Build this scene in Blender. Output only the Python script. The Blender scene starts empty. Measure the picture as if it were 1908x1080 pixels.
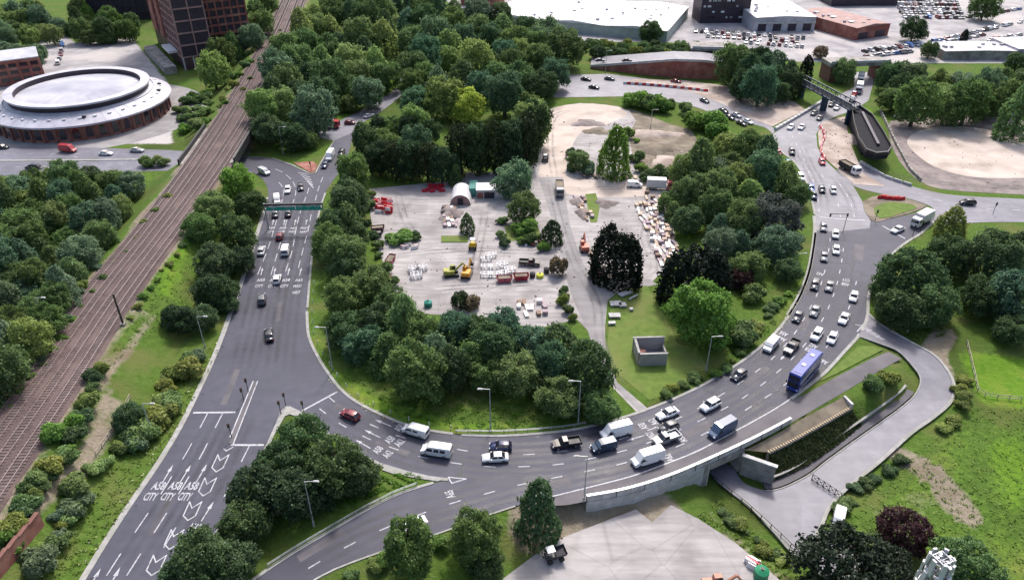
import bpy, bmesh, math, random
import numpy as np
from mathutils import Vector, Matrix, geometry
random.seed(7); RNG = np.random.default_rng(7)
R = math.radians
SC = bpy.context.scene
COL = SC.collection

# ------------------------------------------------------------------ camera, sky, sun, exposure
FPX, PITCH, CAMH = 1390.0, R(32.5), 96.0
cam = bpy.data.cameras.new('camera'); cam.sensor_width = 36; cam.lens = 36 * FPX / 1908
cam.clip_start = 1; cam.clip_end = 6000
camo = bpy.data.objects.new('camera', cam); COL.objects.link(camo)
camo.location = (0, 0, CAMH); camo.rotation_euler = (math.pi / 2 - PITCH, 0, 0)
SC.camera = camo
SUN_EL, SUN_AZ = R(52), R(12)            # azimuth measured from +Y towards +X
w = bpy.data.worlds.new('World'); SC.world = w; w.use_nodes = True
nt = w.node_tree; nt.nodes.clear()
sky = nt.nodes.new('ShaderNodeTexSky'); sky.sky_type = 'NISHITA'; sky.sun_disc = False
sky.sun_elevation = SUN_EL; sky.sun_rotation = SUN_AZ
sky.air_density = 1.0; sky.dust_density = 5.0; sky.ozone_density = 1.0
bg = nt.nodes.new('ShaderNodeBackground'); bg.inputs['Strength'].default_value = 0.15
wo = nt.nodes.new('ShaderNodeOutputWorld')
nt.links.new(sky.outputs[0], bg.inputs[0]); nt.links.new(bg.outputs[0], wo.inputs[0])
sl = bpy.data.lights.new('sun', 'SUN'); sl.energy = 2.1; sl.angle = R(7); sl.color = (1.0, 0.97, 0.94)
so = bpy.data.objects.new('sun', sl); COL.objects.link(so)
sdir = Vector((math.sin(SUN_AZ) * math.cos(SUN_EL), math.cos(SUN_AZ) * math.cos(SUN_EL), math.sin(SUN_EL)))
so.rotation_euler = sdir.to_track_quat('Z', 'Y').to_euler(); so.location = (0, 0, 200)
SC.view_settings.view_transform = 'Standard'; SC.view_settings.look = 'None'
SC.view_settings.exposure = 0.75; SC.view_settings.gamma = 1.0
SC.view_settings.use_curve_mapping = False
SC.cycles.max_bounces = 6; SC.cycles.diffuse_bounces = 3; SC.cycles.transparent_max_bounces = 6
SC.cycles.caustics_reflective = False; SC.cycles.caustics_refractive = False

# ------------------------------------------------------------------ survey: photo pixel -> place on a level plane
CT, ST = math.cos(PITCH), math.sin(PITCH)
def G(px, py, z=0.0):
    x = (px - 954) / FPX; y = (540 - py) / FPX
    d = (x, CT + y * ST, -ST + y * CT)
    t = (z - CAMH) / d[2]
    return Vector((d[0] * t, d[1] * t, z))
def GP(pts, z=0.0): return [G(p[0], p[1], z) for p in pts]
def pxm(p):                              # photo pixels per metre at a world point
    dep = p[1] * CT + (CAMH - p[2]) * ST
    return FPX / dep
def smooth(pts, n=6, closed=False):      # Catmull-Rom through the points
    P = [Vector(p) for p in pts]; out = []
    N = len(P); rng = range(N if closed else N - 1)
    for i in rng:
        if closed: p0, p1, p2, p3 = P[i - 1], P[i], P[(i + 1) % N], P[(i + 2) % N]
        else: p0, p1, p2, p3 = P[max(i - 1, 0)], P[i], P[i + 1], P[min(i + 2, N - 1)]
        for k in range(n):
            t = k / n
            out.append(0.5 * ((2 * p1) + (-p0 + p2) * t + (2 * p0 - 5 * p1 + 4 * p2 - p3) * t * t + (-p0 + 3 * p1 - 3 * p2 + p3) * t ** 3))
    if not closed: out.append(P[-1])
    return out
def resample(pts, step):
    pts = [Vector(p) for p in pts]; out = [pts[0]]; acc = 0.0
    for a, b in zip(pts, pts[1:]):
        L = (b - a).length
        while L > 0 and acc + L >= step:
            t = (step - acc) / L; a = a.lerp(b, t); out.append(a.copy()); L = (b - a).length; acc = 0
        acc += L
    return out
def offset(pts, d):                      # to the left of travel for d > 0
    out = []
    for i, p in enumerate(pts):
        a = pts[max(i - 1, 0)]; b = pts[min(i + 1, len(pts) - 1)]
        t = (b - a); t.z = 0
        if t.length < 1e-6: t = Vector((1, 0, 0))
        t.normalize(); out.append(Vector((p.x - t.y * d, p.y + t.x * d, p.z)))
    return out

# ------------------------------------------------------------------ procedural materials
M = {}
def mat(name, c1, c2=None, scale=0.5, rough=0.8, detail=6, c3=None, scale3=0.05, metallic=0.0, bump=0.0, bscale=20, spec=0.4, tint=False, coat=0.0, coords='world', lo=0.35, hi=0.65, emit=None, f3=0.5, patch=0.0, crack=0.0, streak=0.0):
    m = bpy.data.materials.new(name); m.use_nodes = True; t = m.node_tree; N = t.nodes; L = t.links
    b = N['Principled BSDF']; b.inputs['Roughness'].default_value = rough; b.inputs['Metallic'].default_value = metallic
    b.inputs['Specular IOR Level'].default_value = spec; b.inputs['Coat Weight'].default_value = coat
    if coords == 'world':
        pos = N.new('ShaderNodeNewGeometry').outputs['Position']
    else:
        pos = N.new('ShaderNodeTexCoord').outputs['Object']
    col = None
    if c2 is None: c2 = tuple(x * 0.86 for x in c1)
    n1 = N.new('ShaderNodeTexNoise'); n1.inputs['Scale'].default_value = scale; n1.inputs['Detail'].default_value = detail; L.new(pos, n1.inputs['Vector'])
    mr = N.new('ShaderNodeMapRange'); mr.inputs['From Min'].default_value = lo; mr.inputs['From Max'].default_value = hi; L.new(n1.outputs['Fac'], mr.inputs['Value'])
    mx = N.new('ShaderNodeMix'); mx.data_type = 'RGBA'; mx.inputs[6].default_value = (*c1, 1); mx.inputs[7].default_value = (*c2, 1); L.new(mr.outputs[0], mx.inputs[0]); col = mx.outputs[2]
    if c3 is not None:
        n3 = N.new('ShaderNodeTexNoise'); n3.inputs['Scale'].default_value = scale3; n3.inputs['Detail'].default_value = 5; L.new(pos, n3.inputs['Vector'])
        m3 = N.new('ShaderNodeMapRange'); m3.inputs['From Min'].default_value = f3 - 0.04; m3.inputs['From Max'].default_value = f3 + 0.16; L.new(n3.outputs['Fac'], m3.inputs['Value'])
        x3 = N.new('ShaderNodeMix'); x3.data_type = 'RGBA'; x3.inputs[7].default_value = (*c3, 1); L.new(col, x3.inputs[6]); L.new(m3.outputs[0], x3.inputs[0]); col = x3.outputs[2]
    def mul(col, fac):
        x = N.new('ShaderNodeMix'); x.data_type = 'RGBA'; x.blend_type = 'MULTIPLY'; x.inputs[0].default_value = 1; L.new(col, x.inputs[6]); L.new(fac, x.inputs[7]); return x.outputs[2]
    def rmap(v, a, b, c, d):
        r = N.new('ShaderNodeMapRange'); r.inputs['From Min'].default_value = a; r.inputs['From Max'].default_value = b; r.inputs['To Min'].default_value = c; r.inputs['To Max'].default_value = d; L.new(v, r.inputs['Value']); return r.outputs[0]
    if patch:
        vo = N.new('ShaderNodeTexVoronoi'); vo.inputs['Scale'].default_value = .07; L.new(pos, vo.inputs['Vector']); sc_ = N.new('ShaderNodeSeparateColor'); L.new(vo.outputs['Color'], sc_.inputs[0]); col = mul(col, rmap(sc_.outputs[0], 0, 1, 1 - patch, 1 + patch))
    if crack:
        wn = N.new('ShaderNodeTexNoise'); wn.inputs['Scale'].default_value = .5; L.new(pos, wn.inputs['Vector']); ad = N.new('ShaderNodeMix'); ad.data_type = 'RGBA'; ad.inputs[0].default_value = .05; L.new(pos, ad.inputs[6]); L.new(wn.outputs['Color'], ad.inputs[7])
        vc = N.new('ShaderNodeTexVoronoi'); vc.feature = 'DISTANCE_TO_EDGE'; vc.inputs['Scale'].default_value = crack; L.new(ad.outputs[2], vc.inputs['Vector']); col = mul(col, rmap(vc.outputs['Distance'], 0, .018, .84, 1))
    if streak:
        mp = N.new('ShaderNodeMapping'); mp.inputs['Scale'].default_value = (.10, .8, 1); mp.inputs['Rotation'].default_value = (0, 0, .5); L.new(pos, mp.inputs['Vector']); sn = N.new('ShaderNodeTexNoise'); sn.inputs['Scale'].default_value = 1.0; sn.inputs['Detail'].default_value = 4; L.new(mp.outputs[0], sn.inputs['Vector']); col = mul(col, rmap(sn.outputs['Fac'], .4, .7, 1, 1 - streak))
    if tint:
        oi = N.new('ShaderNodeObjectInfo'); xt = N.new('ShaderNodeMix'); xt.data_type = 'RGBA'; xt.blend_type = 'MULTIPLY'; xt.inputs[0].default_value = 1
        L.new(col, xt.inputs[6]); L.new(oi.outputs['Color'], xt.inputs[7]); col = xt.outputs[2]
    L.new(col, b.inputs['Base Color'])
    if bump > 0:
        nb = N.new('ShaderNodeTexNoise'); nb.inputs['Scale'].default_value = bscale; nb.inputs['Detail'].default_value = 4; L.new(pos, nb.inputs['Vector'])
        bp = N.new('ShaderNodeBump'); bp.inputs['Strength'].default_value = bump; bp.inputs['Distance'].default_value = 0.1
        L.new(nb.outputs['Fac'], bp.inputs['Height']); L.new(bp.outputs[0], b.inputs['Normal'])
    if emit: b.inputs['Emission Color'].default_value = (*emit[0], 1); b.inputs['Emission Strength'].default_value = emit[1]
    M[name] = m; return m
mat('asphalt', (.060, .061, .083), (.075, .076, .101), .5, .62, spec=.22, c3=(.052, .053, .072), scale3=.05, bump=.15, bscale=6, lo=.3, hi=.7, patch=.05, streak=.08)
mat('asphalt_pale', (.135, .133, .165), (.18, .177, .208), .4, .5, c3=(.11, .107, .132), scale3=.06, bump=.1, bscale=6, patch=.12, streak=.14)  # older lighter asphalt; on the east road it holds sun glare as colour
mat('asphalt_dark', (.062, .058, .07), (.078, .073, .086), .4, .7, c3=(.11, .10, .11), scale3=.1)
mat('kerb', (.34, .33, .32), (.24, .24, .225), .9, .85, c3=(.24, .24, .21), scale3=.15)
mat('concrete', (.245, .235, .24), (.20, .19, .195), .25, .85, c3=(.29, .275, .27), scale3=.09, bump=.1, bscale=4, patch=.1, streak=.15)
mat('concrete_yard', (.375, .35, .345), (.30, .28, .276), .22, .88, c3=(.225, .203, .203), scale3=.085, f3=.53, patch=.10, crack=.11, streak=.28, detail=9)
mat('sand', (.42, .36, .32), (.31, .25, .215), .18, .95, c3=(.26, .20, .17), scale3=.09, bump=.4, bscale=1.5)
mat('rubble', (.215, .18, .175), (.135, .112, .108), .5, .95, c3=(.26, .22, .205), scale3=.12, bump=.6, bscale=2)
mat('pale_sand', (.50, .43, .38), (.41, .345, .30), .14, .95, c3=(.30, .25, .215), scale3=.1, bump=.3, bscale=1.5, f3=.56)
mat('wall_pale', (.36, .40, .37), (.29, .33, .30), .3, .8)
mat('tower_panel', (.115, .062, .062), (.06, .036, .042), .35, .5)
mat('earth', (.17, .14, .105), (.115, .095, .072), .6, .95, c3=(.22, .185, .14), scale3=.2, bump=.5, bscale=2)
mat('ballast', (.108, .074, .070), (.062, .044, .043), 2.2, .95, c3=(.135, .097, .088), scale3=.12, bump=.5, bscale=5)
mat('rail_steel', (.36, .28, .27), (.24, .17, .155), 1.5, .35, metallic=.5)
mat('sleeper', (.17, .135, .125), (.09, .07, .068), 1.5, .9)
mat('paint_white', (.44, .44, .47), (.32, .32, .35), 2.6, .6, c3=(.17, .17, .19), scale3=1.4, f3=.56)
mat('white_wall', (.50, .49, .49), (.36, .355, .345), .7, .8, c3=(.33, .33, .31), scale3=.6, f3=.54)
mat('stone_wall', (.34, .32, .30), (.22, .21, .19), .5, .9, c3=(.15, .14, .13), scale3=.3)
mat('red_brick', (.26, .09, .068), (.17, .06, .048), 1.2, .85, c3=(.31, .15, .115), scale3=.25)
mat('brown_brick', (.19, .09, .07), (.13, .06, .05), 1.2, .85)
mat('roof_white', (.64, .64, .65), (.55, .55, .56), .09, .55, streak=.12)
mat('roof_grey', (.46, .45, .49), (.36, .36, .40), .3, .5, c3=(.3, .3, .33), scale3=.12)
mat('roof_lilac', (.44, .43, .48), (.32, .31, .36), .25, .42, c3=(.50, .49, .53), scale3=.03, patch=.08)
mat('roof_brown', (.33, .20, .18), (.24, .14, .13), .3, .7)
mat('glass_dark', (.012, .014, .02), (.02, .022, .03), 1, .12, spec=.6, coords='obj')
mat('glass_roof', (.38, .38, .42), (.27, .27, .33), .12, .5, spec=.3, c3=(.50, .49, .52), scale3=.05)
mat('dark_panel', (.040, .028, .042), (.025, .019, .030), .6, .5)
mat('black_metal', (.02, .02, .022), (.03, .03, .032), 2, .5)
mat('black_deck', (.018, .018, .022), (.028, .028, .032), 1, .9, spec=.1)
mat('steel_grey', (.34, .35, .37), (.26, .27, .28), 2, .45, metallic=.5)
mat('lamp_grey', (.40, .42, .42), (.30, .32, .32), 2, .5, metallic=.3)
mat('blue_steel', (.035, .07, .12), (.025, .05, .085), 1, .5)
mat('green_sign', (.0, .32, .22), (.0, .26, .17), .6, .5)
mat('car_paint', (1, 1, 1), (.93, .93, .93), .8, .25, tint=True, coat=.6, coords='obj')
mat('tyre', (.018, .018, .018), (.026, .025, .024), 3, .9, coords='obj')
mat('rim', (.4, .4, .42), (.3, .3, .32), 3, .35, metallic=.8, coords='obj')
mat('headlight', (.75, .76, .8), (.65, .65, .7), 3, .2, coords='obj')
mat('taillight', (.35, .01, .01), (.28, .01, .01), 3, .3, coords='obj')
mat('plastic', (1, 1, 1), (.8, .8, .8), 1.5, .5, tint=True, coords='obj')
mat('bark', (.095, .075, .058), (.055, .045, .036), 3, .95, coords='obj')
mat('galvanised', (.52, .53, .56), (.38, .39, .43), 2.2, .42, metallic=.55, coords='obj')
mat('timber', (.44, .37, .31), (.30, .25, .21), .9, .9, tint=True, coords='obj')

def leaf_mat(name, c_lo, c_hi, trans=.35):
    m = bpy.data.materials.new(name); m.use_nodes = True; t = m.node_tree; N = t.nodes; L = t.links; N.clear()
    out = N.new('ShaderNodeOutputMaterial'); oi = N.new('ShaderNodeObjectInfo'); tc = N.new('ShaderNodeTexCoord')
    ng = N.new('ShaderNodeNewGeometry')
    n = N.new('ShaderNodeTexNoise'); n.inputs['Scale'].default_value = .55; n.inputs['Detail'].default_value = 3
    L.new(ng.outputs['Position'], n.inputs['Vector'])
    ri = N.new('ShaderNodeMath'); ri.operation = 'MULTIPLY_ADD'; ri.inputs[1].default_value = .5; L.new(ng.outputs['Random Per Island'], ri.inputs[0])
    mr = N.new('ShaderNodeMapRange'); mr.inputs['From Min'].default_value = .3; mr.inputs['From Max'].default_value = .7; mr.inputs['To Max'].default_value = .7; L.new(n.outputs['Fac'], mr.inputs['Value'])
    L.new(mr.outputs[0], ri.inputs[2])
    mx = N.new('ShaderNodeMix'); mx.data_type = 'RGBA'; mx.inputs[6].default_value = (*c_lo, 1); mx.inputs[7].default_value = (*c_hi, 1); L.new(ri.outputs[0], mx.inputs[0])
    xt = N.new('ShaderNodeMix'); xt.data_type = 'RGBA'; xt.blend_type = 'MULTIPLY'; xt.inputs[0].default_value = 1
    L.new(mx.outputs[2], xt.inputs[6]); L.new(oi.outputs['Color'], xt.inputs[7])
    d = N.new('ShaderNodeBsdfDiffuse'); L.new(xt.outputs[2], d.inputs[0])
    tr = N.new('ShaderNodeBsdfTranslucent'); L.new(xt.outputs[2], tr.inputs[0])
    gl = N.new('ShaderNodeBsdfGlossy'); gl.inputs['Roughness'].default_value = .45; gl.inputs[0].default_value = (.8, .85, .85, 1)
    s1 = N.new('ShaderNodeMixShader'); s1.inputs[0].default_value = trans; L.new(d.outputs[0], s1.inputs[1]); L.new(tr.outputs[0], s1.inputs[2])
    s2 = N.new('ShaderNodeMixShader'); s2.inputs[0].default_value = .012; L.new(s1.outputs[0], s2.inputs[1]); L.new(gl.outputs[0], s2.inputs[2])
    L.new(s2.outputs[0], out.inputs[0]); M[name] = m; return m
leaf_mat('leaf', (.044, .086, .028), (.205, .292, .110), .45)
leaf_mat('needle', (.012, .020, .013), (.036, .052, .030), .15)
mat('lawn', (.075, .125, .018), (.11, .165, .028), .6, .95, c3=(.13, .15, .04), scale3=.12, bump=.4, bscale=3)
leaf_mat('weed', (.085, .135, .022), (.165, .225, .055), .35)

def wear_mat():
    m = bpy.data.materials.new('tyre_wear'); m.use_nodes = True; t = m.node_tree; N = t.nodes; L = t.links; b = N['Principled BSDF']; b.inputs['Base Color'].default_value = (.026, .025, .034, 1); b.inputs['Roughness'].default_value = .42
    a = N.new('ShaderNodeAttribute'); a.attribute_name = 'fade'; n = N.new('ShaderNodeTexNoise'); n.inputs['Scale'].default_value = .16; n.inputs['Detail'].default_value = 5; L.new(N.new('ShaderNodeNewGeometry').outputs['Position'], n.inputs['Vector'])
    r = N.new('ShaderNodeMapRange'); r.inputs['From Min'].default_value = .3; r.inputs['From Max'].default_value = .7; r.inputs['To Max'].default_value = .5; L.new(n.outputs['Fac'], r.inputs['Value'])
    k = N.new('ShaderNodeMath'); k.operation = 'MULTIPLY'; L.new(a.outputs['Fac'], k.inputs[0]); L.new(r.outputs[0], k.inputs[1])
    tr = N.new('ShaderNodeBsdfTransparent'); mx = N.new('ShaderNodeMixShader'); L.new(k.outputs[0], mx.inputs[0]); L.new(tr.outputs[0], mx.inputs[1]); L.new(b.outputs[0], mx.inputs[2]); L.new(mx.outputs[0], N['Material Output'].inputs[0]); M['tyre_wear'] = m
wear_mat()

# ------------------------------------------------------------------ object helpers
def tag(o, label=None, cat=None, group=None, kind=None):
    if label: o['label'] = label
    if cat: o['category'] = cat
    if group: o['group'] = group
    if kind: o['kind'] = kind
    return o
def empty(name, loc, rz=0.0, label=None, cat=None, group=None):
    o = bpy.data.objects.new(name, None); COL.objects.link(o); o.location = loc; o.rotation_euler = (0, 0, rz)
    o.empty_display_size = .3
    return tag(o, label, cat, group)
def obj(name, me, parent=None, loc=(0, 0, 0), rz=0.0, color=None):
    o = bpy.data.objects.new(name, me); COL.objects.link(o)
    if parent: o.parent = parent
    o.location = loc; o.rotation_euler = (0, 0, rz)
    if color: o.color = (*color[:3], 1)
    return o
class MB:
    def __init__(s): s.v = []; s.f = []; s.mi = []; s.mats = []; s.cur = 0
    def use(s, m):
        m = M[m]
        if m not in s.mats: s.mats.append(m)
        s.cur = s.mats.index(m); return s
    def add(s, vs, fs):
        b = len(s.v); s.v += [tuple(v) for v in vs]
        for f in fs: s.f.append(tuple(b + i for i in f)); s.mi.append(s.cur)
        return s
    def box(s, c, size, rz=0.0, taper=1.0, ry=0.0):
        sx, sy, sz = size[0] / 2, size[1] / 2, size[2] / 2; vs = []
        for z in (-1, 1):
            k = taper if z > 0 else 1.0
            for x, y in ((-1, -1), (1, -1), (1, 1), (-1, 1)):
                p = Vector((x * sx * k, y * sy * k, z * sz))
                if ry: p = Matrix.Rotation(ry, 3, 'Y') @ p
                if rz: p = Matrix.Rotation(rz, 3, 'Z') @ p
                vs.append(p + Vector(c))
        return s.add(vs, [(0, 3, 2, 1), (4, 5, 6, 7), (0, 1, 5, 4), (1, 2, 6, 5), (2, 3, 7, 6), (3, 0, 4, 7)])
    def prism(s, poly, z0, z1, bottom=False):
        n = len(poly); vs = [(p[0], p[1], z0) for p in poly] + [(p[0], p[1], z1) for p in poly]
        fs = [(i, (i + 1) % n, n + (i + 1) % n, n + i) for i in range(n)] + [tuple(range(n, 2 * n))]
        if bottom: fs.append(tuple(reversed(range(n))))
        return s.add(vs, fs)
    def cyl(s, a, b, r0, r1=None, n=8, caps=True):
        a, b = Vector(a), Vector(b); r1 = r0 if r1 is None else r1; d = (b - a)
        if d.length < 1e-6: return s
        d.normalize(); u = d.orthogonal().normalized(); v = d.cross(u); vs = []
        for p, r in ((a, r0), (b, r1)):
            for i in range(n):
                an = 2 * math.pi * i / n; vs.append(p + u * (r * math.cos(an)) + v * (r * math.sin(an)))
        fs = [(i, (i + 1) % n, n + (i + 1) % n, n + i) for i in range(n)]
        if caps: fs += [tuple(reversed(range(n))), tuple(range(n, 2 * n))]
        return s.add(vs, fs)
    def bar(s, a, b, wd, ht):
        a, b = Vector(a), Vector(b); d = (b - a).normalized(); up = Vector((0, 0, 1))
        if abs(d.z) > .95: up = Vector((0, 1, 0))
        u = d.cross(up).normalized() * wd / 2; v = u.cross(d).normalized() * ht / 2; vs = []
        for p in (a, b): vs += [p - u - v, p + u - v, p + u + v, p - u + v]
        return s.add(vs, [(3, 2, 1, 0), (4, 5, 6, 7), (0, 1, 5, 4), (1, 2, 6, 5), (2, 3, 7, 6), (3, 0, 4, 7)])
    def strip(s, pts, w0, w1, z0, z1, closed=False):   # raised strip along a line; from offset w0 to w1, between z0 and z1 (added to point z)
        A = offset(pts, w0); B = offset(pts, w1); n = len(pts); vs = []
        for i in range(n):
            vs += [(A[i].x, A[i].y, pts[i].z + z0), (A[i].x, A[i].y, pts[i].z + z1), (B[i].x, B[i].y, pts[i].z + z1), (B[i].x, B[i].y, pts[i].z + z0)]
        fs = []
        for i in range(n - 1):
            a, b = 4 * i, 4 * i + 4
            fs += [(a, b, b + 1, a + 1), (a + 1, b + 1, b + 2, a + 2), (a + 2, b + 2, b + 3, a + 3)]
        fs += [(0, 1, 2, 3), (4 * n - 1, 4 * n - 2, 4 * n - 3, 4 * n - 4)]
        return s.add(vs, fs)
    def loft(s, rings, cap=True, closed=True):
        n = len(rings[0]); vs = [p for r in rings for p in r]; fs = []
        for k in range(len(rings) - 1):
            for i in range(n if closed else n - 1):
                j = (i + 1) % n; fs.append((k * n + i, k * n + j, (k + 1) * n + j, (k + 1) * n + i))
        if cap: fs += [tuple(reversed(range(n))), tuple(range((len(rings) - 1) * n, len(rings) * n))]
        return s.add(vs, fs)
    def mesh(s, name, smooth_=False):
        me = bpy.data.meshes.new(name); me.from_pydata(s.v, [], s.f)
        for m in s.mats: me.materials.append(m)
        if len(s.mats) > 1: me.polygons.foreach_set('material_index', s.mi)
        if smooth_: me.polygons.foreach_set('use_smooth', [True] * len(me.polygons))
        bm = bmesh.new(); bm.from_mesh(me); bmesh.ops.recalc_face_normals(bm, faces=bm.faces); bm.to_mesh(me); bm.free()
        me.update(); return me
    def obj(s, name, parent=None, loc=(0, 0, 0), rz=0.0, color=None, smooth_=False):
        return obj(name, s.mesh(name, smooth_), parent, loc, rz, color)
def sheet(name, pts, z, m, parent=None):                # flat filled outline at height z (upward facing)
    P = [Vector((p[0], p[1], z)) for p in pts]
    tri = geometry.tessellate_polygon([P]); me = bpy.data.meshes.new(name)
    fs = []
    for a, b, c in tri:
        n = (P[b] - P[a]).cross(P[c] - P[a]).z
        if abs(n) < 1e-9: continue
        fs.append((a, b, c) if n > 0 else (a, c, b))
    me.from_pydata([tuple(p) for p in P], [], fs); me.materials.append(M[m]); me.update()
    return obj(name, me, parent)
def slab(name, pts, z0, z1, m, parent=None):            # outline with upstand
    o = sheet(name, pts, z1, m, parent); me = o.data
    vs = [tuple(v.co) for v in me.vertices]; n = len(vs); fs = [tuple(p.vertices) for p in me.polygons]
    vs += [(v[0], v[1], z0) for v in vs[:n]]
    area = sum(pts[i][0] * pts[(i + 1) % n][1] - pts[(i + 1) % n][0] * pts[i][1] for i in range(n))
    for i in range(n):
        j = (i + 1) % n; fs.append((i, n + i, n + j, j) if area > 0 else (j, n + j, n + i, i))
    me2 = bpy.data.meshes.new(name); me2.from_pydata(vs, [], fs); me2.materials.append(M[m]); o.data = me2
    return o
# ------------------------------------------------------------------ the lie of the land
ZR = 6.0                                                   # railway level
RAIL_PX = [(-190, 1105), (-60, 918), (85, 716), (198, 553), (287, 438), (347, 358), (404, 275), (455, 192), (494, 118), (527, 48), (556, -20), (600, -110)]
RAILC = resample(smooth(GP(RAIL_PX, ZR), 8), 2.0)
A58AX = [G(-700, 305), G(-300, 301), G(0, 299), (G(250, 297)), G(345, 296), G(420, 300), G(475, 306), G(520, 318)]
def seg_dist(X, Y, pts):
    D = np.full(X.shape, 1e9)
    for a, b in zip(pts, pts[1:]):
        dx, dy = b[0] - a[0], b[1] - a[1]; L2 = dx * dx + dy * dy + 1e-9
        t = np.clip(((X - a[0]) * dx + (Y - a[1]) * dy) / L2, 0, 1)
        D = np.minimum(D, np.hypot(X - a[0] - t * dx, Y - a[1] - t * dy))
    return D
def inside(X, Y, poly):
    c = np.zeros(X.shape, bool); n = len(poly)
    for i in range(n):
        x1, y1 = poly[i][0], poly[i][1]; x2, y2 = poly[i - 1][0], poly[i - 1][1]
        if y1 == y2: continue
        c ^= ((y1 > Y) != (y2 > Y)) & (X < (x2 - x1) * (Y - y1) / (y2 - y1) + x1)
    return c
TA, TB = G(1318, 868), G(1385, 838)                        # tunnel mouth corners at road level
tn = Vector((-(TB - TA).y, (TB - TA).x, 0)).normalized()
if tn.y < 0: tn = -tn
SE_TOP = GP([(960, 957), (1060, 944), (1092, 937), (1150, 927), (1200, 915), (1260, 895)]) + [TA, TA + tn * 15, TB + tn * 15, TB] + \
    GP([(1412, 830), (1440, 834), (1500, 802), (1583, 757), (1603, 768), (1640, 750), (1690, 724), (1702, 706), (1698, 690), (1680, 664), (1650, 647), (1625, 634), (1600, 607)])
SE = GP([(1640, 545), (1760, 520), (2200, 520), (2200, 1400), (500, 1400), (520, 1150), (560, 1110), (650, 1065), (790, 1018), (900, 980)])
SE = SE_TOP + SE
SEC = [(1000, 962, -.6), (1100, 950, -1.6), (1180, 940, -2.4), (1200, 1000, -2.6), (1000, 1060, -2.2), (1100, 1060, -2.6), (1290, 930, -3.2), (1300, 1030, -3.0), (1380, 1060, -3.6), (1345, 890, -5), (1365, 880, -5), (1335, 868, -5.0), (1365, 855, -5.0),
       (1420, 930, -5), (1480, 960, -5), (1490, 1025, -5), (1540, 930, -4.8), (1600, 865, -4.2), (1660, 815, -3.4), (1715, 770, -2.4), (1745, 735, -1.8), (1735, 690, -1.0), (1690, 650, -.3), (1640, 628, -.05), (1610, 600, 0), (1640, 580, 0), (1680, 600, -.1),
       (1450, 900, -4.9), (1520, 868, -4.5), (1600, 805, -3.7), (1660, 765, -2.8), (1700, 722, -1.6), (1800, 800, -3.0), (1900, 900, -3.6), (1700, 950, -4.6), (1600, 1040, -5), (1850, 720, -1.8), (1800, 640, -.6), (1750, 600, 0), (1850, 560, 0), (1950, 560, 0), (1700, 545, 0), (1850, 1050, -4.4),
       (900, 985, 0), (790, 1022, -.2), (650, 1070, -.2), (700, 1120, -1), (850, 1050, -1.2), (560, 1115, 0), (960, 958, -.1)]
SECW = [(G(a, b, c).x, G(a, b, c).y, c) for a, b, c in SEC]
LOW = [((1600, 627), (1616, 582), 0.01), ((1640, 641), (1645, 606), -.02), ((1672, 654), (1700, 638), -.25), ((1698, 680), (1745, 664), -.7), ((1714, 705), (1776, 706), -1.2), ((1706, 732), (1776, 745), -1.9), ((1682, 756), (1742, 778), -2.5), ((1640, 787), (1700, 808), -3.2),
       ((1590, 822), (1640, 862), -4.0), ((1540, 858), (1585, 906), -4.6), ((1500, 888), (1548, 945), -4.9), ((1440, 913), (1530, 985), -5.0), ((1393, 903), (1490, 1037), -5.0), ((1375, 885), (1440, 990), -5.0), ((1368, 868), (1395, 942), -5.0), ((1362, 850), (1345, 905), -5.0), ((1350, 838), (1322, 880), -5.0)]
LOWC = [(G(a, b, z) + G(c, d, z)) / 2 for (a, b), (c, d), z in LOW]; LOWW = [(G(a, b, z) - G(c, d, z)).length / 2 for (a, b), (c, d), z in LOW]
def low_near(X, Y):
    D = np.full(X.shape, 1e9); Z = np.zeros(X.shape); W = np.zeros(X.shape)
    for i, (a, b) in enumerate(zip(LOWC, LOWC[1:])):
        dx, dy = b.x - a.x, b.y - a.y; t = np.clip(((X - a.x) * dx + (Y - a.y) * dy) / (dx * dx + dy * dy + 1e-9), 0, 1)
        d = np.hypot(X - a.x - t * dx, Y - a.y - t * dy); k = d < D
        D = np.where(k, d, D); Z = np.where(k, a.z + (b.z - a.z) * t, Z); W = np.where(k, LOWW[i] + (LOWW[i + 1] - LOWW[i]) * t, W)
    return D, Z, W
PADP = GP([(1050, 1000), (1140, 965), (1185, 948), (1215, 972), (1250, 940), (1300, 965), (1370, 1010), (1430, 1060), (1500, 1120), (1450, 1180), (850, 1180), (920, 1090), (1000, 1030)], -2.45)
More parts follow.
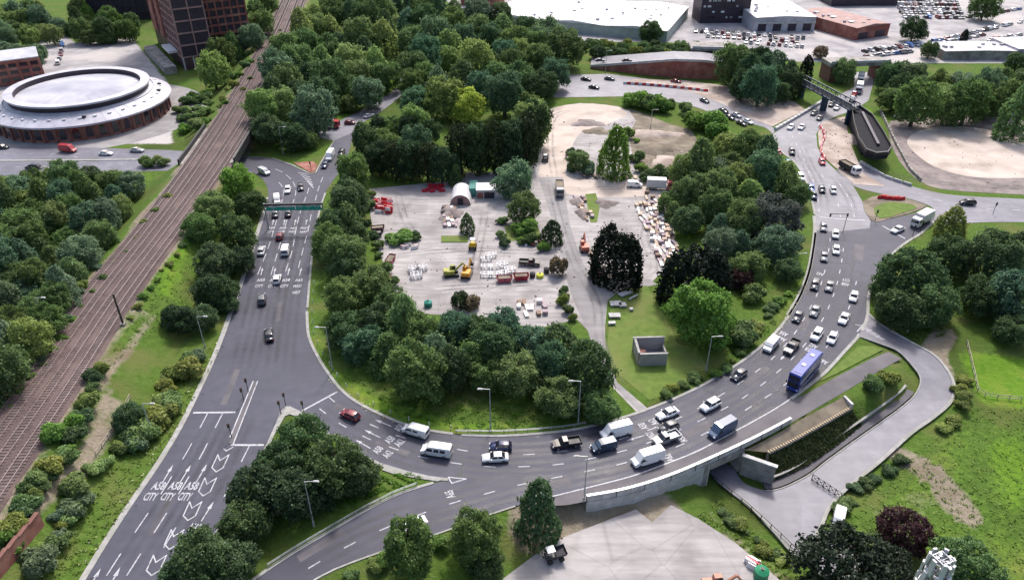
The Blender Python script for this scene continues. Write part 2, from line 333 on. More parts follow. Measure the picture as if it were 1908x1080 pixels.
def hgt(X, Y):
    X = np.asarray(X, float); Y = np.asarray(Y, float)
    d = seg_dist(X, Y, RAILC); ga = seg_dist(X, Y, A58AX)
    gap = np.clip((ga - 13.0) / 2.0, 0, 1)
    h = ZR * np.clip(1 - (d - 7.9) / 10.0, 0, 1); h = h * h * (3 - 2 * h / ZR) / ZR if False else h
    h = (h - .25 * (d < 7.9)) * gap
    near = (Y < 260) & (X > -90)
    if near.any():
        xs, ys = X[near], Y[near]; ins = inside(xs, ys, SE); ds = seg_dist(xs, ys, SE_TOP)
        num = np.zeros(xs.shape); den = np.zeros(xs.shape)
        for a, b, c in SECW:
            wgt = 1.0 / ((xs - a) ** 2 + (ys - b) ** 2 + .5) ** 1.6; num += wgt * c; den += wgt
        v = num / den
        D_, Z_, W_ = low_near(xs, ys); kk = np.clip((W_ + 3.5 - D_) / 2.5, 0, 1); v = v * (1 - kk) + (Z_ - .3) * kk
        pin = inside(xs, ys, PADP); pd_ = seg_dist(xs, ys, PADP + PADP[:1]); pk = np.where(pin, 1.0, np.clip(1 - (pd_ - 1.6) / 6, 0, 1)); v = np.where(v > -3.2, v * (1 - pk) + (-2.62) * pk, v)
        hh = np.where(ins, v - .12, v * np.clip(1 - ds / 2.2, 0, 1))
        h[near] = h[near] + hh
    return h
def h1(x, y): return float(hgt(np.array([x]), np.array([y]))[0])
def on(px, py, dz=0.0):                                     # where the sight line through a photo pixel meets the land (dz above it)
    z = 0.0
    for _ in range(14):
        p = G(px, py, z + dz); zn = h1(p.x, p.y)
        if abs(zn - z) < .03: break
        z = .5 * z + .5 * zn
    p = G(px, py, z + dz); p.z = z; return p

# painted zones of the ground itself: r dirt, g lush grass, b grey hard standing
xs = np.concatenate([np.linspace(-3000, -420, 30), np.arange(-400, 401, 1.8), np.linspace(420, 3000, 30)])
ys = np.concatenate([np.linspace(-600, 20, 12), np.arange(26, 560, 1.8), np.linspace(575, 4500, 36)])
XX, YY = np.meshgrid(xs, ys); HH = hgt(XX.ravel(), YY.ravel()).reshape(XX.shape)
def h1(x, y):                                               # quick look-up in the height grid
    i = int(np.searchsorted(xs, x)) - 1; j = int(np.searchsorted(ys, y)) - 1
    i = min(max(i, 0), len(xs) - 2); j = min(max(j, 0), len(ys) - 2); u = (x - xs[i]) / (xs[i + 1] - xs[i]); v = (y - ys[j]) / (ys[j + 1] - ys[j])
    return float((HH[j, i] * (1 - u) + HH[j, i + 1] * u) * (1 - v) + (HH[j + 1, i] * (1 - u) + HH[j + 1, i + 1] * u) * v)
zone = np.zeros((XX.size, 4), np.float32); zone[:, 3] = 1
def paint(pts, rad, ch, val=1.0, z=0.0):
    P = GP(pts, z)
    D = seg_dist(XX.ravel(), YY.ravel(), P if len(P) > 1 else P * 2)
    zone[:, ch] = np.maximum(zone[:, ch], val * np.clip((rad - D) / (rad * .5), 0, 1))
def paint_poly(pts, ch, val=1.0, z=0.0, soft=2.0):
    P = GP(pts, z); ins = inside(XX.ravel(), YY.ravel(), P); D = seg_dist(XX.ravel(), YY.ravel(), P + P[:1])
    zone[:, ch] = np.maximum(zone[:, ch], val * np.where(ins, np.clip(.5 + D / soft / 2, 0, 1), np.clip(.5 - D / soft / 2, 0, 1)))
for pts, rad, v in [([(292, 612), (268, 650), (240, 695), (215, 740), (180, 830)], 1.5, .62),
                    ([(1690, 820), (1760, 860), (1820, 930)], 3.2, .9), ([(1680, 930)], 5, .45), ([(1730, 900)], 5, .4), ([(1760, 620), (1740, 650), (1760, 690)], 3.5, .9),
                    ([(1330, 925), (1420, 1000), (1480, 1060)], 2, .5), ([(1000, 965), (1100, 955), (1230, 935)], 6, 1), ([(1250, 930), (1330, 980), (1400, 1040)], 3, .7),
                    ([(60, 1000), (180, 860), (215, 780)], 3, .7), ([(420, 160), (470, 100), (520, 40)], 4, .4)]:
    paint(pts, rad, 0, v)
for pts, v in [([(1790, 650), (1910, 660), (2100, 680), (2100, 760), (1910, 745), (1840, 735), (1815, 700)], 1.0), ([(1700, 830), (1790, 760), (1910, 765), (2100, 800), (2100, 1150), (1780, 1100), (1720, 1000), (1640, 980), (1600, 930)], .42), ([(1830, 790), (1910, 775), (2000, 900), (1900, 960), (1850, 880)], .62), ([(160, 1070), (250, 930), (330, 800), (400, 660), (380, 660), (300, 800), (180, 980), (90, 1075)], .5),
               ([(335, 440), (385, 455), (330, 580), (290, 590)], .75), ([(690, 195), (735, 140), (745, 165), (715, 195)], .9), ([(640, 690), (700, 735), (830, 780), (960, 790), (1000, 790), (900, 805), (780, 800), (690, 765), (620, 700)], .8),
               ([(580, 590), (600, 640), (625, 690), (600, 690), (578, 630)], .8), ([(1135, 650), (1240, 700), (1205, 745), (1150, 690)], .6), ([(1440, 620), (1490, 540), (1510, 490), (1490, 500), (1450, 580)], .7),
               ([(1250, 420), (1330, 415), (1300, 450), (1260, 450)], .6), ([(330, 190), (400, 160), (380, 215), (330, 240)], .8), ([(250, 320), (300, 320), (280, 350)], .6), ([(0, 330), (110, 325), (0, 360)], .5),
               ([(1600, 200), (1625, 200), (1635, 235), (1620, 240)], .9), ([(1520, 712), (1600, 650), (1640, 652), (1560, 695)], .7), ([(150, 40), (240, 20), (230, 70), (150, 75)], .6),
               ([(580, 940), (640, 930), (770, 880), (790, 895), (600, 980)], .5)]:
    paint_poly(pts, 1, v, soft=3)
# far town: hard standing
paint_poly([(940, 75), (1290, 80), (1480, 115), (1600, 118), (2300, 118), (2600, -330), (700, -330), (600, -100), (800, -20)], 2, 1)
paint_poly([(-500, 275), (-500, -330), (400, -330), (480, 40), (330, 190), (318, 270)], 2, .0)
paint_poly([(-400, 270), (0, 268), (320, 268), (322, 230), (325, 170), (245, 70), (140, 80), (110, 60), (70, 60), (40, 110), (-400, 120)], 2, 1)
del_ = seg_dist(XX.ravel(), YY.ravel(), RAILC); zone[:, 0] = np.maximum(zone[:, 0], np.clip((8.8 - del_) / 1.0, 0, .6) )
nx, ny = len(xs), len(ys)
idx = np.arange(nx * ny).reshape(ny, nx)
quads = np.stack([idx[:-1, :-1], idx[:-1, 1:], idx[1:, 1:], idx[1:, :-1]], -1).reshape(-1, 4)
me = bpy.data.meshes.new('ground')
me.vertices.add(nx * ny); me.vertices.foreach_set('co', np.stack([XX, YY, HH], -1).astype(np.float32).ravel())
me.loops.add(quads.size); me.loops.foreach_set('vertex_index', quads.ravel().astype(np.int32))
me.polygons.add(len(quads)); me.polygons.foreach_set('loop_start', np.arange(0, quads.size, 4, dtype=np.int32))
me.polygons.foreach_set('use_smooth', np.ones(len(quads), bool))
me.update(); at = me.color_attributes.new('zone', 'FLOAT_COLOR', 'POINT'); at.data.foreach_set('color', zone.ravel())
def ground_material():
    m = bpy.data.materials.new('meadow'); m.use_nodes = True; N = m.node_tree.nodes; L = m.node_tree.links
    b = N['Principled BSDF']; b.inputs['Roughness'].default_value = .95; b.inputs['Specular IOR Level'].default_value = .1
    pos = N.new('ShaderNodeNewGeometry').outputs['Position']; a = N.new('ShaderNodeAttribute'); a.attribute_name = 'zone'
    sp = N.new('ShaderNodeSeparateColor'); L.new(a.outputs['Color'], sp.inputs[0])
    def noise(sc, det=6):
        n = N.new('ShaderNodeTexNoise'); n.inputs['Scale'].default_value = sc; n.inputs['Detail'].default_value = det; L.new(pos, n.inputs['Vector']); return n.outputs['Fac']
    def rng(v, a0, a1):
        r = N.new('ShaderNodeMapRange'); r.inputs['From Min'].default_value = a0; r.inputs['From Max'].default_value = a1; L.new(v, r.inputs['Value']); return r.outputs[0]
    def mix(f, c1, c2):
        x = N.new('ShaderNodeMix'); x.data_type = 'RGBA'
        for k, c in ((6, c1), (7, c2)):
            if isinstance(c, tuple): x.inputs[k].default_value = (*c, 1)
            else: L.new(c, x.inputs[k])
        L.new(f, x.inputs[0]); return x.outputs[2]
    n1, n2, n3 = noise(.9), noise(.12), noise(.035)
    grass = mix(rng(n1, .3, .7), (.050, .098, .014), (.088, .142, .028))
    grass = mix(rng(n2, .48, .66), grass, (.105, .122, .036))
    grass = mix(rng(n3, .52, .7), grass, (.05, .075, .016))
    lush = mix(rng(n1, .3, .7), (.075, .160, .012), (.115, .205, .022)); lush = mix(rng(n2, .55, .7), lush, (.16, .20, .035))
    dirt = mix(rng(n1, .3, .7), (.185, .155, .115), (.25, .215, .165)); dirt = mix(rng(n2, .5, .7), dirt, (.16, .13, .09))
    grey = mix(rng(n2, .4, .62), (.36, .345, .35), (.26, .25, .26)); grey = mix(rng(n3, .5, .62), grey, (.43, .40, .39))
    def mask(ch):
        ad = N.new('ShaderNodeMath'); ad.operation = 'ADD'; hv = N.new('ShaderNodeMix'); hv.inputs[0].default_value = .55; L.new(n1, hv.inputs[2]); L.new(n2, hv.inputs[3]); L.new(sp.outputs[ch], ad.inputs[0]); L.new(hv.outputs[0], ad.inputs[1])
        return rng(ad.outputs[0], .85, 1.15)
    c = mix(mask(1), grass, lush); c = mix(mask(0), c, dirt); c = mix(mask(2), c, grey)
    L.new(c, b.inputs['Base Color'])
    bp = N.new('ShaderNodeBump'); bp.inputs['Strength'].default_value = .7; bp.inputs['Distance'].default_value = .35; L.new(noise(2.2, 3), bp.inputs['Height']); L.new(bp.outputs[0], b.inputs['Normal'])
    return m
me.materials.append(ground_material())
ground = obj('ground', me); tag(ground, 'rough green and brown ground under the whole junction', None, kind='structure')

# ------------------------------------------------------------------ carriageways (level sheets, each 4 mm or more above the one below)
INNER_W = [(650, 285), (640, 310), (622, 335), (606, 360), (596, 390), (588, 430), (581, 480), (576, 530), (572, 580), (575, 625), (590, 660), (608, 690), (632, 722), (660, 746), (705, 770), (750, 789), (800, 802), (860, 810)]
INNER_S = [(860, 810), (930, 812), (1000, 808), (1060, 802), (1110, 792), (1160, 778), (1200, 765), (1260, 741), (1310, 717), (1360, 688), (1400, 660), (1440, 625), (1470, 588), (1492, 550), (1507, 510), (1515, 470), (1520, 430), (1518, 400), (1512, 370), (1505, 345), (1494, 322), (1478, 300), (1458, 285), (1447, 268), (1440, 250)]
INNER_N = [(1440, 250), (1425, 238), (1395, 230), (1360, 222), (1330, 212), (1290, 198), (1240, 186), (1200, 178), (1160, 180), (1100, 181), (1030, 182)]
LEFT_K = [(120, 1140), (160, 1078), (200, 1012), (250, 935), (300, 862), (340, 795), (370, 735), (398, 675), (420, 620), (440, 562), (457, 515), (472, 468), (487, 420), (497, 385), (500, 362), (496, 345), (486, 331), (465, 319), (440, 314)]
OUT_NOSE_S = [(860, 882), (835, 892), (800, 889), (760, 880), (720, 868), (680, 850), (640, 825), (600, 800), (565, 772), (545, 760), (533, 757), (525, 765), (515, 790), (497, 830), (470, 880), (430, 945), (380, 1030), (330, 1110), (310, 1140)]
EDGE_S = [(1600, 625), (1570, 657), (1540, 690), (1510, 715), (1470, 745), (1430, 770), (1370, 803), (1300, 840), (1240, 864), (1180, 886), (1120, 902), (1060, 917), (1000, 932), (960, 943), (900, 963), (850, 982), (790, 1003), (720, 1025), (650, 1050), (600, 1072), (540, 1110)]
EXIT_N = [(440, 1110), (460, 1090), (500, 1061), (560, 1022), (620, 987), (680, 952), (740, 922), (800, 902), (832, 895)]
EAST_O = [(1740, 412), (1715, 435), (1690, 450), (1665, 470), (1640, 500), (1625, 530), (1617, 555), (1616, 580), (1612, 600), (1600, 625)]
def sp(px, n=4, z=0.0): return smooth(GP(px, z), n)
A = 'asphalt'
road_w = sheet('west_road', sp(LEFT_K) + GP([(440, 293), (480, 293), (507, 295), (543, 307), (578, 324), (587, 324), (597, 305), (623, 262), (660, 246)]) + sp(INNER_W) + sp(OUT_NOSE_S), .050, A)
road_s = sheet('south_road', sp(INNER_S[:18]) + GP([(1560, 408), (1620, 412), (1660, 408), (1735, 390), (1742, 408)]) + sp(EAST_O) + sp(EDGE_S)[1:] + sp(EXIT_N) + GP([(836, 893), (861, 884)]), .055, A)
road_e = sheet('east_road', sp(INNER_S[16:]) + GP([(1480, 222), (1520, 200), (1545, 188), (1592, 162), (1592, 135), (1630, 135), (1626, 160), (1618, 188), (1590, 206), (1560, 216), (1532, 230), (1521, 250), (1523, 275), (1536, 298), (1560, 320), (1590, 347), (1606, 374), (1622, 412), (1620, 425), (1560, 432)]), .060, 'asphalt_pale')
road_n = sheet('north_road', sp(INNER_N) + GP([(1030, 141), (1130, 138), (1210, 148), (1270, 158), (1320, 172), (1370, 193), (1420, 222), (1445, 242)]), .064, 'asphalt_pale')
road_x = sheet('east_approach_road', sp([(1560, 318), (1590, 346), (1640, 361), (1690, 370), (1728, 382), (1742, 394), (1740, 410)]) + sp([(1765, 420), (1800, 416), (1908, 414), (2300, 420)]) + sp([(2300, 385), (2050, 378), (1908, 371), (1780, 364), (1720, 353), (1650, 330), (1600, 301), (1588, 282), (1560, 300)]), .067, 'asphalt_pale')
road_a = sheet('dual_carriageway', GP([(-900, 268), (0, 272), (180, 276), (320, 280), (440, 291), (480, 292), (507, 295), (540, 307), (520, 330), (470, 322), (440, 316), (320, 318), (150, 322), (0, 328), (-900, 336)]), .045, 'asphalt_pale')
road_g = sheet('slip_road', sp([(560, 243), (600, 238), (640, 222), (690, 196), (728, 172), (745, 150), (752, 120), (760, 118), (766, 140), (758, 165), (740, 185), (700, 215), (672, 232), (668, 252), (648, 262), (620, 262), (575, 250)], 3), .040, 'asphalt_pale')
shoulder = sheet('footway', sp(EDGE_S[4:12])[0:] + GP([(1000, 938), (980, 946), (1060, 940), (1090, 934), (1150, 923), (1200, 911), (1260, 891), (1318, 867), (1385, 836), (1430, 811), (1480, 784), (1530, 755), (1590, 720), (1640, 690), (1680, 668), (1655, 655), (1620, 670), (1560, 701), (1500, 735), (1475, 745)]), .059, 'asphalt_dark')
for o, l in ((road_w, 'wide grey west side of the gyratory'), (road_s, 'curving grey south side of the gyratory'), (road_e, 'east side of the gyratory paled by glare'), (road_n, 'pale north side of the gyratory beside the road works'),
             (road_x, 'pale approach road running in from the east'), (road_a, 'pale dual carriageway passing below the railway'), (road_g, 'short slip road below the woods'), (shoulder, 'dark footway between the south road and the white parapet')):
    tag(o, l, kind='structure')

def kerb(name, pts, m='kerb', w0=-.35, w1=.35, hz=.15, parent=None, z=0.0):
    P = resample(pts, 2.5); mb = MB().use(m).strip(P, w0, w1, -.02, hz)
    o = mb.obj(name, parent); return o
for k, (ln, par, w0, w1) in enumerate([(sp(LEFT_K[:15]), road_w, -.1, .9), (sp(INNER_W[3:9]), road_w, -.2, .3), (sp(INNER_W[8:]), road_w, -.3, .3), (sp(OUT_NOSE_S[1:]), road_w, -.15, .5), (sp(INNER_S[:17]), road_s, -.3, .3), (sp(INNER_S[12:18]), road_s, -.2, .7), (sp(INNER_S[17:]), road_e, -.3, .3),
                               (sp(EDGE_S[:5]), road_s, -.2, .45), (sp(EDGE_S[13:]), road_s, -.15, .15), (sp(EXIT_N), road_s, -.2, .35), (sp(EAST_O), road_s, -.2, .45), (GP([(507, 295), (543, 307), (578, 324), (587, 324), (597, 305), (623, 262)]), road_w, -.2, .2)]):
    kerb('kerb', ln, parent=par, w0=w0, w1=w1)

# raised islands and paved noses
def island(name, px, m, par, z1=.16, n=3):
    return slab(name, smooth(GP(px), n, True) if n else GP(px), 0, z1, m, par)
island('splitter_island', [(479, 711), (474, 711), (426, 826), (433, 828)], 'asphalt_dark', road_w, .15, 0)
island('paved_nose', [(533, 757), (545, 760), (562, 771), (556, 778), (540, 772), (531, 776), (517, 800), (510, 806), (524, 766)], 'kerb', road_w, .18, 0)
island('paved_nose', [(547, 304), (583, 301), (592, 309), (585, 322), (578, 322)], 'red_brick', road_w, .16, 0)
island('paved_nose', [(720, 866), (760, 878), (800, 887), (832, 891), (815, 897), (790, 893), (770, 890), (735, 884), (712, 876)], 'kerb', road_w, .17, 0)
island('traffic_island', [(1607, 376), (1650, 363), (1690, 372), (1728, 384), (1690, 399), (1660, 407), (1640, 413), (1622, 410)], 'earth', road_x, .15, 2)
island('grass_island', [(1628, 388), (1655, 378), (1690, 380), (1708, 388), (1680, 398), (1640, 408)], 'lawn', road_x, .24, 2)
island('roadwork_strip', [(1532, 228), (1575, 217), (1582, 262), (1598, 300), (1606, 322), (1650, 348), (1592, 344), (1562, 317), (1538, 296), (1526, 272), (1524, 248)], 'sand', road_e, .12, 0)
island('roadwork_strip', [(1165, 158), (1230, 160), (1290, 172), (1350, 196), (1400, 222), (1440, 236), (1500, 205), (1480, 190), (1420, 175), (1350, 160), (1270, 150), (1180, 148)], 'sand', road_n, .12, 0)
island('grass_island', [(1525, 712), (1545, 695), (1598, 646), (1625, 645), (1645, 652), (1600, 675), (1560, 696)], 'lawn', shoulder, .17, 0)

# ------------------------------------------------------------------ lower road in the cutting, with its own gradient
def ribbon(name, pairs, m, dz=.05, par=None, n=4):
    Lp = smooth([G(a, b, z) for (a, b), _, z in pairs], n); Rp = smooth([G(c, d, z) for _, (c, d), z in pairs], n)
    mb = MB().use(m); vs = []; fs = []
    for i, (a, b) in enumerate(zip(Lp, Rp)): 
        for k in range(5):
            p = a.lerp(b, k / 4); vs.append((p.x, p.y, p.z + dz))
    for i in range(len(Lp) - 1):
        for k in range(4): fs.append((i * 5 + k, i * 5 + k + 1, i * 5 + k + 6, i * 5 + k + 5))
    return mb.add(vs, fs).obj(name, par), Lp, Rp
low, LL, LR = ribbon('lower_road', LOW, 'asphalt_pale', .06)
tag(low, 'pale lower road dipping towards the dark tunnel mouth', kind='structure')
low2 = ribbon('lower_road_end', [((1490, 1037), (1530, 985), -5.0), ((1530, 1075), (1590, 1010), -5.0), ((1600, 1130), (1680, 1060), -5.0)], 'asphalt_pale', .055, low)[0]
MB().use('kerb').strip(LL[:46], -.02, .2, -.1, .16).obj('kerb', low); MB().use('kerb').strip(LR[:46], -.5, .1, -.1, .18).obj('kerb', low)
MB().use('kerb').strip(LR[46:58], -.5, .1, -.1, .18).obj('kerb', low)

# ------------------------------------------------------------------ yard inside the gyratory, pads and works
yard = sheet('works_yard', GP([(688, 352), (760, 345), (850, 335), (900, 322), (975, 318), (1003, 300), (1008, 230), (1015, 205), (1080, 192), (1150, 198), (1172, 206), (1185, 225), (1172, 250), (1180, 300), (1205, 325), (1262, 335), (1245, 375), (1258, 440), (1240, 500), (1215, 525), (1150, 545), (1132, 560), (1127, 610), (1128, 660), (1150, 712), (1206, 760), (1187, 768), (1140, 720), (1112, 680), (1100, 620), (1075, 595), (1000, 612), (940, 600), (880, 590), (800, 585), (752, 580), (735, 550), (718, 500), (700, 450), (690, 400)]), .03, 'concrete_yard')
lane = sheet('yard_lane', GP([(1003, 330), (1048, 330), (1062, 420), (1085, 490), (1120, 530), (1210, 520), (1225, 530), (1150, 545), (1132, 560), (1125, 610), (1127, 660), (1150, 712), (1203, 760), (1189, 766), (1140, 715), (1112, 675), (1095, 615), (1068, 560), (1050, 500), (1035, 430)]), .036, 'concrete', yard)
pad = sheet('concrete_pad', GP([(1050, 1000), (1140, 965), (1185, 948), (1215, 972), (1250, 940), (1300, 965), (1370, 1010), (1430, 1060), (1500, 1120), (1450, 1180), (850, 1180), (920, 1090), (1000, 1030)], -2.45), -2.45, 'concrete_yard')
arena = sheet('gravel_field', smooth(GP([(1655, 235), (1675, 222), (1760, 216), (2000, 218), (2300, 225), (2300, 372), (2000, 366), (1800, 357), (1730, 346), (1690, 318), (1665, 280)]), 2, True), .03, 'rubble')
arena2 = sheet('sandy_clearing', smooth(GP([(1690, 262), (1715, 243), (1770, 236), (1830, 240), (1900, 258), (1960, 290), (1950, 325), (1880, 332), (1800, 328), (1740, 310), (1705, 285)]), 4, True), .05, 'pale_sand')
for o, l in ((yard, 'pale concrete works yard inside the gyratory'), (pad, 'broken pale concrete pad below the white parapet'), (arena, 'brown gravel field east of the black ramp'), (arena2, 'oval sandy clearing in the brown field')): tag(o, l, kind='structure')

# ------------------------------------------------------------------ painted road markings
def paint_line(pts, par, z=.078, wd=.22, name='edge_line'):
    P = resample(pts, 2.0); Lp = offset(P, wd / 2); Rp = offset(P, -wd / 2)
    vs = [(p.x, p.y, p.z + z) for q in zip(Lp, Rp) for p in q]
    return MB().use('paint_white').add(vs, [(2 * i, 2 * i + 1, 2 * i + 3, 2 * i + 2) for i in range(len(P) - 1)]).obj(name, par)
def dashes(px, par, on_=4.0, off=3.2, wd=.2, z=.078, phase=0.0, n=4):
    P = smooth(GP(px), n); P = resample(P, .5); i = int(phase / .5); a, b = int(on_ / .5), int(off / .5)
    while i + a < len(P):
        seg = P[i:i + a + 1:4]; Lp = offset(seg, wd / 2); Rp = offset(seg, -wd / 2)
        vs = [(p.x, p.y, z) for q in zip(Lp, Rp) for p in q]
        MB().use('paint_white').add(vs, [(2 * k, 2 * k + 1, 2 * k + 3, 2 * k + 2) for k in range(len(seg) - 1)]).obj('lane_dash', par); i += a + b
LA = [(613, 740), (628, 752), (673, 782), (712, 800), (758, 817), (857, 838), (930, 846), (998, 846), (1053, 840), (1102, 832), (1173, 813), (1262, 780), (1345, 735), (1430, 676), (1476, 627), (1500, 590), (1524, 545), (1538, 500), (1545, 460), (1548, 425)]
LB = [(590, 757), (613, 775), (638, 792), (688, 818), (733, 835), (780, 850), (830, 860), (883, 867), (940, 870), (1032, 866), (1087, 857), (1137, 846), (1185, 833), (1240, 812), (1288, 791), (1350, 761), (1400, 731), (1457, 686), (1497, 645), (1530, 600), (1553, 550), (1566, 500), (1573, 450)]
LD = [(552, 1073), (592, 1048), (652, 1015), (708, 988), (785, 957), (843, 937), (897, 922), (960, 905), (1043, 888), (1097, 877), (1150, 866), (1240, 840), (1290, 819), (1350, 788), (1400, 757), (1462, 717), (1510, 678), (1545, 640), (1575, 590), (1592, 540), (1600, 500)]
for l, ph in ((LA, 0), (LB, 1), (LD, 2)): dashes(l, road_s, 3.9, 2.6, .2, phase=ph)
for l in ([(387, 770), (368, 806), (348, 843), (323, 883), (295, 928), (263, 975), (228, 1027), (195, 1078)], [(415, 770), (398, 803), (378, 843), (355, 883), (328, 928), (297, 977), (265, 1027), (230, 1082)],
          [(328, 982), (310, 1012), (280, 1060), (262, 1090)], [(465, 830), (445, 870), (425, 912), (398, 958), (375, 998)]): dashes(l, road_w, 4.6, 3.6, .2)
for l in ([(480, 512), (497, 470), (507, 440), (517, 405), (523, 385), (528, 360), (524, 345), (508, 330)], [(505, 512), (519, 465), (529, 430), (538, 400), (543, 385), (551, 362), (549, 345), (538, 330), (520, 318), (500, 312)], [(532, 506), (545, 465), (551, 430), (557, 405), (563, 385), (573, 360), (578, 340)], [(556, 500), (566, 460), (574, 430), (580, 400), (586, 380), (594, 350), (606, 320)]):
    dashes(l, road_w, 4.2, 2.6, .2)
for l in ([(1526, 395), (1522, 360), (1512, 330), (1500, 308)], [(1566, 405), (1560, 375), (1545, 345), (1525, 320)], [(1592, 405), (1584, 375), (1568, 348), (1548, 325)], [(1500, 300), (1480, 262), (1470, 240)]): dashes(l, road_e, 3.5, 3.5, .22, z=.088)
dashes([(1740, 372), (1820, 388), (1910, 392), (2100, 396)], road_x, 3, 4, .25, z=.095); dashes([(-300, 314), (0, 312), (150, 308), (300, 304)], road_a, 3, 5, .25); dashes([(-300, 284), (0, 286), (150, 287), (300, 289)], road_a, 3, 5, .25)
MB().use('kerb').strip(GP([(-300, 300), (0, 300), (150, 299), (310, 297)]), -.5, .5, 0, .2).obj('central_reserve', road_a)
for px, par, wd in (([(360, 769), (443, 768)], road_w, .45), ([(430, 829), (495, 829)], road_w, .45), ([(562, 766), (632, 728)], road_w, .4), ([(1528, 405), (1560, 408), (1612, 411)], road_e, .45), ([(1644, 421), (1690, 447)], road_s, .4)):
    P = GP(px); mb = MB().use('paint_white')
    paint_line(P, par, .086 if par != road_e else .09, wd, 'stop_line')
paint_line(sp(EDGE_S[3:13]), road_s, .084, .25)
paint_line(sp([(1600, 622), (1590, 636), (1565, 662)]), road_s, .084, .3); paint_line(GP([(1597, 618), (1612, 600)]), road_s, .084, .25)
paint_line(GP([(476, 712), (470, 711)]), road_w, .16, .3); paint_line(GP([(480, 710), (434, 829)]), road_w, .084, .25); paint_line(GP([(472, 710), (424, 826)]), road_w, .084, .25)
for k in range(4): paint_line(GP([(1606 + 8 * k, 612 + 5 * k), (1630 + 9 * k, 618 + 6 * k)]), road_s, .1, .3, 'hatch_bar')
for k in range(6): paint_line(GP([(556 + 4 * k, 322 + 4 * k), (583 + .5 * k, 327 + 5 * k)]), road_w, .086, .3, 'hatch_bar')
def poly_marks(px, par, closed=True, wd=.2, z=.082, name='hatch_mark'):
    P = GP(px)
    if closed: P = P + [P[0]]
    mb = MB().use('paint_white')
    for a, b in zip(P, P[1:]):
        d = (b - a).normalized(); n = Vector((-d.y, d.x, 0)) * wd / 2; a2 = a - d * wd / 2; b2 = b + d * wd / 2
        mb.add([(q.x, q.y, z) for q in (a2 - n, a2 + n, b2 + n, b2 - n)], [(0, 1, 2, 3)])
        z += .0012
    return mb.obj(name, par)
for dx, dy in ((412, 863), (388, 907), (360, 952), (326, 1005), (293, 1053)):
    s = 1 + (dy - 863) * .0009
    poly_marks([(dx - 6 * s, dy - 16 * s), (dx - 17 * s, dy + 8 * s), (dx - 9 * s, dy + 16 * s), (dx + 4 * s, dy + 8 * s), (dx + 15 * s, dy - 16 * s), (dx - 2 * s, dy - 5 * s)], road_w)
poly_marks([(417, 836), (422, 840), (434, 833)], road_w, False)
poly_marks([(836, 889), (868, 892), (842, 900), (838, 894)], road_s, True, .22)
poly_marks([(1594, 605), (1612, 608), (1617, 613)], road_s, False, .2)
def arrow(px, par, L=5.0, name='lane_arrow', z=.08, ahead=None):
    a = G(*px); b = G(*ahead); d = (b - a).normalized(); n = Vector((-d.y, d.x, 0))
    q = lambda u, v: (a.x + d.x * u + n.x * v, a.y + d.y * u + n.y * v, z)
    return MB().use('paint_white').add([q(-L / 2, -.1), q(-L / 2, .1), q(L * .12, .1), q(L * .12, -.1), q(L * .12, -.34), q(L * .12, .34), q(L / 2, 0)], [(3, 2, 1, 0), (4, 6, 5)]).obj(name, par)
for p, a in (((313, 882), (327, 858)), ((346, 882), (361, 858)), ((376, 881), (390, 857)), ((387, 952), (402, 928)), ((175, 1080), (190, 1055)), ((212, 1078), (225, 1055))): arrow(p, road_w, 4.2, ahead=a)
for x in (488, 512, 538, 560): arrow((x, 506), road_w, 3.6, ahead=(x + 4, 490))
for x in (509, 530, 550, 571): arrow((x, 414), road_w, 3.6, ahead=(x + 3, 400))
for p, a in (((714, 788), (690, 778)), ((694, 808), (672, 797)), ((676, 827), (655, 815)), ((1184, 816), (1160, 823)), ((1155, 806), (1140, 811)), ((1461, 663), (1450, 675)), ((1497, 668), (1487, 678))): arrow(p, road_s, 3.8, ahead=a)
def road_text(txt, px, ahead, par, wid=2.4, lng=2.6, z=.081):
    cu = bpy.data.curves.new('lettering', 'FONT'); cu.body = txt; cu.align_x = 'CENTER'; cu.align_y = 'CENTER'; cu.size = 1.0; cu.offset = .02; cu.resolution_u = 2
    to = bpy.data.objects.new('lettering', cu); COL.objects.link(to); dg = bpy.context.evaluated_depsgraph_get(); me = bpy.data.meshes.new_from_object(to.evaluated_get(dg))
    COL.objects.unlink(to); bpy.data.objects.remove(to); me.materials.clear(); me.materials.append(M['paint_white'])
    xs_ = [v.co.x for v in me.vertices]; ys_ = [v.co.y for v in me.vertices]; w_ = max(xs_) - min(xs_); h_ = max(ys_) - min(ys_)
    cx, cy = (max(xs_) + min(xs_)) / 2, (max(ys_) + min(ys_)) / 2
    a = G(*px); b = G(*ahead); d = (b - a).normalized()
    for v in me.vertices: v.co.x = (v.co.x - cx) * wid / w_; v.co.y = (v.co.y - cy) * lng / h_; v.co.z = 0
    o = obj('road_lettering', me, par, (a.x, a.y, z), math.atan2(d.y, d.x) - math.pi / 2); return o
for x, y, t in ((296, 905, 'A58'), (327, 905, 'A58'), (358, 905, 'A58'), (281, 925, 'CITY'), (313, 925, 'CITY'), (345, 925, 'CITY'), (366, 983, 'M621')): road_text(t, (x, y), (x + 10, y - 17), road_w, 2.15, 1.75)
for i, x in enumerate((486, 510, 533, 557)):
    road_text(('A58', 'A58', 'A58', 'A62')[i], (x, 522), (x + 3, 508), road_w, 1.9, 1.3); road_text(('CITY', 'CITY', 'CITY', 'M621')[i], (x - 3, 533), (x, 519), road_w, 1.9, 1.3)
road_text('WEST', (552, 545), (555, 531), road_w, 1.9, 1.3)
for i, x in enumerate((506, 527, 547, 567)):
    road_text(('A58', 'A58', 'A62', 'M621')[i], (x, 425), (x + 3, 411), road_w, 1.9, 1.3); road_text(('CITY', 'CITY', 'M621', 'A643')[i], (x - 2, 432), (x + 1, 418), road_w, 1.9, 1.3)
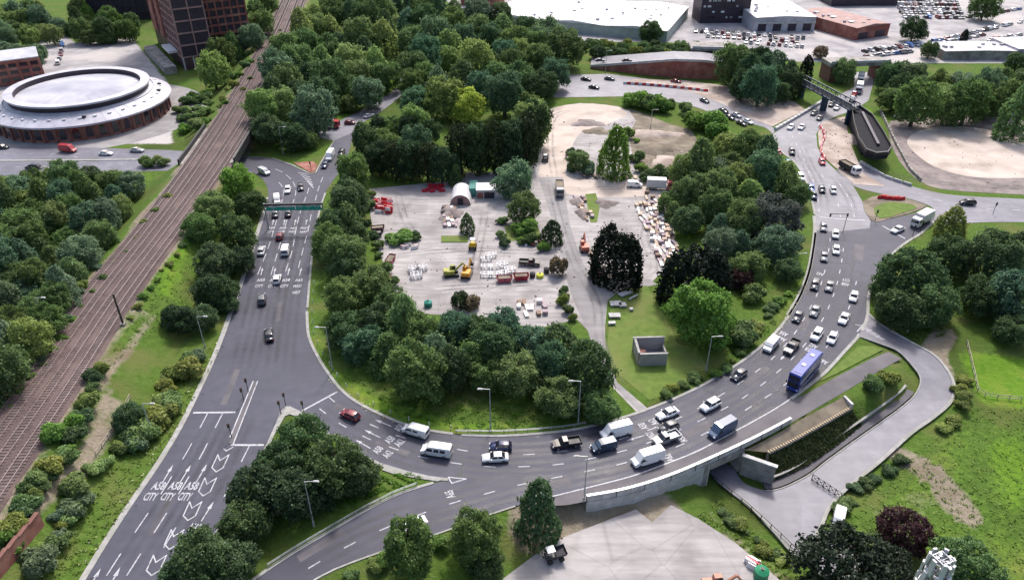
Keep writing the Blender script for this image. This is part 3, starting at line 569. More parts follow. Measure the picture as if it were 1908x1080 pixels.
for p, t, a in (((726, 819), 'A58', (700, 807)), ((744, 825), 'A62', (718, 813)), ((704, 838), 'A58', (678, 826)), ((722, 846), 'A62', (696, 834)), ((744, 797), 'A58', (718, 787)), ((1198, 794), 'A58', (1170, 803)), ((1217, 786), 'A62', (1190, 796)), ((1212, 811), 'M621', (1185, 820)), ((1270, 818), 'A58', (1245, 828)), ((1246, 853), 'A62', (1220, 861)),
                ((1460, 622), 'A58', (1448, 636)), ((1457, 632), 'A62', (1445, 646)), ((1515, 645), 'A62', (1503, 658)), ((1508, 652), 'A58', (1496, 665)), ((1534, 674), 'A65', (1524, 686)), ((1576, 522), 'CITY', (1572, 538)), ((1575, 530), 'A58', (1571, 545)), ((1528, 511), 'A62', (1522, 525)), ((838, 921), 'A65', (815, 928)), ((826, 966), 'K', (803, 974))):
    if t != 'K': road_text(t, p, a, road_s, 1.7, 1.5, .082)
for x, y in ((414, 706), (441, 704), (401, 739), (427, 736), (480, 793), (494, 754), (506, 722), (517, 689), (487, 697), (476, 683), (500, 690), (516, 600), (505, 652)): paint_line(GP([(x, y), (x + 3, y - 6)]), road_w, .082, .35, 'guide_mark')

# repairs, drains and covers in the carriageway
rgp = random.Random(5)
for (x, y), (ax, ay), l, w_ in [((430, 720), (420, 745), 11, 1.2), ((300, 960), (290, 978), 8, 1.4), ((730, 835), (750, 842), 7, 1.3), ((1020, 900), (1050, 896), 8, 2.4), ((1170, 870), (1200, 862), 9, 1.3), ((1300, 800), (1325, 788), 6, 1.6), ((1410, 700), (1430, 685), 8, 1.3), ((1500, 600), (1510, 580), 7, 1.7), ((1600, 470), (1602, 455), 9, 2.4), ((600, 1015), (620, 1003), 8, 1.4), ((640, 765), (655, 775), 5, 1.3), ((520, 580), (518, 600), 8, 1.3)]:
    a = G(x, y); b = G(ax, ay); d = (b - a).normalized(); par_ = road_w if x < 640 and y < 1000 and not (x > 560 and y > 900) else road_s
    MB().use('asphalt_dark').box((0, 0, 0), (l, w_, .004)).obj('repair_patch', par_, (a.x, a.y, .066), math.atan2(d.y, d.x))
for line in (INNER_W[4:], INNER_S[:16], LEFT_K[1:12]):
    for p in resample(offset(smooth(GP(line), 4), -.75 if line is not LEFT_K[1:12] else -.75), 14): MB().use('black_metal').box((0, 0, 0), (.5, .4, .006)).obj('drain_cover', road_s, (p.x, p.y, .068), rgp.uniform(0, 3))

upper = sheet('rough_ground', smooth(GP([(1165, 205), (1200, 212), (1250, 232), (1290, 245), (1300, 285), (1280, 330), (1215, 336), (1168, 322), (1160, 260)]), 3, True), .022, 'earth'); tag(upper, 'rough brown earth in the upper corner of the yard', kind='structure')
# darkened wheel tracks along the lanes
def wear(px, offs, par, z=.0722, wd=1.5, n=4):
    P = resample(smooth(GP(px), n), 3.0)
    for o_ in offs:
        for t in (-.85, .85):
            c = offset(P, o_ + t); A_, B_ = offset(c, wd / 2), offset(c, -wd / 2); vs = []; fa = []
            for i in range(len(c)):
                e = min(i, len(c) - 1 - i, 3) / 3; vs += [(A_[i].x, A_[i].y, z), (c[i].x, c[i].y, z), (B_[i].x, B_[i].y, z)]; fa += [0, e, 0]
            o = MB().use('tyre_wear').add(vs, [q for i in range(len(c) - 1) for q in ((3 * i, 3 * i + 1, 3 * i + 4, 3 * i + 3), (3 * i + 1, 3 * i + 2, 3 * i + 5, 3 * i + 4))]).obj('tyre_wear', par)
            at_ = o.data.attributes.new('fade', 'FLOAT', 'POINT'); at_.data.foreach_set('value', fa); z += .0004
wear(LA, (1.75,), road_s); wear(LB, (1.75, -1.75), road_s, .0735); wear(LD[6:], (-1.75,), road_s, .0752); wear(LD[:9], (1.8, -1.8), road_s, .0758)
wear([(415, 770), (398, 803), (378, 843), (355, 883), (328, 928), (297, 977), (265, 1027), (230, 1082)], (1.8, -1.8, 5.3), road_w); wear([(465, 830), (445, 870), (425, 912), (398, 958)], (1.7, -1.7), road_w, .0745)
wear([(452, 700), (475, 600), (490, 530), (505, 470), (517, 420), (524, 385), (530, 350)], (1.7, -1.7, -5.2), road_w, .0755); wear([(505, 700), (515, 600), (530, 520), (545, 465), (551, 430), (560, 395), (570, 360)], (0, -3.5), road_w, .0762)
wear([(1526, 395), (1522, 360), (1512, 330), (1500, 308), (1480, 262)], (1.7, -1.7), road_e, .08); wear([(1592, 405), (1584, 375), (1568, 348), (1548, 325)], (0,), road_e, .081)

trk = sheet('pale_track', smooth(GP([(1005, 335), (1008, 290), (1009, 235), (1018, 206), (1080, 193), (1150, 199), (1168, 214), (1130, 232), (1085, 245), (1065, 275), (1056, 310), (1062, 332), (1130, 336), (1235, 340), (1240, 360), (1140, 368), (1060, 362), (1042, 345)]), 3, True), .0335, 'pale_sand', yard)

for ln in ([(715, 480), (800, 470), (900, 465), (1000, 470), (1040, 440)], [(760, 545), (850, 535), (960, 530), (1050, 520)], [(905, 380), (900, 420), (890, 470), (880, 540)], [(740, 360), (760, 420), (800, 460)], [(1025, 340), (1045, 420), (1070, 490), (1110, 560), (1120, 640), (1165, 730)], [(1035, 335), (1025, 270), (1035, 215), (1090, 205)], [(1225, 380), (1200, 440), (1220, 500), (1170, 525)], [(1070, 352), (1150, 350), (1230, 352)]): wear(ln, (0,), yard, .0395, 1.1)
for ln in ([(1650, 320), (1700, 335), (1800, 345), (1950, 352)], [(1690, 228), (1760, 226), (1850, 232), (1950, 250)]): wear(ln, (0,), arena, .056, 2.0)
# ------------------------------------------------------------------ railway: bed, four tracks, bridge
bed = []
for k in range(0, len(RAILC)): bed.append(RAILC[k].copy())
A58D = seg_dist(np.array([p.x for p in RAILC]), np.array([p.y for p in RAILC]), A58AX)
mb = MB().use('ballast'); Lp = offset(bed, 7.9); Rp = offset(bed, -7.9); vs = []
for a, b in zip(Lp, Rp):
    for k in range(9):
        p = a.lerp(b, k / 8); z = ZR + (.12 if 0 < k < 8 else -.6); vs.append((p.x, p.y, z))
railway = mb.add(vs, [(i * 9 + k, i * 9 + k + 1, i * 9 + k + 10, i * 9 + k + 9) for i in range(len(bed) - 1) for k in range(8)]).obj('railway_bed')
tag(railway, 'brown ballast railway bed running up beside the gyratory', kind='structure')
RL = resample(RAILC, 4.0)
def track_line(off_near, off_far):
    out = []; n = len(RL)
    for i, p in enumerate(RL):
        a = RL[max(i - 1, 0)]; b = RL[min(i + 1, n - 1)]; t = (b - a).normalized()
        f = min(max((p.y - 150) / 110, 0), 1); f = f * f * (3 - 2 * f); o = off_near + (off_far - off_near) * f
        out.append(Vector((p.x - t.y * o, p.y + t.x * o, ZR + .12)))
    return out
for k, (a, b, lab) in enumerate(((5.3, 5.9, 'rusty railway track, outermost of the four on the wooded west side'), (1.9, 2.4, 'rusty railway track, second of the four from the west side'), (-1.5, -2.4, 'rusty railway track, third of the four from the west side'), (-4.9, -5.9, 'rusty railway track, outermost of the four on the gyratory side'))):
    tl = track_line(a, b); e = empty('railway_track', tl[0], 0, lab, 'railway track', 'four railway tracks'); o0 = Vector(tl[0])
    loc = [p - o0 for p in tl]
    for s in (-.75, .75): MB().use('rail_steel').strip(offset(loc, s), -.085, .085, .06, .24).obj('rail', e)
    sm = MB().use('sleeper')
    for i, p in enumerate(resample(loc, .72)):
        if p.y > 420: break
        j = min(int(i * .72 / 4.0), len(loc) - 2); t = (loc[j + 1] - loc[j]).normalized(); n = Vector((-t.y, t.x, 0))
        c = [p + n * 1.25 + t * .13, p - n * 1.25 + t * .13, p - n * 1.25 - t * .13, p + n * 1.25 - t * .13]
        sm.add([(v.x, v.y, .085) for v in c] + [(v.x, v.y, 0) for v in c], [(0, 1, 2, 3), (0, 4, 5, 1), (1, 5, 6, 2), (2, 6, 7, 3), (3, 7, 4, 0)])
    s_ = sm.obj('sleepers', e); s_['kind'] = 'stuff'
# bridge over the dual carriageway
bi = [i for i in range(len(RAILC)) if A58D[i] < 17]
seg = RAILC[bi[0]:bi[-1] + 1]; bo = seg[len(seg) // 2]
rb = empty('railway_bridge', (bo.x, bo.y, 0), 0, 'dark girder railway bridge crossing the pale dual carriageway', 'bridge')
lc = [Vector((p.x - bo.x, p.y - bo.y, ZR)) for p in seg]
MB().use('stone_wall').strip(lc, -8.3, 8.3, -1.1, -.15).obj('deck', rb)
for s in (-8.3, 8.3): MB().use('black_metal').strip(offset(lc, s), -.25, .25, -1.3, 1.3).obj('girder', rb)
for e_ in (0, -1):
    p = lc[e_]; q = lc[1] if e_ == 0 else lc[-2]; t = (q - p).normalized(); n = Vector((-t.y, t.x, 0)); ro = math.atan2(n.y, n.x)
    MB().use('stone_wall').box((p.x + t.x * 1.2, p.y + t.y * 1.2, ZR / 2 - .6), (17.6, 1.6, ZR - 1.0), ro).obj('abutment', rb)

# ------------------------------------------------------------------ retaining walls and parapet of the south road bridge
PAR = sp([(1092, 933), (1150, 923), (1200, 910), (1260, 889), (1322, 862), (1385, 833), (1440, 805), (1482, 782)])
par = empty('bridge_parapet', PAR[0], 0, 'long grubby white parapet along the south road above the tunnel', 'parapet')
pp = resample(PAR, 2.6)
for a, b in zip(pp, pp[1:]):
    d = (b - a); L = d.length; o = MB().use('white_wall').box((0, 0, .68), (L - .06, .42, 1.25)).obj('panel', par, (a + b) / 2 - PAR[0], math.atan2(d.y, d.x))
    if random.random() < 1: MB().use('steel_grey').box((0, 0, 1.345), (L - .06, .5, .09)).obj('coping', par, (a + b) / 2 - PAR[0], math.atan2(d.y, d.x))
for a in pp[::2]:
    mb = MB().use('black_metal').cyl((0, -.32, -.3), (0, -.32, 1.5), .05, n=5).obj('stanchion', par, a - PAR[0], 0)
wl = [p for p in PAR]
iA = min(range(len(wl)), key=lambda i: (wl[i] - TA).length); iB = min(range(len(wl)), key=lambda i: (wl[i] - TB).length)
rw = empty('retaining_wall', wl[0], 0, 'pale concrete retaining wall below the white parapet beside the tunnel', 'wall')
lw = [p - wl[0] for p in wl]
MB().use('white_wall').strip(lw[:iA + 1], -.35, .35, -6.2, .02).obj('wall', rw)
dk = MB().use('stone_wall').strip(lw[iA:iB + 1], -.5, .3, -1.25, .0).obj('lintel', rw)
for P, nm in ((TA, 'abutment'), (TB, 'abutment')):
    d = tn; c = P + d * 7.2; MB().use('stone_wall').box((0, 0, -3.05), (14.4, .9, 6.0)).obj(nm, rw, c - wl[0], math.atan2(d.y, d.x))
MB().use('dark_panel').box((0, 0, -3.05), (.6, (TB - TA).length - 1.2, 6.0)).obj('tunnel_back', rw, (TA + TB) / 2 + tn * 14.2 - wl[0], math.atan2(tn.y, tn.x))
MB().use('stone_wall').add([(p.x, p.y, -.9) for p in (TA - wl[0], TB - wl[0], TB + tn * 14.4 - wl[0], TA + tn * 14.4 - wl[0])], [(0, 1, 2, 3)]).obj('soffit', rw)
# wing wall of the tunnel mouth, laid in long courses
W0 = G(1386, 846, -.35); W1 = G(1446, 872, -1.0)
ww = empty('wing_wall', W0, 0, 'striped pale wing wall with white coping beside the tunnel mouth', 'wall')
d = W1 - W0; d.z = 0; L = d.length; rz = math.atan2(d.y, d.x)
for k in range(6):
    z0 = -5.2 - W0.z + k * .76; ln = L
    MB().use('stone_wall').box((L / 2, .0 if k % 2 else .06, z0 + .36), (L, .55, .70)).obj('course', ww, (0, 0, 0), rz)
MB().use('white_wall').box((L / 2, 0, -.22), (L + .4, .8, .28)).obj('coping', ww, (0, 0, 0), rz)
dd = Vector((d.y, -d.x, 0)).normalized(); dd = dd if dd.x > 0 else -dd
# terraced bank: brown strip, block edging, ivy wall
BT = sp([(1388, 838), (1440, 812), (1500, 777), (1573, 738)], 6); BW = smooth([G(1432, 842, -1.0), G(1470, 824, -1.0), G(1530, 791, -.9), G(1586, 759, -.8)], 6)
BT = [BT[int(i * (len(BT) - 1) / (len(BW) - 1))] for i in range(len(BW))]
mb = MB().use('earth'); vs = []
for a, b in zip(BT, BW):
    for k in range(4):
        p = a.lerp(b, k / 3); vs.append((p.x, p.y, -.05 + (p.z + .02) * 1.0 if k else -.02))
bank = mb.add(vs, [(i * 4 + k, i * 4 + k + 1, i * 4 + k + 5, i * 4 + k + 4) for i in range(len(BT) - 1) for k in range(3)]).obj('earth_bank'); tag(bank, 'bare brown earth strip sloping behind the block edging', kind='structure')
ivw = empty('terrace_wall', BW[0], 0, 'ivy covered terrace wall with a row of tan edging blocks', 'wall')
lw2 = [p - BW[0] for p in BW]
MB().use('stone_wall').strip(lw2, -.3, .3, -4.6, .0).obj('wall', ivw)
for p in resample(lw2, .62)[::1]:
    MB().use('timber').box((0, 0, .12), (.34, .5, .26)).obj('edging_block', ivw, p, .5, color=(1.0, .95, .78))
E0 = BT[-1]; E1 = BW[-1]; d = E1 - E0; MB().use('white_wall').box((d.length / 2, 0, -1.4), (d.length, .5, 3.2)).obj('end_wall', ivw, (E0 + Vector((0, 0, 0))) - BW[0], math.atan2(d.y, d.x))
# steep ivy bank between the terrace wall and the footpath
BB = smooth([G(1446, 893, -4.75), G(1500, 868, -4.45), G(1552, 834, -4.05), G(1607, 794, -3.6)], 6); vs = []
for a, b in zip(BW, BB):
    for k in range(5):
        p = a.lerp(b, k / 4); vs.append((p.x, p.y, p.z - .25 - .35 * math.sin(math.pi * k / 4)))
ibank = MB().use('earth').add(vs, [(i * 5 + k, i * 5 + k + 1, i * 5 + k + 6, i * 5 + k + 5) for i in range(len(BW) - 1) for k in range(4)]).obj('ivy_bank'); tag(ibank, 'steep shaded bank of dark ivy below the block edging', kind='structure')
# walkway beside the lower road with its low walls
i0, i1 = 20, 46
seg = LL[i0:i1]; walk = MB().use('asphalt_dark').strip(seg, -2.0, -.3, .0, .12).obj('lower_footpath'); tag(walk, 'narrow dark footpath along the lower road', kind='structure')
lo_ = seg[0]; l2 = [p - lo_ for p in seg]
lwall = empty('low_wall', lo_, 0, 'low pale wall lining the footpath beside the lower road', 'wall')
MB().use('stone_wall').strip(l2, -2.3, -2.0, -.3, .8).obj('wall', lwall); MB().use('kerb').strip(l2, -2.38, -1.95, .8, .9).obj('coping', lwall)
# gate across the lower road
ga, gb = G(1512, 893, -4.9), G(1566, 928, -4.8); gd = gb - ga; gt = empty('road_gate', ga, math.atan2(gd.y, gd.x), 'dark metal lattice gate standing open across the lower road', 'gate')
gl = gd.length
for k in range(6):
    u = gl * k / 5; MB().use('black_metal').cyl((u, 0, -.2), (u, 0, 1.5), .07, n=6).obj('post', gt)
    if k < 5:
        MB().use('black_metal').bar((u, 0, .15), (u + gl / 5, 0, 1.35), .07, .07).bar((u, 0, 1.35), (u + gl / 5, 0, .15), .07, .07).bar((u, 0, 1.4), (u + gl / 5, 0, 1.4), .08, .08).bar((u, 0, .15), (u + gl / 5, 0, .15), .08, .08).obj('lattice', gt)
# fences
def fence(px, label, h=1.6, z=0.0, m='black_metal', step=2.2, zs=None, name='post_fence', rails=(.4, .95)):
    P = resample([on(*p) for p in px] if zs is None else [G(a, b, c) for (a, b), c in zip(px, zs)], step)
    e = empty(name, P[0], 0, label, 'fence'); o0 = P[0].copy()
    for p in P: MB().use(m).box((0, 0, h / 2 - .1), (.12, .12, h)).obj('post', e, p - o0)
    for r in rails: MB().use(m).strip([p - o0 for p in P], -.035, .035, h * r - .06, h * r + .06).obj('rail', e)
    return e
fence([(1326, 895), (1390, 945), (1450, 1000), (1500, 1050)], 'dark post and rail fence between the weedy bank and the lower road', 1.4)
fence([(500, 1056), (560, 1018), (620, 983), (680, 948), (740, 918), (795, 898)], 'pale roadside guard fence along the curving exit below the trees', .9, m='lamp_grey', name='guard_fence', rails=(.6, .9))
fence([(120, 560), (165, 500), (205, 425), (235, 380)], 'pale wire fence between the wood and the railway', 1.5, m='lamp_grey', name='wire_fence')
fence([(180, 850), (215, 800), (245, 740)], 'short timber fence beside the dirt path near the railway', 1.2, m='timber', name='timber_fence')
fence([(1800, 640), (1812, 690), (1822, 735), (1850, 742), (1920, 748)], 'thin fence around the bright green field', 1.1, m='timber', name='field_fence')
fence([(850, 806), (930, 807), (1000, 803), (1060, 797), (1110, 787)], 'pale guard fence along the grass edge of the inner island', .8, m='lamp_grey', name='guard_fence', rails=(.6, .9))
# red brick wall in the lower corner by the railway
wp = resample(smooth([on(-120, 1215), on(-20, 1095), on(40, 1025), on(84, 972)], 6), 2.4); o0 = wp[0]
bw = empty('brick_wall', o0, 0, 'long red brick wall with a dark coping beside the railway cutting', 'wall')
for a, b in zip(wp, wp[1:]):
    d = b - a; MB().use('red_brick').box((0, 0, .9), (d.length, .5, 3.4)).obj('brick_panel', bw, (a + b) / 2 - o0, math.atan2(d.y, d.x))
    MB().use('brown_brick').box((0, 0, 2.68), (d.length, .7, .16)).obj('coping', bw, (a + b) / 2 - o0, math.atan2(d.y, d.x))

# ------------------------------------------------------------------ round building with ring roof
C0 = Vector((-161.5, 275, 0)); rh = empty('round_building', C0, 0, 'round brick building with pale ring roof and sunken glazed centre', 'building')
def ring(r0, z0, r1, z1, m, name, n=72, par=rh):
    vs = []
    for i in range(n):
        a = 2 * math.pi * i / n
        for r, z in ((r0, z0), (r1, z1)): vs.append((r * math.cos(a), r * math.sin(a), z))
    return MB().use(m).add(vs, [(2 * i, 2 * ((i + 1) % n), 2 * ((i + 1) % n) + 1, 2 * i + 1) for i in range(n)]).obj(name, par, smooth_=False)
ring(29.6, 0, 29.6, 5.6, 'red_brick', 'wall')
ring(29.3, 5.3, 31.2, 5.3, 'white_wall', 'soffit'); ring(31.2, 5.3, 31.2, 5.9, 'roof_lilac', 'fascia')
rr = None
for k in range(36):
    a0, a1 = 2 * math.pi * k / 36, 2 * math.pi * (k + 1) / 36; g = .0025
    vs = [(r * math.cos(a), r * math.sin(a), z) for a in (a0 + g, (a0 + a1) / 2, a1 - g) for r, z in ((31.2, 5.9), (23.6, 8.6))]
    p = MB().use('roof_lilac').add(vs, [(0, 2, 3, 1), (2, 4, 5, 3)]).obj('roof_panel', rh)
    am = (a0 + a1) / 2
    MB().use('roof_white').box((27.6 * math.cos(am), 27.6 * math.sin(am), 7.33), (.7, 1.1, .35), am).obj('rooflight', rh)
ring(31.1, 5.86, 23.5, 8.56, 'roof_grey', 'roof_deck'); ring(25.4, 7.98, 25.4, 8.35, 'roof_grey', 'roof_step')
ring(23.6, 7.4, 23.9, 10.4, 'dark_panel', 'shadow_gap_drum'); ring(24.6, 10.4, 24.6, 11.0, 'roof_lilac', 'fascia'); ring(24.6, 11.0, 21.4, 11.0, 'roof_lilac', 'ring_roof'); ring(24.6, 10.4, 23.8, 10.4, 'roof_grey', 'soffit')  # shadow gap below the ring roof is put into the drum's dark colour
ring(21.4, 11.0, 21.4, 9.0, 'dark_panel', 'inner_wall')
for k in range(28):
    a0, a1 = 2 * math.pi * k / 28, 2 * math.pi * (k + 1) / 28; g = .004
    vs = [(r * math.cos(a), r * math.sin(a), z) for a in (a0 + g, (a0 + a1) / 2, a1 - g) for r, z in ((21.3, 9.2), (12.0, 10.3))]
    MB().use('glass_roof').add(vs, [(0, 2, 3, 1), (2, 4, 5, 3)]).obj('glazed_panel', rh)
MB().use('glass_roof').add([(12.0 * math.cos(2 * math.pi * i / 56), 12.0 * math.sin(2 * math.pi * i / 56), 10.3) for i in range(56)] + [(0, 0, 11.2)], [(i, (i + 1) % 56, 56) for i in range(56)]).obj('centre_roof', rh)
ring(21.35, 9.12, 11.9, 10.2, 'roof_grey', 'glazing_bed')
for k in range(44):
    a = 2 * math.pi * k / 44
    if math.sin(a) > .35: continue
    MB().use('brown_brick').box((0, 0, 2.7), (.9, .8, 5.4)).obj('pier', rh, (29.7 * math.cos(a), 29.7 * math.sin(a), 0), a)
    a2 = a + math.pi / 44; arch = [(-1.1, 0), (1.1, 0), (1.1, 2.6)] + [(1.1 * math.cos(t), 2.6 + 1.1 * math.sin(t)) for t in (.5, 1.05, 1.57, 2.09, 2.64)] + [(-1.1, 2.6)]
    m_ = MB().use('glass_dark' if k % 3 else 'dark_panel').add([(29.66, y, z + .9) for y, z in arch], [tuple(range(len(arch)))])
    m_.obj('arched_window', rh, (0, 0, 0), a2)
plaza = sheet('plaza', smooth([C0 + Vector((44 * math.cos(a), 40 * math.sin(a), 0)) for a in [i * .3 for i in range(21)]], 2, True), .02, 'concrete'); tag(plaza, 'pinkish paving around the round building', kind='structure')

# ------------------------------------------------------------------ apartment tower and neighbours
def facade(par, u0, v0, ud, L, z0, z1, nb, nf, frame='roof_brown', pane='dark_panel', fr=.6, out=.25, fill=None):
    """grid of frames and panes on the wall that starts at (u0,v0) and runs L along direction ud"""
    n = Vector((ud[1], -ud[0], 0)); rz = math.atan2(ud[1], ud[0]); bw_, bh = L / nb, (z1 - z0) / nf
    pm = MB().use(pane).box((0, 0, 0), (bw_ - fr, .12, bh - fr)).mesh('pane'); hm = MB().use(frame).box((0, 0, 0), (L, .5, fr)).mesh('floor_band'); vm = MB().use(frame).box((0, 0, 0), (fr * .8, .42, z1 - z0)).mesh('mullion')
    for k in range(nf + 1): obj('floor_band', hm, par, (u0 + ud[0] * L / 2 + n.x * out, v0 + ud[1] * L / 2 + n.y * out, z0 + bh * k), rz)
    for j in range(nb + 1): obj('mullion', vm, par, (u0 + ud[0] * bw_ * j + n.x * (out - .02), v0 + ud[1] * bw_ * j + n.y * (out - .02), (z0 + z1) / 2), rz)
    for k in range(nf):
        for j in range(nb): obj('window_pane', pm, par, (u0 + ud[0] * bw_ * (j + .5) + n.x * .05, v0 + ud[1] * bw_ * (j + .5) + n.y * .05, z0 + bh * (k + .5)), rz)
a_ = R(33.5); e1 = (math.cos(a_), math.sin(a_)); e2 = (-math.sin(a_), math.cos(a_))
tw = empty('apartment_tower', G(346, 131), 0, 'dark brown apartment tower with gridded frame facade beside the railway', 'building')
def U(u, v): return (e1[0] * u + e2[0] * v, e1[1] * u + e2[1] * v)
def blk(u0, u1, v0, v1, z0, z1, m, name, par=tw):
    c = U((u0 + u1) / 2, (v0 + v1) / 2); return MB().use(m).box((c[0], c[1], (z0 + z1) / 2), (u1 - u0, v1 - v0, z1 - z0), a_).obj(name, par)
blk(0, 13, 0, 56, 0, 46, 'tower_panel', 'core'); blk(14, 34, 12, 44, 10, 46, 'red_brick', 'wing'); blk(15, 33, 13, 43, 0, 10, 'dark_panel', 'undercroft')
blk(-1.2, -.05, 26, 33, 9, 46, 'red_brick', 'brick_panel'); blk(-1.2, -.05, 40, 50, 9, 46, 'red_brick', 'brick_panel'); blk(-4, -.1, 8, 22, 6, 7, 'roof_white', 'canopy'); blk(-9, -4.1, -3, 40, 0, 3.2, 'stone_wall', 'podium')
facade(tw, 0, 0, e1, 13, 5.5, 46, 2, 8); s = U(0, 25); facade(tw, s[0], s[1], (-e2[0], -e2[1]), 25, 5.5, 46, 5, 12, 'roof_brown', 'tower_panel')
s = U(0, 40); facade(tw, s[0], s[1], (-e2[0], -e2[1]), 6.5, 9, 46, 2, 10); s = U(14, 12); facade(tw, s[0], s[1], e1, 20, 11, 46, 6, 10, 'red_brick', 'dark_panel', .9)
for u in (0, 4.3, 8.6, 13): c = U(u, -.3); MB().use('white_wall').box((c[0], c[1], 2.7), (.6, .6, 5.4), a_).obj('column', tw)
t2 = empty('dark_tower', G(225, 40), 0, 'dark blue slab block at the top edge behind the pale yard', 'building')
MB().use('dark_panel').box((0, 12, 18), (34, 18, 36), .1).obj('body', t2); facade(t2, -16.6, 1.2, (math.cos(.1), math.sin(.1)), 33, 4, 36, 9, 9, 'dark_panel')
bb = empty('brick_building', G(-30, 165), 0, 'red brick block at the edge beside the round building', 'building')
MB().use('red_brick').box((0, 9, 5), (36, 18, 10), .55).obj('body', bb); MB().use('roof_grey').box((0, 9, 10.2), (36.6, 18.6, .4), .55).obj('roof', bb)
c = Vector((math.cos(.55), math.sin(.55))); st = Vector((0, 9)) - c * 18 - Vector((-c.y, c.x)) * 9
facade(bb, st.x, st.y, (c.x, c.y), 36, 1, 9.4, 9, 3, 'red_brick', 'glass_dark', 1.2, .05)
# warehouses
def shed(name, label, px, py, Lx, Dy, h, rz, roof, wall, bays=1, pitch=1.6, z=0.0, doors=0):
    e = empty(name, G(px, py), rz, label, 'building')
    MB().use(wall).box((Lx / 2, Dy / 2, h / 2), (Lx, Dy, h)).obj('wall', e)
    bw_ = Lx / bays
    for k in range(bays):
        x0, x1 = k * bw_ + .12, (k + 1) * bw_ - .12; xm = (x0 + x1) / 2
        MB().use(roof).add([(x0, -.5, h + .1), (xm, -.5, h + pitch), (x1, -.5, h + .1), (x0, Dy + .5, h + .1), (xm, Dy + .5, h + pitch), (x1, Dy + .5, h + .1)], [(0, 1, 4, 3), (1, 2, 5, 4), (0, 2, 1), (3, 4, 5)]).obj('roof', e)
        MB().use('roof_grey').box((x1 + .12, Dy / 2, h + .12), (.7, Dy + 1, .2)).obj('gutter', e)
    for k in range(doors): MB().use('dark_panel').box((Lx * (k + .5) / doors, -.06, h * .3), (Lx / doors * .55, .1, h * .5)).obj('door', e)
    return e
shed('warehouse', 'long white roofed warehouse in three bays behind the woods', 905, 47, 98, 60, 5.2, -.37, 'roof_white', 'wall_pale', 3, 1.4)
shed('office_block', 'black office block with scattered white windows', 1303, 44, 27, 16, 26, .06, 'roof_grey', 'dark_panel', 1, .4)
ob = [o for o in bpy.data.objects if o.name.startswith('office_block')][0]
for k in range(46):
    i, j = random.randint(0, 9), random.randint(0, 7); MB().use('roof_white' if random.random() < .55 else 'glass_dark').box((1.8 + 2.55 * i, -.06, 3 + 2.9 * j), (random.choice((1.2, 1.9)), .12, 1.0)).obj('window', ob)
w2 = shed('white_warehouse', 'white roofed warehouse with grey loading front beside the car park', 1404, 60, 32, 40, 7.2, .05, 'roof_white', 'roof_grey', 1, .9, doors=4)
MB().use('white_wall').box((16, -.3, 4.6), (32, .5, .9)).obj('fascia', w2)
w3 = shed('brick_workshop', 'brown brick workshop with rooflights on its brown roof', 1590, 76, 24, 40, 6, .45, 'roof_brown', 'red_brick', 1, 1.2, doors=2)
for k in range(5): MB().use('roof_white').box((6 + (k % 2) * 5, 9 + 6 * k, 6.9), (3, 2.4, .25), 0).obj('rooflight', w3)
shed('grey_depot', 'low flat roofed grey depot behind the eastern trees', 1755, 112, 38, 16, 4, 0, 'roof_grey', 'stone_wall', 1, .5)
shed('pale_depot', 'white roofed shed at the right edge above the trees', 1890, 112, 60, 20, 5, .06, 'roof_white', 'roof_lilac', 1, .6, doors=5)
shed('grey_shed', 'grey warehouse at the top edge beyond the brick workshop', 1548, 12, 40, 30, 7, .05, 'roof_lilac', 'dark_panel', 1, .9)
shed('red_shed', 'red walled shed behind the woods beside the white warehouse', 858, 10, 24, 14, 6, -.2, 'roof_grey', 'red_brick', 1, .9)
# red retaining ramp at the north
pts = [(1100, 128, .8), (1150, 134, 3.0), (1200, 140, 5.2), (1255, 145, 7.2), (1310, 148, 7.4), (1352, 148, 6.0)]
o0 = G(1100, 128); ra = empty('ramp_wall', o0, 0, 'red brick retaining ramp wall rising beside the north road works', 'wall')
vs = []; tp = []
for x, y, h in pts: p = G(x, y) - o0; vs += [(p.x, p.y, -.2), (p.x, p.y, h)]; tp.append((p, h))
MB().use('red_brick').add(vs, [(2 * i, 2 * i + 2, 2 * i + 3, 2 * i + 1) for i in range(len(pts) - 1)]).obj('wall', ra)
MB().use('asphalt_pale').add([v for p, h in tp for v in ((p.x, p.y, h - .1), (p.x + 2, p.y + 16, h - .1))], [(2 * i, 2 * i + 1, 2 * i + 3, 2 * i + 2) for i in range(len(pts) - 1)]).obj('deck', ra)
MB().use('white_wall').add([v for p, h in tp for v in ((p.x, p.y - .05, h - .1), (p.x, p.y - .05, h + .9), (p.x, p.y + .4, h + .9))], [q for i in range(len(pts) - 1) for q in ((3 * i, 3 * i + 3, 3 * i + 4, 3 * i + 1), (3 * i + 1, 3 * i + 4, 3 * i + 5, 3 * i + 2))]).obj('parapet', ra)
nb = empty('overbridge', G(1330, 128), 0, 'small dark overbridge at the top of the red ramp wall', 'bridge')
MB().use('stone_wall').box((0, 8, 7.6), (20, 12, 1.0), -.1).obj('deck', nb); MB().use('white_wall').box((0, 2, 8.6), (20, .4, 1.0), -.1).obj('parapet', nb); MB().use('dark_panel').box((0, 9, 3.6), (18, 9, 7), -.1).obj('abutment', nb)  # dark block under the deck stands in for the shaded opening
# rail/road underbridge behind the footbridge
ub = empty('underbridge', G(1605, 158), .1, 'grey bridge over the road where lorries wait among trees', 'bridge')
MB().use('stone_wall').box((0, 9, 7.2), (26, 9, 1.6)).obj('deck', ub); MB().use('white_wall').box((0, 4.2, 8.4), (26, .4, 1.0)).obj('parapet', ub)
MB().use('brown_brick').box((-10, 9, 3.2), (5, 9, 6.4)).obj('abutment', ub); MB().use('brown_brick').box((11.5, 9, 3.2), (4, 9, 6.4)).obj('abutment', ub)
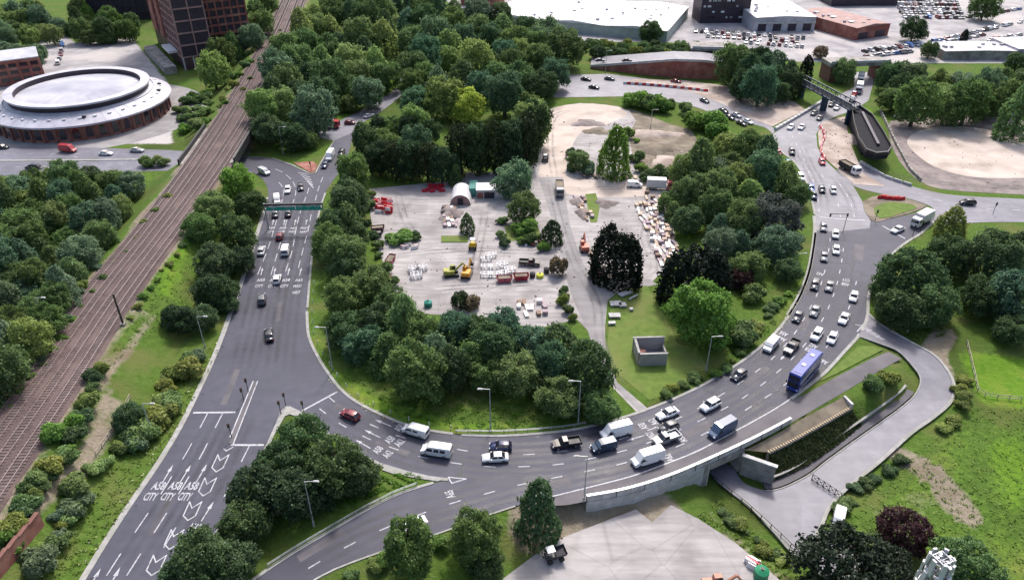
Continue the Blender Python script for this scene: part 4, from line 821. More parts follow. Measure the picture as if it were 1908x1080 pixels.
# blue steel footbridge
fa, fb = G(1492, 150, 6.5), G(1593, 203, 6.5); fd = fb - fa; FL = fd.length
fbk = empty('footbridge', (fa.x, fa.y, 0), math.atan2(fd.y, fd.x), 'dark blue steel truss footbridge crossing the east road', 'bridge')
MB().use('black_deck').box((FL / 2, 0, 6.0), (FL, 3.4, .35)).obj('deck', fbk)
for s in (-1.8, 1.8):
    mb = MB().use('blue_steel')
    mb.box((FL / 2, s, 6.0), (FL, .25, .5)).box((FL / 2, s, 8.2), (FL, .25, .3)); n = 12
    for k in range(n + 1):
        u = FL * k / n; mb.bar((u, s, 6), (u, s, 8.2), .18, .18)
        if k < n: mb.bar((u, s, 6 + (k % 2) * 2.1), (u + FL / n, s, 8.1 - (k % 2) * 2.1), .14, .14)
    mb.obj('truss', fbk); MB().use('steel_grey').box((FL / 2, s, 8.42), (FL, .12, .1)).obj('handrail', fbk)
for u in (2, FL * .5, FL - 2): MB().use('blue_steel').box((u, 0, 2.9), (.7, 2.6, 5.8)).obj('pier', fbk)
# black folded ramp deck
RD = [(1586, 206), (1600, 199), (1624, 216), (1645, 248), (1661, 277), (1654, 288), (1632, 290), (1613, 283), (1599, 261), (1590, 232)]
rp = GP(RD, 5.0); o0 = rp[0]; rl = [p - o0 for p in rp]; br = empty('ramp_deck', (o0.x, o0.y, 0), 0, 'black folded ramp structure with rounded end beside the footbridge', 'ramp')
n = len(rl); cen = sum(rl, Vector()) / n
MB().use('black_deck').prism([(p.x, p.y) for p in rl], 3.6, 5.0, True).obj('deck', br)
mb = MB().use('black_metal')
for i in range(n):
    a, b = rl[i], rl[(i + 1) % n]; ai, bi_ = a.lerp(cen, .035), b.lerp(cen, .035)
    mb.add([(a.x, a.y, 4.9), (b.x, b.y, 4.9), (b.x, b.y, 6.0), (a.x, a.y, 6.0), (ai.x, ai.y, 6.0), (bi_.x, bi_.y, 6.0), (bi_.x, bi_.y, 4.9), (ai.x, ai.y, 4.9)], [(0, 1, 2, 3), (3, 2, 5, 4), (4, 5, 6, 7)])
mb.obj('parapet', br)
s0, s1 = G(1606, 212, 5.0) - o0, G(1636, 272, 5.0) - o0; d = s1 - s0
MB().use('dark_panel').box((0, 0, 0), (d.length, .9, .9)).obj('divider', br, ((s0 + s1) / 2) + Vector((0, 0, 5.4)), math.atan2(d.y, d.x))
for t in (.05, .35, .65, .92):
    for f in (-.28, .28):
        p = s0.lerp(s1, t); q = Vector((-d.y, d.x, 0)).normalized() * 4 * f * 2; MB().use('black_metal').box((p.x + q.x, p.y + q.y, 1.85), (.7, .7, 3.7)).obj('column', br)
MB().use('black_deck').box((0, 0, 0), (d.length * .96, .5, 3.6)).obj('side_wall', br, (rl[-2].lerp(rl[0], .5)) + Vector((1.2, 0, 1.8)), math.atan2(d.y, d.x))
# long white barrier and low wall near the works
def wallrun(px, h, m, name, label, wd=.5, step=3.0, cat='barrier', z=0):
    P = resample(GP(px, z), step); o0 = P[0]; e = empty(name, o0, 0, label, cat)
    for a, b in zip(P, P[1:]):
        d = b - a; MB().use(m).box((0, 0, h / 2), (d.length - .05, wd, h), taper=.85).obj('barrier_unit', e, (a + b) / 2 - o0, math.atan2(d.y, d.x))
    return e
wallrun([(1444, 243), (1480, 222), (1540, 186)], 1.0, 'white_wall', 'concrete_barrier', 'long white barrier line across the north east road works', 1.2)
wallrun([(1640, 208), (1665, 262), (1695, 318), (1720, 342)], 1.0, 'stone_wall', 'boundary_wall', 'grey boundary wall between the black ramp and the brown field', .6, 3.0, 'wall')
wallrun([(1602, 303), (1650, 332), (1716, 353)], .9, 'white_wall', 'verge_wall', 'low pale wall curving beside the slip below the black ramp', .5, 3.0, 'wall')
wallrun([(1690, 208), (1760, 210), (1850, 214), (1980, 218)], 1.4, 'white_wall', 'field_wall', 'pale wall at the back of the brown field under the trees', .5, 4.0, 'wall')
# green sign gantry over the west road
ga, gb = G(492, 386, 7.0), G(600, 384, 7.0); gd = gb - ga; gl = gd.length
gan = empty('sign_gantry', (ga.x, ga.y, 0), math.atan2(gd.y, gd.x), 'green direction sign gantry spanning the west road', 'gantry')
for u in (0, gl): MB().use('lamp_grey').cyl((u, .3, 0), (u, .3, 8.0), .22, .18, 8).obj('post', gan)
MB().use('black_metal').box((gl / 2, .35, 7.6), (gl, .7, .5)).box((gl / 2, .35, 6.0), (gl, .25, .25)).obj('beam', gan)
for u0, u1, z0, z1, t in ((.5, gl * .53, 6.0, 7.1, ''), (gl * .55, gl - .3, 5.9, 7.3, '')):
    p = MB().use('green_sign').box(((u0 + u1) / 2, -.1, (z0 + z1) / 2), (u1 - u0, .14, z1 - z0)).obj('sign_board', gan)
    mb = MB().use('paint_white')
    for z in (z0 + .06, z1 - .06): mb.box(((u0 + u1) / 2, -.185, z), (u1 - u0 - .1, .02, .07))
    for k in range(2 if u0 < 2 else 3):
        uu = u0 + (u1 - u0) * (k + .5) / (2 if u0 < 2 else 3); mb.box((uu, -.185, z0 + .34), (.14, .02, .4)); mb.box((uu, -.186, z0 + .18), (.4, .02, .12))
        mb.box((uu, -.185, z1 - .32), (1.3, .02, .2))
    mb.obj('lettering', gan)

# plant and vents on the big roofs
def plant(par_name, pts, m='roof_grey'):
    e = [o for o in bpy.data.objects if o.name == par_name][0]
    for x, y, z, a, b, c in pts: MB().use(m).box((x, y, z + c / 2), (a, b, c), taper=.95).obj('roof_vent', e)
rgv = random.Random(2)
plant('warehouse', [(rgv.uniform(5, 93), rgv.uniform(5, 50), 5.9, rgv.uniform(.8, 2), rgv.uniform(.8, 2), .8) for _ in range(22)])
plant('white_warehouse', [(rgv.uniform(3, 29), rgv.uniform(3, 30), 7.6, 1.4, 1.2, .8) for _ in range(8)])
plant('brick_workshop', [(rgv.uniform(3, 20), rgv.uniform(3, 34), 6.4, 1.2, 1.0, .9) for _ in range(6)])
plant('grey_depot', [(rgv.uniform(2, 36), rgv.uniform(2, 13), 4.2, 1.3, 1.1, .8) for _ in range(9)], 'white_wall')
plant('round_building', [(27.4 * math.cos(a), 27.4 * math.sin(a), 7.2, 1.2, 1.0, .6) for a in (.2, .5, 1.0, 3.9, 5.2)], 'dark_panel')
for k in range(1, 24):
    e = [o for o in bpy.data.objects if o.name == 'warehouse'][0]; MB().use('roof_grey').box((98 * k / 24, -.06, 2.5), (.18, .12, 5.0)).obj('wall_rib', e)
# ------------------------------------------------------------------ vehicles: one build per body style, then copies
CARS = {
    #        L     W     zs   belt  roof  cowl  wsTop  rfEnd rear   hood   wheel
    'hatch': (4.05, 1.76, .22, .92, 1.48, .95, .30, -1.45, -1.95, .80, .31),
    'saloon': (4.65, 1.82, .20, .90, 1.44, .95, .25, -1.10, -1.75, .80, .32),
    'estate': (4.65, 1.82, .22, .94, 1.50, 1.0, .35, -1.75, -2.25, .84, .32),
    'suv': (4.55, 1.90, .28, 1.06, 1.72, 1.1, .50, -1.70, -2.20, .98, .36),
    'cab': (4.6, 1.80, .25, 1.0, 1.78, .95, .60, -1.8, -2.1, .92, .33)}
def wheel_mesh(r, wd=.22):
    t = MB().use('tyre').cyl((0, -wd / 2, 0), (0, wd / 2, 0), r, n=14).mesh('tyre'); rm = MB().use('rim').cyl((0, -wd / 2 - .012, 0), (0, wd / 2 + .012, 0), r * .62, n=10).mesh('rim'); return t, rm
def body_loft(mb, L, W, zs, belt, hood, cowl, rear, tailz=None):
    h = L / 2; w = W / 2; tz = tailz or belt
    st = [(h, .78, zs + .12, hood - .22), (h - .12, .90, zs, hood - .10), (h - .55, .98, zs, hood), (cowl, 1.0, zs, belt), (0, 1.0, zs, belt), (rear + .1, 1.0, zs, belt), (-h + .25, .97, zs, tz - .02), (-h + .05, .92, zs + .05, tz - .10), (-h, .86, zs + .14, tz - .2)]
    rings = []
    for x, k, z0, z1 in st:
        zm = z0 + (z1 - z0) * .62
        rings.append([(x, -w * k * .95, z0), (x, -w * k, z0 + .12), (x, -w * k, zm), (x, -w * k * .93, z1), (x, w * k * .93, z1), (x, w * k, zm), (x, w * k, z0 + .12), (x, w * k * .95, z0)])
    return mb.loft(rings)
def car_parts(kind):
    L, W, zs, belt, roof, cowl, wst, rfe, rear, hood, wr = CARS[kind]; h = L / 2; w = W / 2; P = []
    mb = body_loft(MB().use('car_paint'), L, W, zs, belt, hood, cowl, rear); b, t = w * .90, w * .72
    base = [(cowl, -b * .96), (cowl, b * .96), (rear, b * .96), (rear, -b * .96)]; top = [(wst, -t), (wst, t), (rfe, t), (rfe, -t)]
    mb.add([(x, y, belt - .02) for x, y in base] + [(x, y, roof - .05) for x, y in top], [(0, 1, 5, 4), (1, 2, 6, 5), (2, 3, 7, 6), (3, 0, 4, 7)])
    mb.add([(x, y, roof - .05) for x, y in top] + [(x * .9 + (wst + rfe) * .05, y * .82, roof) for x, y in top], [(0, 1, 5, 4), (1, 2, 6, 5), (2, 3, 7, 6), (3, 0, 4, 7), (4, 5, 6, 7)])
    P.append(('body', mb.mesh('body', True)))
    def pane(a, b_, c, d, n, ins=.07, out=.015):
        q = [Vector(v) for v in (a, b_, c, d)]; ce = sum(q, Vector()) / 4; nn = (q[1] - q[0]).cross(q[2] - q[0]).normalized()
        if nn.dot(Vector(n)) < 0: nn = -nn
        return MB().use('glass_dark').add([v.lerp(ce, ins) + nn * out for v in q], [(0, 1, 2, 3)]).mesh(n_)
    B = [Vector((x, y, belt)) for x, y in base]; T = [Vector((x, y, roof - .05)) for x, y in top]
    n_ = 'windscreen'; P.append((n_, pane(B[0], B[1], T[1], T[0], (1, 0, .5)))); n_ = 'rear_window'; P.append((n_, pane(B[3], B[2], T[2], T[3], (-1, 0, .5), .1)))
    n_ = 'side_window'
    for s in ((1, 2), (0, 3)):
        a, c = B[s[0]], B[s[1]]; d, e = T[s[0]], T[s[1]]; m0, m1 = a.lerp(c, .5), d.lerp(e, .5); sg = (0, 1, .3) if s[0] == 1 else (0, -1, .3)
        P.append((n_, pane(a, m0, m1, d, sg, .08))); P.append((n_, pane(m0, c, e, m1, sg, .08)))
    for s in (-1, 1):
        P.append(('headlight', MB().use('headlight').box((h - .10, s * w * .68, hood - .2), (.22, .34, .14)).mesh('headlight')))
        P.append(('tail_light', MB().use('taillight').box((-h + .05, s * w * .74, belt - .25), (.14, .26, .2)).mesh('tail_light')))
        P.append(('mirror', MB().use('car_paint').box((cowl - .25, s * (w + .09), belt + .05), (.14, .2, .12)).mesh('mirror')))
    t_, r_ = wheel_mesh(wr)
    for x in (h * .62, -h * .60):
        for s in (-1, 1): P.append(('wheel', (t_, r_, (x, s * (w - .10), wr))))
    return P
def van_parts(L, W, H_, glassy=False, wr=.34, cab=1.55):
    h, w = L / 2, W / 2; P = []; mb = MB().use('car_paint'); zs = .3; hood = 1.08
    st = [(h, .80, zs + .1, .75), (h - .1, .92, zs, .92), (h - .75, .98, zs, hood + .08), (h - cab, .98, zs, H_ - .07), (h - cab - .5, 1.0, zs, H_), (-h + .2, 1.0, zs, H_), (-h + .03, .98, zs, H_ - .1), (-h, .95, zs + .1, H_ - .2)]; rings = []
    for x, k, z0, z1 in st:
        tk = .88 if z1 > 1.3 else .94; zm = z0 + (z1 - z0) * .55
        rings.append([(x, -w * k * .96, z0), (x, -w * k, z0 + .15), (x, -w * k, zm), (x, -w * k * tk, z1 - .06), (x, -w * k * tk * .92, z1), (x, w * k * tk * .92, z1), (x, w * k * tk, z1 - .06), (x, w * k, zm), (x, w * k, z0 + .15), (x, w * k * .96, z0)])
    P.append(('body', mb.loft(rings).mesh('body', False)))
    x0, x1 = h - .80, h - cab + .04; P.append(('windscreen', MB().use('glass_dark').add([(x0, -w * .82, hood + .14), (x0, w * .82, hood + .14), (x1, w * .74, H_ - .16), (x1, -w * .74, H_ - .16)], [(0, 1, 2, 3)]).mesh('windscreen')))
    wins = [(x1 + .35, x1 - .75)] + ([(x1 - .95 - k * 1.15, x1 - 1.95 - k * 1.15) for k in range(int((L - cab - 1.4) / 1.15))] if glassy else [])
    for s in (-1, 1):
        for a, b in wins:
            z0, z1 = hood + .18, min(H_ - .35, 1.85); ya = w * .995; yb = w * (1 - .11 * (z1 - zs) / (H_ - zs))
            P.append(('side_window', MB().use('glass_dark').add([(a, s * (ya + .02), z0), (b, s * (ya + .02), z0), (b, s * (yb + .03), z1), (a - .12, s * (yb + .03), z1)], [(0, 1, 2, 3)]).mesh('side_window')))
        P.append(('headlight', MB().use('headlight').box((h - .12, s * w * .72, .82), (.22, .3, .2)).mesh('headlight'))); P.append(('tail_light', MB().use('taillight').box((-h + .03, s * w * .86, 1.1), (.1, .14, .5)).mesh('tail_light')))
        P.append(('mirror', MB().use('black_metal').box((h - 1.1, s * (w + .14), 1.35), (.12, .24, .3)).mesh('mirror')))
    if glassy or H_ < 2.1: P.append(('rear_window', MB().use('glass_dark').box((-h - .005, 0, H_ - .65), (.05, W * .7, .5)).mesh('rear_window')))
    t_, r_ = wheel_mesh(wr)
    for x in (h - 1.0, -h + 1.1):
        for s in (-1, 1): P.append(('wheel', (t_, r_, (x, s * (w - .11), wr))))
    return P
def pickup_parts(flat=False):
    L = 5.3; h = L / 2; w = .93; P = []
    mb = MB().use('car_paint'); rings = []
    for x, k, z0, z1 in [(h, .8, .4, .85), (h - .12, .93, .32, 1.0), (h - .7, 1, .32, 1.08), (h - 1.25, 1, .32, 1.12), (-.3, 1, .32, 1.12)]:
        rings.append([(x, -w * k, z0), (x, -w * k, z0 + .4), (x, -w * k * .95, z1), (x, w * k * .95, z1), (x, w * k, z0 + .4), (x, w * k, z0)])
    mb.loft(rings); mb.add([(h - 1.3, -.85, 1.1), (h - 1.3, .85, 1.1), (-.3, .85, 1.1), (-.3, -.85, 1.1), (h - 1.95, -.7, 1.78), (h - 1.95, .7, 1.78), (-.2, .7, 1.78), (-.2, -.7, 1.78)], [(0, 1, 5, 4), (1, 2, 6, 5), (2, 3, 7, 6), (3, 0, 4, 7), (4, 5, 6, 7)])
    P.append(('body', mb.mesh('body')))
    bed = MB().use('steel_grey' if flat else 'black_metal').box((-h / 2 - .2, 0, .75), (h - .2, 1.9, .16))
    for s in (-1, 1): bed.box((-h / 2 - .2, s * .92, 1.0), (h - .2, .07, .5))
    bed.box((-h - .05 + .02, 0, 1.0), (.07, 1.9, .5)); P.append(('load_bed', bed.mesh('load_bed')))
    P.append(('windscreen', MB().use('glass_dark').add([(h - 1.33, -.78, 1.17), (h - 1.33, .78, 1.17), (h - 1.9, .66, 1.74), (h - 1.9, -.66, 1.74)], [(0, 1, 2, 3)]).mesh('windscreen')))
    P.append(('rear_window', MB().use('glass_dark').add([(-.33, -.7, 1.2), (-.33, .7, 1.2), (-.25, .62, 1.7), (-.25, -.62, 1.7)], [(0, 1, 2, 3)]).mesh('rear_window')))
    for s in (-1, 1):
        P.append(('side_window', MB().use('glass_dark').add([(h - 1.5, s * .87, 1.18), (-.1, s * .87, 1.18), (-.1, s * .75, 1.7), (h - 1.95, s * .75, 1.7)], [(0, 1, 2, 3)]).mesh('side_window')))
        P.append(('headlight', MB().use('headlight').box((h - .1, s * .68, .82), (.2, .32, .18)).mesh('headlight'))); P.append(('tail_light', MB().use('taillight').box((-h - .08, s * .8, .9), (.06, .14, .3)).mesh('tail_light')))
    t_, r_ = wheel_mesh(.38, .26)
    for x in (h - .95, -h + 1.05):
        for s in (-1, 1): P.append(('wheel', (t_, r_, (x, s * .83, .38))))
    return P
def bus_parts():
    L, W, H_ = 10.6, 2.52, 4.35; h, w = L / 2, W / 2; P = []; rings = []
    for x, k, z1 in [(h, .93, H_ - .35), (h - .18, 1, H_ - .12), (h - .6, 1, H_), (-h + .3, 1, H_), (-h, .97, H_ - .15)]:
        rings.append([(x, -w * k, .32), (x, -w * k, z1 - .35), (x, -w * k * .86, z1), (x, w * k * .86, z1), (x, w * k, z1 - .35), (x, w * k, .32)])
    P.append(('body', MB().use('car_paint').loft(rings).mesh('body')))
    P.append(('roof_panel', MB().use('car_paint').box((-.1, 0, H_ + .03), (L - 1.0, W * .78, .06)).mesh('roof_panel')))
    for s in (-1, 1):
        for z0, z1, n in ((1.25, 2.05, 6), (2.85, 3.65, 7)):
            for k in range(n):
                a = -h + .35 + (L - 1.0) * k / n; b = a + (L - 1.0) / n - .12
                P.append(('side_window', MB().use('glass_dark').box(((a + b) / 2, s * (w + .012), (z0 + z1) / 2), (b - a, .03, z1 - z0)).mesh('side_window')))
        P.append(('headlight', MB().use('headlight').box((h - .02, s * .95, .75), (.1, .4, .2)).mesh('headlight'))); P.append(('tail_light', MB().use('taillight').box((-h, s * 1.05, 1.3), (.08, .16, .5)).mesh('tail_light')))
    P.append(('windscreen', MB().use('glass_dark').add([(h + .02, -w * .84, 1.0), (h + .02, w * .84, 1.0), (h + .02, w * .84, 2.3), (h + .02, -w * .84, 2.3)], [(0, 1, 2, 3)]).mesh('windscreen')))
    P.append(('upper_windscreen', MB().use('glass_dark').add([(h + .02, -w * .84, 2.85), (h + .02, w * .84, 2.85), (h + .02, w * .84, 3.8), (h + .02, -w * .84, 3.8)], [(0, 1, 2, 3)]).mesh('upper_windscreen')))
    P.append(('destination_board', MB().use('black_metal').box((h + .0, 0, 2.58), (.06, 1.6, .34)).mesh('destination_board')))
    P.append(('side_stripe', MB().use('roof_white').box((0, w + .006, 2.45), (L * .94, .02, .26)).box((0, -w - .006, 2.45), (L * .94, .02, .26)).box((0, w + .006, .5), (L * .94, .02, .16)).box((0, -w - .006, .5), (L * .94, .02, .16)).mesh('side_stripe')))
    P.append(('roof_hatch', MB().use('roof_lilac').box((1.5, 0, H_ + .1), (.9, .8, .12)).box((-2.6, 0, H_ + .1), (.9, .8, .12)).mesh('roof_hatch')))
    for s in (-1, 1): P.append(('mirror', MB().use('black_metal').box((h + .2, s * (w + .1), 2.1), (.2, .2, .5)).mesh('mirror')))
    t_, r_ = wheel_mesh(.48, .3)
    for x in (h - 2.2, -h + 2.6):
        for s in (-1, 1): P.append(('wheel', (t_, r_, (x, s * (w - .14), .48))))
    return P
def truck_parts(box=True):
    P = []; L = 8.0; h = L / 2; w = 1.2
    P.append(('cab', MB().use('car_paint').loft([[(x, -w * k, .6), (x, -w * k, 1.6), (x, -w * k * .9, z), (x, w * k * .9, z), (x, w * k, 1.6), (x, w * k, .6)] for x, k, z in ((h, .95, 2.3), (h - .15, 1, 2.75), (h - 1.9, 1, 2.8))]).mesh('cab')))
    P.append(('windscreen', MB().use('glass_dark').box((h + .0, 0, 2.0), (.08, 2.0, .8)).mesh('windscreen')))
    for s in (-1, 1): P.append(('side_window', MB().use('glass_dark').box((h - .9, s * (w + .01), 2.0), (1.0, .04, .65)).mesh('side_window')))
    P.append(('chassis', MB().use('black_metal').box((-.6, 0, .8), (L - 1.2, 1.6, .35)).mesh('chassis')))
    if box: P.append(('box_body', MB().use('roof_white').box((-1.1, 0, 2.25), (L - 2.3, 2.45, 2.5)).mesh('box_body')))
    else:
        mb = MB().use('earth').box((-1.1, 0, 1.7), (L - 2.6, 2.2, 1.0)); P.append(('load', mb.mesh('load')))
        mb = MB().use('black_metal')
        for s in (-1, 1): mb.box((-1.1, s * 1.18, 1.75), (L - 2.4, .1, 1.5))
        mb.box((-1.1 + (L - 2.4) / 2, 0, 1.9), (.1, 2.4, 1.8)).box((-1.1 - (L - 2.4) / 2, 0, 1.75), (.1, 2.4, 1.4)); P.append(('tipper_body', mb.mesh('tipper_body')))
    t_, r_ = wheel_mesh(.5, .32)
    for x in (h - 1.1, -h + 1.3, -h + 2.6):
        for s in (-1, 1): P.append(('wheel', (t_, r_, (x, s * 1.02, .5))))
    return P
KINDS = {k: car_parts(k) for k in CARS}
KINDS.update({'van': van_parts(5.9, 2.0, 2.55), 'small_van': van_parts(4.6, 1.85, 1.9, cab=1.5), 'people_carrier': van_parts(5.0, 1.92, 1.95, True, cab=1.5), 'minibus': van_parts(5.5, 2.0, 2.2, True), 'pickup': pickup_parts(), 'flatbed': pickup_parts(True), 'bus': bus_parts(), 'box_truck': truck_parts(True), 'tipper': truck_parts(False)})
TALL = {'van': 2.4, 'minibus': 2.2, 'bus': 4.3, 'box_truck': 3.4, 'tipper': 2.6, 'small_van': 1.9, 'people_carrier': 1.9}
NAME = {'hatch': 'hatchback_car', 'saloon': 'saloon_car', 'estate': 'estate_car', 'suv': 'tall_car', 'cab': 'taxi_cab', 'van': 'panel_van', 'small_van': 'small_van', 'people_carrier': 'people_carrier', 'minibus': 'minibus', 'pickup': 'pickup_truck', 'flatbed': 'flatbed_pickup', 'bus': 'double_decker_bus', 'box_truck': 'box_truck', 'tipper': 'tipper_truck'}
CAT = {'hatch': 'car', 'saloon': 'car', 'estate': 'car', 'suv': 'car', 'cab': 'car', 'van': 'van', 'small_van': 'van', 'people_carrier': 'van', 'minibus': 'minibus', 'pickup': 'pickup', 'flatbed': 'pickup', 'bus': 'bus', 'box_truck': 'truck', 'tipper': 'truck'}
WHT, SIL, GRY, DGY, BLK, NVY, BLU, RED, DRD = (.78, .78, .78), (.45, .46, .48), (.20, .205, .22), (.07, .072, .08), (.018, .018, .022), (.025, .035, .09), (.07, .17, .42), (.42, .03, .035), (.19, .02, .03)
ONEPIECE = {}
def one_piece(kind):
    if kind in ONEPIECE: return ONEPIECE[kind]
    mats = []; vs = []; fs = []; mi = []
    for nm, me in KINDS[kind]:
        lst = [(me, (0, 0, 0))] if not isinstance(me, tuple) else [(me[0], me[2])]
        for m_, of in lst:
            b = len(vs); vs += [(v.co.x + of[0], v.co.y + of[1], v.co.z + of[2]) for v in m_.vertices]; mt = m_.materials[0]
            if mt not in mats: mats.append(mt)
            for p in m_.polygons: fs.append([b + i for i in p.vertices]); mi.append(mats.index(mt))
    me = bpy.data.meshes.new('far_' + kind); me.from_pydata(vs, [], fs); [me.materials.append(m_) for m_ in mats]; me.polygons.foreach_set('material_index', mi); me.update(); ONEPIECE[kind] = me; return me
def vehicle(kind, px, py, dx, dy, color, label, group=None, parts=True, zb=None, scale=1.0):
    hz = TALL.get(kind, 1.45) * .45; base = 0.0 if zb is None else zb
    p = G(px, py, base + hz + .06); q = G(px + dx, py + dy, base + hz + .06); rz = math.atan2(q.y - p.y, q.x - p.x); loc = (p.x, p.y, base + .075)
    if not parts:
        o = obj(NAME[kind], one_piece(kind), None, loc, rz, color); tag(o, label, CAT[kind], group); return o
    e = empty(NAME[kind], loc, rz, label, CAT[kind], group)
    for nm, me in KINDS[kind]:
        if isinstance(me, tuple):
            t = obj('wheel', me[0], e, me[2]); obj('rim', me[1], t)
        else: obj(nm, me, e, color=color)
    return e
V = vehicle
gW, gS, gE = 'traffic on the west road', 'traffic on the south road', 'traffic on the east road'
# west road (heading up the picture)
V('saloon', 501, 623, -3, -20, BLK, 'lone black saloon, lowest car on the west road', gW)
V('suv', 488, 557, 1, -20, DGY, 'dark car just below the painted lane lettering on the west road', gW)
V('hatch', 516, 519, 5, -20, WHT, 'white car driving over the lower row of lane lettering', gW)
V('people_carrier', 532, 464, 5, -20, WHT, 'tall white people carrier in the middle of the west road', gW)
V('saloon', 487, 466, 5, -20, SIL, 'silver car with dark roof in the kerb lane of the west road', gW)
V('hatch', 521, 439, 5, -20, DRD, 'dark red car below the sign gantry', gW)
V('saloon', 513, 397, 4, -20, DGY, 'dark car under the gantry, the one nearer the kerb', gW)
V('saloon', 537, 396, 4, -20, BLK, 'black car under the gantry, the one in the second lane', gW)
V('small_van', 516, 371, 2, 20, WHT, 'pale van just beyond the gantry beside the trees', gW)
V('hatch', 536, 353, -3, 12, WHT, 'white hatchback on the bend above the gantry', gW)
V('hatch', 560, 348, 1, 12, BLK, 'black hatchback on the bend above the gantry', gW)
V('small_van', 492, 319, 16, 7, SIL, 'silver van entering the loop under the railway', gW)
V('hatch', 605, 307, -6, 10, NVY, 'dark blue car at the head of the queue on the slip road', gW)
V('van', 615, 289, -6, 10, WHT, 'white van queueing on the slip road beneath trees', gW)
V('suv', 636, 285, -6, 10, BLK, 'black car queueing on the slip road under the branches', gW)
V('box_truck', 612, 230, 20, 1, (.45, .06, .07), 'small red and white lorry on the slip road by the woods', gW, scale=.7)
V('hatch', 652, 228, 18, 0, DRD, 'dark red car behind the red and white lorry', gW)
V('saloon', 687, 215, 20, -8, SIL, 'silver car coming down the slip road from the woods', gW)
# dual carriageway at the left
V('van', 126, 277, 20, 2, (.36, .03, .035), 'red van on the dual carriageway before the round building', 'traffic on the dual carriageway')
V('saloon', 197, 285, 20, 1, WHT, 'white car on the dual carriageway behind the red van', 'traffic on the dual carriageway')
V('saloon', 255, 279, 20, 1, SIL, 'silver car on the dual carriageway nearest the railway bridge', 'traffic on the dual carriageway')
V('suv', 61, 311, -20, 0, BLK, 'black car on the near side of the dual carriageway', 'traffic on the dual carriageway')
V('saloon', 3, 273, 20, 1, BLK, 'black car at the edge of the picture by the round building', 'traffic on the dual carriageway')
# south road (heading left)
V('hatch', 652, 772, -20, -9, DRD, 'dark red hatchback approaching the stop line', gS)
V('people_carrier', 774, 801, -20, -6, WHT, 'white estate van with black window band on the inside lane', gS)
V('minibus', 813, 837, -20, -3, WHT, 'white minibus with a row of dark side windows', gS)
V('hatch', 933, 830, -20, 0, NVY, 'dark blue car beside the white saloon on the south road', gS)
V('saloon', 923, 851, -20, 1, WHT, 'white saloon beside the dark blue car on the south road', gS)
V('pickup', 1055, 825, -20, 3, BLK, 'black pickup ahead of the vans on the south road', gS)
V('small_van', 1125, 829, -20, 5, (.035, .06, .10), 'dark blue van with pale blue roof behind the black pickup', gS)
V('van', 1148, 801, -20, 5, WHT, 'white van in the inside lane beside the dark blue van', gS)
V('saloon', 1244, 769, -20, 8, WHT, 'silver white saloon by the yard entrance', gS)
V('hatch', 1246, 794, -20, 8, DGY, 'charcoal car over the lane lettering beside the flatbed', gS)
V('flatbed', 1241, 816, -20, 7, GRY, 'grey flatbed pickup next to the large white van', gS)
V('van', 1207, 851, -20, 6, WHT, 'large white panel van nearest the parapet', gS)
V('suv', 1324, 754, -20, 11, WHT, 'white tall car followed by the blue van', gS)
V('van', 1346, 797, -20, 11, (.05, .085, .16), 'slate blue panel van above the tunnel', gS)
V('hatch', 1377, 697, -18, 13, DGY, 'lone dark grey hatchback below the lamp post on the inside lane', gS)
V('saloon', 770, 977, -18, 8, WHT, 'white car on the exit road half hidden behind a tree', gS)
V('bus', 1499, 691, -15, 17, (.022, .052, .30), 'bright blue double decker bus', gS)
# east road (heading down the picture)
V('people_carrier', 1437, 641, -14, 16, WHT, 'white van beside the kerb on the inside lane of the bend', gE)
V('pickup', 1475, 646, -13, 16, DGY, 'dark grey pickup between the white van and the bus', gE)
V('suv', 1522, 623, -11, 17, WHT, 'large white car ahead of the bus', gE)
V('hatch', 1551, 629, -9, 18, WHT, 'small white hatchback on the outer lane ahead of the bus', gE)
V('saloon', 1573, 592, -10, 19, WHT, 'white saloon beside the painted gore', gE)
V('saloon', 1487, 588, -10, 18, DGY, 'charcoal saloon by the inner kerb of the bend', gE)
V('saloon', 1519, 578, -9, 19, GRY, 'grey saloon next to the charcoal saloon on the bend', gE)
V('hatch', 1591, 552, -6, 20, WHT, 'white hatchback by the outer kerb under the big trees', gE)
V('estate', 1519, 529, -6, 20, DGY, 'dark estate car in the inner lane below the junction', gE)
V('saloon', 1546, 532, -6, 20, GRY, 'grey saloon beside the dark estate car', gE)
V('saloon', 1536, 477, -1, 20, GRY, 'grey saloon in the inner lane level with the white pair', gE)
V('hatch', 1558, 465, 0, 20, WHT, 'white hatchback, rear one of the white pair', gE)
V('hatch', 1557, 436, 0, 20, WHT, 'white hatchback, front one of the white pair below the stop line', gE)
V('saloon', 1535, 422, 0, 20, GRY, 'grey saloon just below the stop line on the inner lane', gE)
V('saloon', 1673, 427, -18, 8, WHT, 'white car leading the lorry out of the eastern approach', gE)
V('box_truck', 1718, 408, -18, 10, WHT, 'white box lorry waiting in the eastern approach', gE)
V('suv', 1803, 377, -20, 0, BLK, 'black car on the eastern approach near the gravel field', gE)
V('suv', 1516, 364, 5, 18, NVY, 'dark blue car by the inner trees above the stop line', gE)
V('hatch', 1512, 350, 5, 18, BLU, 'blue car behind the dark blue one by the inner trees', gE)
V('hatch', 1532, 352, 5, 18, BLK, 'black car in the middle lane above the stop line', gE)
V('hatch', 1553, 354, 5, 18, SIL, 'silver car in the outer lane above the stop line', gE)
V('suv', 1492, 330, 8, 16, WHT, 'white car on the bend near the inner trees', gE)
V('hatch', 1532, 301, 8, 16, RED, 'bright red car beside the sandy road works', gE)
V('hatch', 1469, 303, 6, 16, BLU, 'light blue car low on the upper bend', gE)
V('suv', 1476, 282, 4, 16, DGY, 'dark grey car above the light blue car', gE)
V('hatch', 1451, 284, 5, 16, RED, 'red car against the inner trees', gE)
